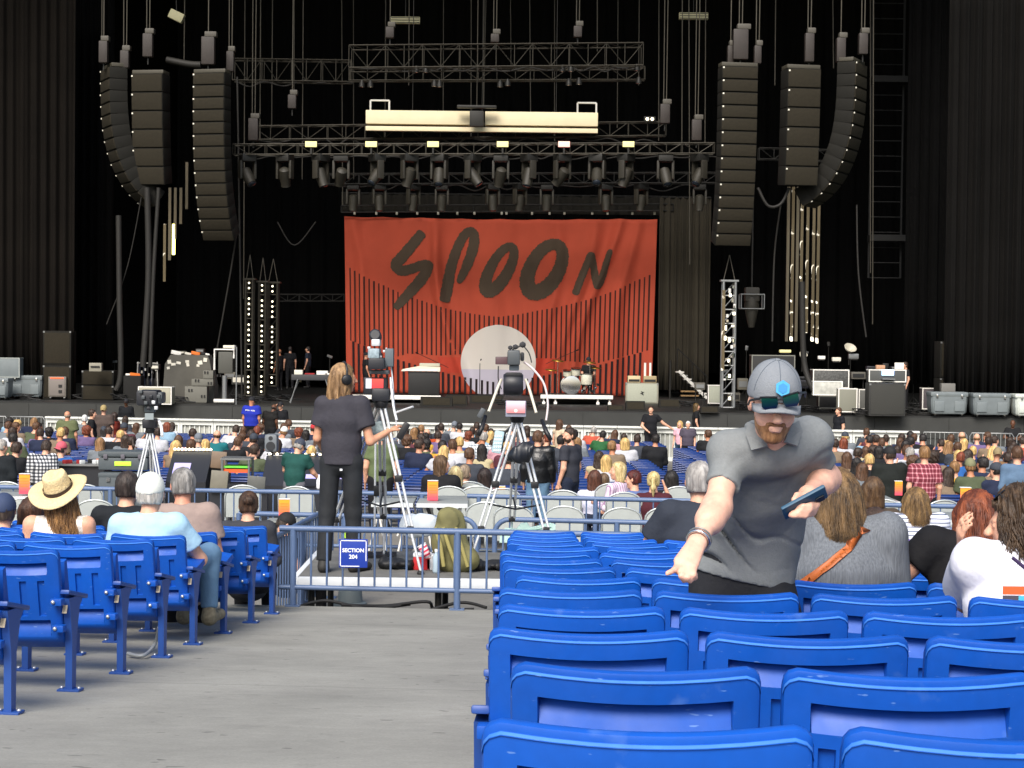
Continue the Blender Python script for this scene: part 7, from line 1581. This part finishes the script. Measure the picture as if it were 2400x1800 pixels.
# --- seated people at left
ht = hairmat('#5a3a22', '#b88a55')
o, m4 = seated('woman in a wide straw hat with long wavy hair and bare shoulders', 142, 1118, 12.25, 1.0, .06, shirt=M('floral_white', '#ddd5cc', .8, var=.35, vscale=45), hair='long', hairm=ht, strands=strand_mesh(1920, .36, 21, 0.0240, .0016, .05), hd=(-.15, .0, -.16), sleeve=0, h=.011, infl=.008, B=1.05, skin=SK2, wr=.002)
straw = M('straw', '#e2cb9a', .8, var=.08, vscale=50, bump=.5, bscale=90)
prof = [(.088, .035), (.110, .042), (.150, .046), (.195, .042), (.206, .034), (.205, .028), (.193, .034), (.150, .038), (.105, .034), (.086, .028)]
b = MB(); n = 48; vs = []
for r_, z in prof:
    for j in range(n): a = 2 * math.pi * j / n; vs.append((r_ * math.cos(a) * .96, -.015 + r_ * math.sin(a) * 1.04, z + .022 * math.cos(2 * a) * ((r_ - .085) / .12)))
k = len(prof); b.add(vs, [(i * n + j, i * n + (j + 1) % n, ((i + 1) % k) * n + (j + 1) % n, ((i + 1) % k) * n + j) for i in range(k) for j in range(n)])
hat = thing('straw_hat', (0, 0, 0), 'wide-brimmed straw hat with dark brown band worn by the woman at left', 'hat'); hat.matrix_world = Matrix.Translation(o.location) @ Matrix.Rotation(.06, 4, 'Z') @ m4 @ Matrix.Translation((0, -.005, .02)) @ Matrix.Rotation(R(27), 4, 'X')
b.build('brim', straw, hat, smooth=True)
fd = Field(); fd.slab((0, -.015, .03), (0, -.015, .105), (1, 0, 0), (.094, .112), (.084, .098), .01, cut=(((0, 0, .03), (0, 0, -1)), ((0, 0, .152), (0, 0, 1)))); fd.sub((0, .01, .165), (.028, .085, .03), .02); v, f_ = fd.mesh(.008); link(bpy.data.objects.new('crown', np_mesh(v, f_, 'crown', straw)), hat)
b = MB(); vs = []
for z, e in ((.036, .003), (.066, .002)):
    for j in range(n): a = 2 * math.pi * j / n; vs.append(((.0955 + e) * math.cos(a), -.015 + (.1135 + e) * math.sin(a), z))
b.add(vs, [(j, (j + 1) % n, n + (j + 1) % n, n + j) for j in range(n)]); b.build('hat_band', M('band_brown', '#3a2a22', .8), hat, smooth=True)
seated('man with short dark hair and black shirt in front of the hat woman', 298, 1105, 13.5, 1.02, -.1, shirt=fabric('#1f2226', 'tee_black2'), hair='short', hairm=hairmat('#221b17', '#4a403a'), B=1.02, h=.012, skin=SK2, over=dict(elL=(-.3, .05, .72)))
o, m4 = seated('man in white cap and light blue T-shirt on the aisle seat', 352, 1112, 11.72, 1.02, -.08, shirt=fabric('#a9cfe6', 'tee_lightblue'), trousers=denim, hair='short', hairm=hairmat('#b5b0a6', '#dcd8d0'), cap=M('cap_white', '#e3e6dc', .85, bump=.2, bscale=150), capback=False, B=1.02, h=.010, wr=.007, skin=SK2, shoes=M('shoe_tan', '#7d745e', .8, var=.3, vscale=40), over=dict(elR=(.30, .10, .74), wrR=(.24, .36, .70), pel=(0, 0, .64), wai=(0, -.03, .70), hipL=(-.09, .02, .62), hipR=(.10, .02, .62), knR=(.28, .40, .74), anR=(.30, .34, .38), toR=(.33, .50, .335), knL=(.0, .45, .72), anL=(.13, .36, .38), toL=(.15, .52, .335)), infl=.02)
seated('grey-haired man in taupe shirt next to the white cap', 428, 1097, 12.75, 1.02, .1, shirt=fabric('#9a8880', 'tee_taupe'), hair='short', hairm=hairmat('#66635f', '#a8a5a0'), B=1.08, h=.011, wr=.005, skin=skin('#d09278'), hd=(.25, .1, 0), infl=.02)
o, m4 = seated('woman with brown hair in a bun and dark grey top by the railing', 582, 1152, 14.95, .95, .0, shirt=fabric('#3a3c42', 'top_darkgrey'), hair='bun', hairm=hairmat('#35241a', '#5a4230'), long=True, h=.013, skin=SK2, hd=(.15, .1, 0))
o, m4 = seated('person in lavender shirt and cap cut off by the left picture edge', 8, 1160, 13.3, 1.0, .0, shirt=fabric('#b9b4d4', 'tee_lavender'), hair='short', hairm=hairmat('#3a3028'), cap=M('cap_navy', '#33415f', .8), h=.014, B=1.05)
seated('woman in black sleeveless top half hidden by the straw hat', 72, 1165, 13.6, .95, .1, shirt=black_cloth, hair='long', hairm=hairmat('#3a2418', '#5a3a26'), sleeve=0, h=.014, infl=.01)
seated('person in black cap bending forward beside the woman with the bun', 668, 1204, 17.7, .86, -.7, shirt=black_cloth, hair='short', hairm=hairmat('#2a2018'), cap=M('cap_black', '#1a1a1c', .8), h=.015, hd=(-.6, .5, 0))
# white tube from seat to seat on the floor at left
p0 = on_deck(300, 1540); t = thing('grey_hose', p0, 'thin grey hose curving between two seat posts at left', 'hose'); pipe('hose', [Vector((0, 0, .02)), on_deck(335, 1545) - p0 + Vector((0, 0, .02)), on_deck(362, 1535) - p0 + Vector((0, 0, .06)), W(372, 1470, 10.6) - p0], .011, M('hose_grey', '#8f9496', .5), t)

# --- camera operator on the platform
opx = W(800, 1350, 16.05); J = joints(STAND, shL=(-.16, -.01, 1.41), shR=(.16, .01, 1.41), elR=(.245, .0, 1.10), wrR=(.385, .16, 1.19), elL=(-.21, .02, 1.12), wrL=(-.17, .18, .98), anL=(-.13, -.05, .09), knL=(-.115, 0, .5), toL=(-.16, .12, .035), anR=(.11, .02, .09), toR=(.20, .17, .035), hea=(.01, .015, 1.628))
s_ = 1.045
o, m4 = person('camera operator with long light-brown hair, headphones and plum-grey T-shirt', (opx.x - .01, 16.05, PZ), -.12, J, skin('#d09a7c'), shirt=fabric('#3c3b42', 'tee_plum'), trousers=M('jeans_black', '#1d2024', .8, var=.35, vscale=7, bump=.3, bscale=14), shoes=M('boot_dark', '#2a2926', .7), hair='long', hairm=hairmat('#6a4c30', '#b8946a'), strands=strand_mesh(2184, .27, 31, 0.0029, .0013, .012), hd=(-1.05, .05, .05), h=.010, hands='full', fine=True, wr=.006, seed=31, sleeve=.62, infl=.022, scale=s_, B=.88)
hp = thing('headphones', (0, 0, 0), 'large black headphones worn by the camera operator', 'headphones'); hp.matrix_world = Matrix.Translation(o.location) @ Matrix.Rotation(-.12, 4, 'Z') @ Matrix.Diagonal((s_, s_, s_, 1)) @ m4
b = MB(); b.tube([(math.cos(a) * .102, -.005, .02 + math.sin(a) * .115) for a in np.linspace(-.1, 3.24, 18)], .010, 8); b.build('band', plastic_blk, hp, smooth=True)
for sx in (-1, 1): b = MB(); b.lathe([(.03, -.02), (.045, -.016), (.045, .014), (.034, .024), (0, .026)], 18, c=(sx * .098, -.004, -.006), axis=Vector((sx, 0, 0))); b.build('ear_cup', plastic_blk, hp, angle=50)
box('jeans_label', (.03, -.142, .87), (.022, .006, .016), sign_white, o)
# ================================================================== people further off
HC = dict(k='#1c1714', d='#2e2118', b='#4a3220', r='#6b3520', l='#7a5a38', y='#b89860', g='#8a8680', w='#c9c6be')
HN = dict(k='black', d='dark', b='brown', r='auburn', l='light brown', y='blond', g='grey', w='white')
SN = dict(s='short', L='long', o='bobbed', p='ponytailed', c='curly', u='bun-tied', B='balding')
STY = dict(s='short', L='long', o='bob', p='pony', c='curly', u='bun', B='bald')
def on_floor(px, py, h, fl):
    v = ray(px, py); best = None
    for d in np.arange(24., 61., .05):
        x = v.x * d; e = ZC + v.z * d - (fl(x, d) + h)
        if e <= 0: return d
    return 57.
def stander(label, px, py, hgt, d, fl, rz=0., **kw):
    p = W(px, py, d); z = fl(p.x, d); s = (p.z - z) / 1.757 if hgt is None else hgt / 1.757
    J = joints(STAND, **kw.pop('over', {})); kw.setdefault('h', .018); kw.setdefault('wr', .005); kw.setdefault('trousers', black_cloth); kw.setdefault('shoes', rubber)
    zz = z if hgt is None else p.z - hgt
    return person(label, (p.x, d, max(zz, z - .25) if hgt else z), rz, J, kw.pop('skin', SK2), scale=s, **kw)
fl_b = lambda x, y: bowl_z(x, y)
# near the sound desk
hair_s = lambda c, hi=None: dict(hair='short', hairm=hairmat(HC[c], hi))
stander('man in dark green T-shirt and cap bending over the wide mixing desk', 690, 1024, None, 27.9, fl_b, -.35, shirt=fabric('#1f4a44', 'tee_green'), trousers=fabric('#6a6a70', 'cloth_grey'), cap=M('cap_slate', '#3c4250', .8), hd=(-.5, .45, 0), B=1.08, h=.014, over=dict(nec=(0, .10, 1.43), che=(0, .05, 1.27), hea=(.02, .17, 1.585), shL=(-.18, .06, 1.40), shR=(.18, .10, 1.38), elL=(-.26, .16, 1.16), wrL=(-.2, .36, 1.02), elR=(.26, .22, 1.13), wrR=(.36, .44, .93)), **hair_s('g'))
stander('man in olive shirt standing behind the left tripod', 893, 1000, 1.70, 27.6, fl_b, .1, shirt=fabric('#5f6b4a', 'tee_olive'), B=1.15, hd=(-.4, .3, 0), **hair_s('d'))
stander('man in black and white checked shirt working at the left desks', 100, 1026, None, 26.8, fl_b, .1, shirt=plaid('check_bw', '#e4e4e4', '#6a6e74', '#22262c', 17, 17), hd=(-.3, .25, 0), long=True, B=1.15, over=dict(nec=(.02, .06, 1.43), hea=(.05, .12, 1.585)), **hair_s('d'))
stander('man in black jacket at the left picture edge by the sound desk', 4, 1030, None, 26.4, fl_b, -.2, shirt=fabric('#1b2024', 'jacket_black'), long=True, hd=(-.6, .2, 0), B=1.15, **hair_s('g'))
stander('man in black leather jacket and jeans seen from behind, right of the tripod', 1262, 1009, None, 28.6, fl_b, -.08, shirt=M('leather_black', '#15171a', .32, var=.2, vscale=10, bump=.4, bscale=25), trousers=denim, long=True, B=1.14, infl=.026, wr=.007, h=.013, hd=(-.5, .1, 0), **hair_s('b'))
o, m4 = stander('bearded man in charcoal printed T-shirt facing left, wearing a watch', 1336, 1003, None, 28.3, fl_b, 1.0, shirt=fabric('#33353d', 'tee_charcoal'), trousers=navy, B=1.08, h=.013, hands='full', fine=True, hd=(1.15, .05, 0), **hair_s('d'))
fd = Field(); fd.ell((0, .026, -.050), (.064, .072, .080), None, .02, cut=(((0, .01, -.045), (0, -.55, .83)), ((0, 0, 0), (0, -1, 0)))); v, f_ = fd.mesh(.009); k = link(bpy.data.objects.new('beard', np_mesh(v, f_, 'beard', hairmat('#3a2a1e'))), o); k.matrix_local = m4
for (z, s) in ((1.30, .05), (1.22, .04), (1.14, .035)): box('print', (-.03, .128 + .01, z), (s, .006, s * 1.2), M('print_grey', '#8f9296', .7), o)
stander('man in black jacket and black cap standing left of the plaid man', 2085, 1047, 1.72, 27.4, fl_b, .05, shirt=fabric('#1d211f', 'jacket_black2'), long=True, cap=M('cap_black', '#1a1a1c', .8), B=1.2, infl=.03, hd=(.5, .1, 0), **hair_s('d'))
stander('man in red plaid shirt standing at the right', 2167, 1045, 1.72, 27.2, fl_b, .0, shirt=plaid('plaid_red', '#6a2230', '#a8606c', '#d0a0a4', 17, 14, .72), B=1.0, hd=(.1, 0, 0), sleeve=.75, **hair_s('l'))
stander('man in slate blue shirt at the right picture edge', 2384, 1045, 1.72, 26.8, fl_b, .1, shirt=fabric('#5a728c', 'shirt_slateblue'), long=True, B=1.1, **hair_s('b'))
# standing in the bowl
stander('large bald man in olive T-shirt and dark shorts standing at left', 158, 963, None, 43.5, fl_b, -.1, shirt=fabric('#5c6244', 'tee_olive2'), B=1.35, skin=SK1, hair='bald', hairm=hairmat('#8a7a6a'), infl=.03)
stander('man in black T-shirt facing right between the olive and brown shirts', 216, 959, None, 46, fl_b, -1.3, shirt=fabric('#16171a', 'tee_black3'), trousers=navy, B=1.0, **hair_s('d'))
stander('man in brown T-shirt and tan cap seen from behind at left', 243, 950, None, 47.5, fl_b, .0, shirt=fabric('#4e433e', 'tee_brown'), trousers=fabric('#6a7050', 'trousers_green'), cap=M('cap_tan', '#9c8a5c', .8), capback=True, B=1.12, infl=.028)
stander('dark-haired woman in rust dress facing the tan-cap man', 268, 966, None, 48.5, fl_b, 1.2, shirt=fabric('#7a2f22', 'dress_rust'), trousers=black_cloth, B=.9, skin=SK1, hair='bob', hairm=hairmat('#2a1c14'))
stander('security guard in bright blue shirt with white lettering across the shoulders', 590, 931, None, 57.2, fl_b, -.15, shirt=fabric('#22309c', 'shirt_royal'), cap=M('cap_dark', '#16171c', .8), B=1.25, hd=(-.6, .3, 0), infl=.03, skin=SK3)
gd = bpy.context.scene.objects[-1]
stander('dark-skinned guard in black shirt leaning over the barrier', 634, 944, None, 57.3, fl_b, -.3, shirt=fabric('#1c1b1a', 'guard_black'), skin=SK4, B=1.25, over=dict(nec=(.02, .10, 1.42), hea=(.05, .18, 1.58)), hd=(-.3, .3, 0), hair='bald', hairm=hairmat('#1c1410'))
stander('guard in black jacket behind the barrier touching his ear', 658, 942, 1.72, 59.8, lambda x, y: .05, 2.8, shirt=fabric('#15161a', 'guard_black2'), cap=M('cap_dark', '#16171c', .8), long=True, B=1.2, over=dict(elR=(.3, .06, 1.3), wrR=(.12, .14, 1.58)))
stander('guard in black jacket with lanyard sitting before the stage at left', 296, 935, 1.66, 61, lambda x, y: .05, 3.1, shirt=fabric('#14161a', 'guard_black3'), skin=SK4, long=True, B=1.3, hair='bald', hairm=hairmat('#191210'), cap=M('cap_dark', '#16171c', .8))
stander('bearded guard in black polo resting an arm on the barrier', 1526, 951, None, 57.0, fl_b, 3.0, shirt=fabric('#17181c', 'guard_polo'), B=1.12, over=dict(elL=(-.38, -.05, 1.22), wrL=(-.62, -.08, 1.08), elR=(.27, .05, 1.13), wrR=(.10, .2, 1.0)), **hair_s('d'))
stander('woman with long dark hair in black T-shirt behind the barrier at right', 1632, 945, 1.68, 60, lambda x, y: .05, -1.5, shirt=fabric('#191a1d', 'tee_black4'), hair='long', hairm=hairmat('#4a3820', '#6a5228'), B=.95)
stander('guard in black polo standing right of the capped man', 1966, 955, 1.75, 59, lambda x, y: .05, 2.0, shirt=fabric('#191b20', 'guard_polo2'), B=1.15, **hair_s('b'))
stander('guard with folded arms in black polo at the far right', 2374, 984, 1.66, 57.6, lambda x, y: .05, 2.9, shirt=fabric('#1d1d1f', 'guard_polo3'), skin=SK4, B=1.2, hair='bald', hairm=hairmat('#191210'), over=dict(elL=(-.27, .05, 1.16), wrL=(.10, .17, 1.15), elR=(.27, .05, 1.16), wrR=(-.10, .19, 1.12)))
stander('blond woman in pink-backed white T-shirt beside the barrier gap', 1594, 986, None, 52.5, fl_b, 2.6, shirt=fabric('#d6a8b4', 'tee_pink'), trousers=fabric('#33475c', 'denim_dark'), hair='bob', hairm=hairmat(HC['y']), B=.9)
stander('grey-haired woman in plum tunic walking up the aisle', 1613, 987, None, 51.3, fl_b, 3.0, shirt=fabric('#4a4450', 'tunic_plum'), B=1.1, infl=.035, hair='short', hairm=hairmat(HC['w']))
stander('woman with long brown hair and cream top carrying a black bag', 1312, 983, None, 45, fl_b, -.9, shirt=fabric('#cbb89c', 'top_cream'), hair='long', hairm=hairmat(HC['b']), sleeve=.2, B=.88)
# drummer and stagehands
def on_stage(label, px, py, d, rz, z=STG, hgt=1.72, **kw): return stander(label, px, py, hgt, d, lambda x, y: z, rz, **kw)
o, _ = person('drummer in black shirt and cap sitting behind the drum kit', (W(1380, 800, 69.4).x, 69.4, STG + rz2), 3.0, joints(SIT), SK2, shirt=fabric('#17181b', 'tee_black5'), trousers=black_cloth, cap=M('cap_dark', '#16171c', .8), hd=(.3, .3, 0), h=.02, scale=1.05)
t = thing('drum_stool', (W(1380, 800, 69.4).x, 69.4, STG + rz2), 'round black stool under the drummer', 'stool'); b = MB(); b.lathe([(.17, .36), (.18, .39), (.17, .42), (0, .425)], 18); b.build('seat', black_plain, t, angle=40)
for a in range(3): rod('leg', (0, 0, .36), (.25 * math.cos(a * 2.1), .25 * math.sin(a * 2.1), 0), .014, chrome, t)
on_stage('bald stagehand in black seen in front of the doorway frame', 655, 818, 75, .9, shirt=black_cloth, hair='bald', hairm=hairmat('#6a4a38'), skin=SK3)
on_stage('stagehand in black turned away in front of the doorway frame', 680, 812, 74, .2, shirt=fabric('#15161a', 'crew_black'), **hair_s('k'))
on_stage('stagehand in dark blue shirt right of the doorway frame', 722, 812, 76, 1.4, shirt=fabric('#28303e', 'crew_blue'), **hair_s('k'))
on_stage('stagehand in black cap beside the left edge of the banner', 858, 826, 71, -1.2, shirt=black_cloth, cap=M('cap_dark', '#16171c', .8), skin=SK1)
on_stage('stagehand in the dark behind the right racks', 2122, 848, 64, 1.8, shirt=black_cloth, **hair_s('d'))
# terrace guests, seated on folding chairs
def guest(label, px, py, d, **kw):
    p = W(px, py, d); kw.setdefault('h', .015); s = kw.pop('s', .97); kw.setdefault('wr', .004); kw.setdefault('trousers', navy); J = joints(SIT, **kw.pop('over', {})); rz = kw.pop('rz', 0.)
    z = p.z - 1.30 * s; return person(label, (p.x, d, z), rz, J, kw.pop('skin', SK2), scale=s, **kw)
guest('woman with long brown hair in black jacket with white badge at the middle table', 1036, 1068, 23.9, rz=-.2, shirt=black_cloth, long=True, hair='long', hairm=hairmat('#4a3626', '#6e543a'), hd=(-.9, 0, 0), B=1.1, infl=.03, fine=True)
guest('woman with curly blond hair and bare shoulders behind the middle table', 1068, 1093, 24.2, shirt=fabric('#3a3a40', 'top_dark'), sleeve=0, hair='bob', hairm=hairmat('#b8a070', '#e0cf9c'), infl=.006, B=.95)
guest('man with cropped hair in navy shirt right of the curly blond woman', 1090, 1090, 25.0, shirt=navy, hair='short', hairm=hairmat('#7a6a58'), hd=(-.5, 0, 0))
guest('woman with long black hair left of the right tripod', 1136, 1097, 25.2, shirt=fabric('#7a5a60', 'top_mauve'), hair='long', hairm=hairmat('#1e1614', '#3a2c28'), sleeve=.3)
guest('blond woman in pink striped shirt turned left', 1448, 1083, 24.0, rz=.8, shirt=stripes('pink_stripe', '#d8c6d8', '#9a7a98', 26, .7, 0), long=True, hair='bob', hairm=hairmat('#b59a60', '#ead6a0'), hd=(.75, 0, 0), fine=True, over=dict(wrL=(-.1, .3, .72)))
guest('woman with short auburn hair in blue top turned left', 1484, 1103, 23.7, rz=.5, shirt=fabric('#5e6e9a', 'top_blue'), hair='short', hairm=hairmat('#3a1814', '#6a2c24'), hd=(.8, .1, 0))
guest('woman with blond ponytail and maroon top', 1532, 1106, 23.2, rz=-.1, shirt=fabric('#4a2028', 'top_maroon'), sleeve=.1, hair='pony', hairm=hairmat('#c2a664', '#e6d49a'), over=dict(elR=(.26, .12, .80), wrR=(.16, .14, 1.06)))
guest('woman with long black hair right of the blond ponytail', 1574, 1103, 25.3, shirt=black_cloth, hair='long', hairm=hairmat('#1a1614'))
guest('woman with long auburn hair and white shirt behind the bearded man', 1394, 1102, 25.0, shirt=fabric('#c8cadc', 'shirt_pale'), hair='long', hairm=hairmat('#4a2a1c'))
guest('person in pale blue shirt behind the blond woman', 1415, 1110, 25.4, shirt=fabric('#8aa6c4', 'shirt_blue2'), hair='short', hairm=hairmat('#5a4632'))
guest('person with brown hair glimpsed behind the woman in grey', 2046, 1118, 14.6, shirt=fabric('#4a4036', 'shirt_brown'), hair='bob', hairm=hairmat('#4a3422', '#6a5034'), s=.9)

# ------------------------------------------------------------------ seated crowd of the bowl: shared meshes, own colours
SJ = joints(SIT); LIB = {}
for nm, yaw in (('f', 0.), ('l', .75), ('r', -.75)):
    fd, Rm = body_mesh(SJ, .02, (yaw, .05, 0)); v, q_ = fd.mesh(.022); LIB['body_' + nm] = (np_mesh(v, q_, 'person', SK2), Rm)
SJ2 = joints(SIT, che=(.03, -.02, .82), nec=(.06, .03, 1.0), hea=(.085, .08, 1.165), shL=(-.125, .0, .955), shR=(.235, .01, .935), elL=(-.26, .06, .75), wrL=(-.12, .22, .98), elR=(.30, .05, .68), wrR=(.2, .28, .66))
for nm, yaw in (('F', 0.1), ('Lk', .8), ('Rk', -.6)):
    fd, Rm = body_mesh(SJ2, .02, (yaw, .12, .12)); v, q_ = fd.mesh(.022); LIB['body2_' + nm[0].lower()] = (np_mesh(v, q_, 'person', SK2), Rm)
for nm, kw in (('tee2', dict(sleeve=.62)), ('long2', dict(long=True, infl=.022)), ('tank2', dict(sleeve=0, infl=.006))):
    v, q_ = shirt_field(SJ2, 1.1, **kw).mesh(.022, folds(6, .006)); LIB[nm] = np_mesh(v, q_, 'shirt', navy)
for nm, kw in (('tee', dict(sleeve=.62)), ('long', dict(long=True, infl=.022)), ('tank', dict(sleeve=0, infl=.006))):
    v, q_ = shirt_field(SJ, 1.06, **kw).mesh(.022, folds(5, .004)); LIB[nm] = np_mesh(v, q_, 'shirt', navy)
v, q_ = trouser_field(SJ).mesh(.024); LIB['trousers'] = np_mesh(v, q_, 'trousers', navy)
COLN = {'#b9babf': 'white', '#1c1d20': 'black', '#3c4048': 'charcoal', '#6d7378': 'grey', '#4e5640': 'olive', '#1c666c': 'teal', '#2a5a98': 'bright blue', '#a84420': 'orange-red', '#2a5a34': 'green', '#b0503c': 'salmon', '#232a40': 'navy', '#86a4b8': 'pale blue', '#b0a482': 'cream', '#c79a3a': 'mustard', '#b88a92': 'pink', '#5a3038': 'maroon', '#6a5a80': 'purple', '#7a6a58': 'tan'}
CK = dict(W='#b9babf', K='#1c1d20', C='#3c4048', G='#6d7378', O='#4e5640', T='#1c666c', U='#2a5a98', R='#a84420', E='#2a5a34', S='#b0503c', N='#232a40', P='#86a4b8', M='#b0a482', Y='#c79a3a', I='#b88a92', A='#5a3038', V='#6a5a80', Z='#7a6a58')
# px, py of the head top, hair style, hair colour, shirt, look (f l r), cap colour or -
CROWD = '''6 992 s b G f -;20 994 s b Z r -;32 1001 L d W f -;54 994 s b O r -;76 981 L l N f -;93 992 s k W r -;117 998 c k K f -;139 1012 s y Z l -;193 981 s w G f -;293 977 L d C f -;315 988 L b G r -;395 992 o r P r -;421 1014 L b I f -;453 1011 s d N f -;462 1020 s g G f grey;412 1035 L y Z f -;456 1040 s b W f -;483 1024 o y W l -;507 1013 B b T f -;592 1044 s d O r -;650 1005 s l W f white;696 1002 c r Z f -;724 994 s d N f red;722 1046 o y W f -;
43 1022 s k O f -;26 1044 s d K r -;139 1042 s d U r pink;340 1003 L d W l -;365 1010 s d W f -;965 1003 L l K f -;990 999 s l C f -;1006 1005 B l R f -;991 1012 c k Y f -;1040 999 s d C l -;1057 994 s g G f grey;1073 995 s k W f -;1090 1005 c r W f -;1103 1004 s d K f -;1032 1013 s d V f -;1149 1007 s d O f -;1118 1022 s g q f -;956 1025 c b K r -;980 1040 s d N r -;1019 1038 s k Y f -;1030 1042 L y W f -;1069 1042 s b W f -;1076 1036 s y M f -;1101 1062 s b C r -;1138 1044 L k M f -;1151 1022 L d C r -;1182 1066 s d C f slate;1184 1085 L b Z f -;1284 1016 L b M f -;1351 1012 s k W f -;1208 1014 s b A f -;1198 1000 s b G f -;1222 1030 L d A f -;1166 1030 s b I f -;
1357 1022 L l G f -;1384 1001 s g S f -;1402 1010 s k E f -;1429 1005 L b N f -;1457 1019 s d I f -;1469 1029 o y W f -;1491 1025 s d C f -;1526 1027 s k K f -;1659 1014 s b K l -;1400 1059 L d M f -;1433 1061 L y W f -;1440 1040 s l Z r -;1264 1030 L b Z f -;
1944 1023 s g G f -;1952 1035 s d Z f -;1972 1027 o r W f -;2024 1025 s k P l -;2050 1025 s d G l -;2063 1032 s b W f -;2082 1020 s d O f -;2031 1040 o b M f -;2115 1023 s d N f -;2107 1035 s b G f -;2133 1033 s k W l -;2164 1023 s k K f -;2039 1068 s y K f -;2015 1077 L b G f -;2128 1061 s g G f -;2200 1030 s d K l -;2211 1035 L l K f -;2222 1029 o y Z f -;2261 1021 B l G f -;2287 1025 B l V f -;2300 1021 s b N l -;2276 1049 s y N f -;2317 1047 L y G f -;2193 1062 c d Z f -;2224 1062 s r U f -;2245 1084 s l Y f -;2211 1090 L d Z f -;2135 1092 s k N r -;2330 1060 B y G f tan;2293 1079 s k N l -;2328 1084 s l Z l -;2341 1090 s k I f -;2311 1099 s k N l slate;2278 1105 s l O f camo;2378 1032 L d A f -;2395 1026 s d S r -;2358 1040 L d K f -;2005 1050 s d C r -;1990 1062 L b Z f -;2320 1030 s d Z f -;2246 1040 s b C f -;
556 1010 c b C f -;538 1003 s d W f -;745 1012 L b W f -;770 1002 s d G f -;800 1008 s k K f -;830 1004 L b P f -;936 1012 s d C f -;945 998 L d G f -;1000 1030 c k O f -;1052 1030 L d I f -;880 1000 s b W f -;910 1006 L l Z f -;1125 998 s b P f -;1171 1012 L d W f -;1240 1006 s d N f -;1310 1028 s k C f -;1330 1000 s b W f -'''
CAPC = dict(grey='#6a7078', white='#e2e2d8', red='#b02a30', pink='#c85a68', slate='#343a44', tan='#8a7a5a', camo='#7a7a5a')
labels = {}; placed = []
rows_used = {}
entries = []
for e in CROWD.replace('\n', '').split(';'):
    px, py, st_, hc, sh_, lk, cp = e.split(); px, py = float(px), float(py)
    d = on_floor(px, py, 1.22, fl_b); x = ray(px, py).x * d; u = d + KS * x
    r = max(0, min(28, round((u - BROW0) / BRP))); u = BROW0 + BRP * r; v_ = ray(px, py).x; d = (u + .16) / (1 + KS * v_); x = v_ * d
    entries.append((r, x, d, st_, hc, sh_, lk, cp, px))
rf = random.Random(17)
for r in range(3, 25):
    u = BROW0 + BRP * r + .16
    for lo, hi, pr in ((-20, 770, .11), (930, 1300, .10), (1345, 1540, .03), (1930, 2420, .20)):
        px = lo
        while px < hi:
            v_ = ray(px, 1020).x; d = u / (1 + KS * v_); x = v_ * d; step = .56 / d * F
            if rf.random() < pr and not (r < 6 and px < 800) and not any(e[0] == r and abs(e[1] - x) < .5 for e in entries):
                entries.append((r, x + rf.uniform(-.06, .06), d, rf.choice('ssssLLoocp'), rf.choice('kkddddbbblyr'), rf.choice('KKCCNNGOZAVWGPKCN'), rf.choice('fffflr'), rf.choice(['-'] * 9 + ['slate']), px))
            px += step
entries.sort(key=lambda e: (e[0], e[1])); last = {}
cnt = {}
for i, (r, x, d, st_, hc, sh_, lk, cp, px) in enumerate(entries):
    if r in last and x - last[r] < .36: x = last[r] + .36
    last[r] = x
    col = '#c8ccd0' if sh_ == 'q' else CK[sh_]; cn = 'white plaid' if sh_ == 'q' else COLN[col]
    cnt[r] = cnt.get(r, 0) + 1
    who = f'{cp}-capped' if cp != '-' else f'{SN[st_]} {HN[hc]}-haired' if st_ != 'B' else 'balding'
    lab = f'seated {who} spectator in {cn}, {ordw(cnt[r] - 1)} from left, bowl row {("one two three four five six seven eight nine ten eleven twelve thirteen fourteen fifteen sixteen seventeen eighteen nineteen twenty".split() + ["twenty-" + w_ for w_ in "one two three four five six seven eight nine".split()])[r]}'
    alt = '2' if random.random() < .38 else ''; JJ = SJ2 if alt else SJ
    me, Rm = LIB['body' + alt + '_' + lk]; s = (1.0 if st_ in 'sB' else .94) * random.uniform(.96, 1.04); z = bowl_z(x, d)
    o = ob('person', me, None, (x, d, z - .02), (random.uniform(-.05, .10), random.uniform(-.07, .07), -math.atan(KS) + random.uniform(-.3, .3)), (s * random.uniform(.94, 1.1), s, s), random.choice((SK1, SK2, SK2, SK3) if hc != 'k' else (SK1, SK3, SK2)))
    tag(o, lab, 'person', 'spectators seated in the lower bowl')
    sm = plaid('plaid_white', '#dfe2e4', '#8a9298', '#5a626a', 14, 14, .7) if sh_ == 'q' else fabric(col)
    ob('shirt', LIB['long' if sh_ in 'KCNq' and random.random() < .4 else ('tank' if st_ == 'L' and sh_ in 'MIZ' else 'tee') + alt], o, mat=sm); ob('trousers', LIB['trousers'], o, mat=navy)
    M4 = Matrix.Translation(Vector(JJ['hea'])) @ Matrix(Rm.tolist()).to_4x4()
    if not (st_ == 'B' and cp != '-'): k = ob('hair', hair_mesh(STY[st_], .014), o, mat=hairmat(HC[hc])); k.matrix_local = M4
    if cp != '-': k = ob('cap', cap_mesh(random.random() < .3), o, mat=M('crowdcap_' + cp, CAPC[cp], .8)); k.matrix_local = M4
# lettering on the blue guard's back
for o in scene.objects:
    if o.get('label', '').startswith('security guard in bright blue'):
        [box('letter', (-.13 + .033 * j, -.16, 1.385 - .02 * (j / 8)), (.022, .006, .034), sign_white, o, (R(8), 0, 0)) for j in range(9) if j != 4]
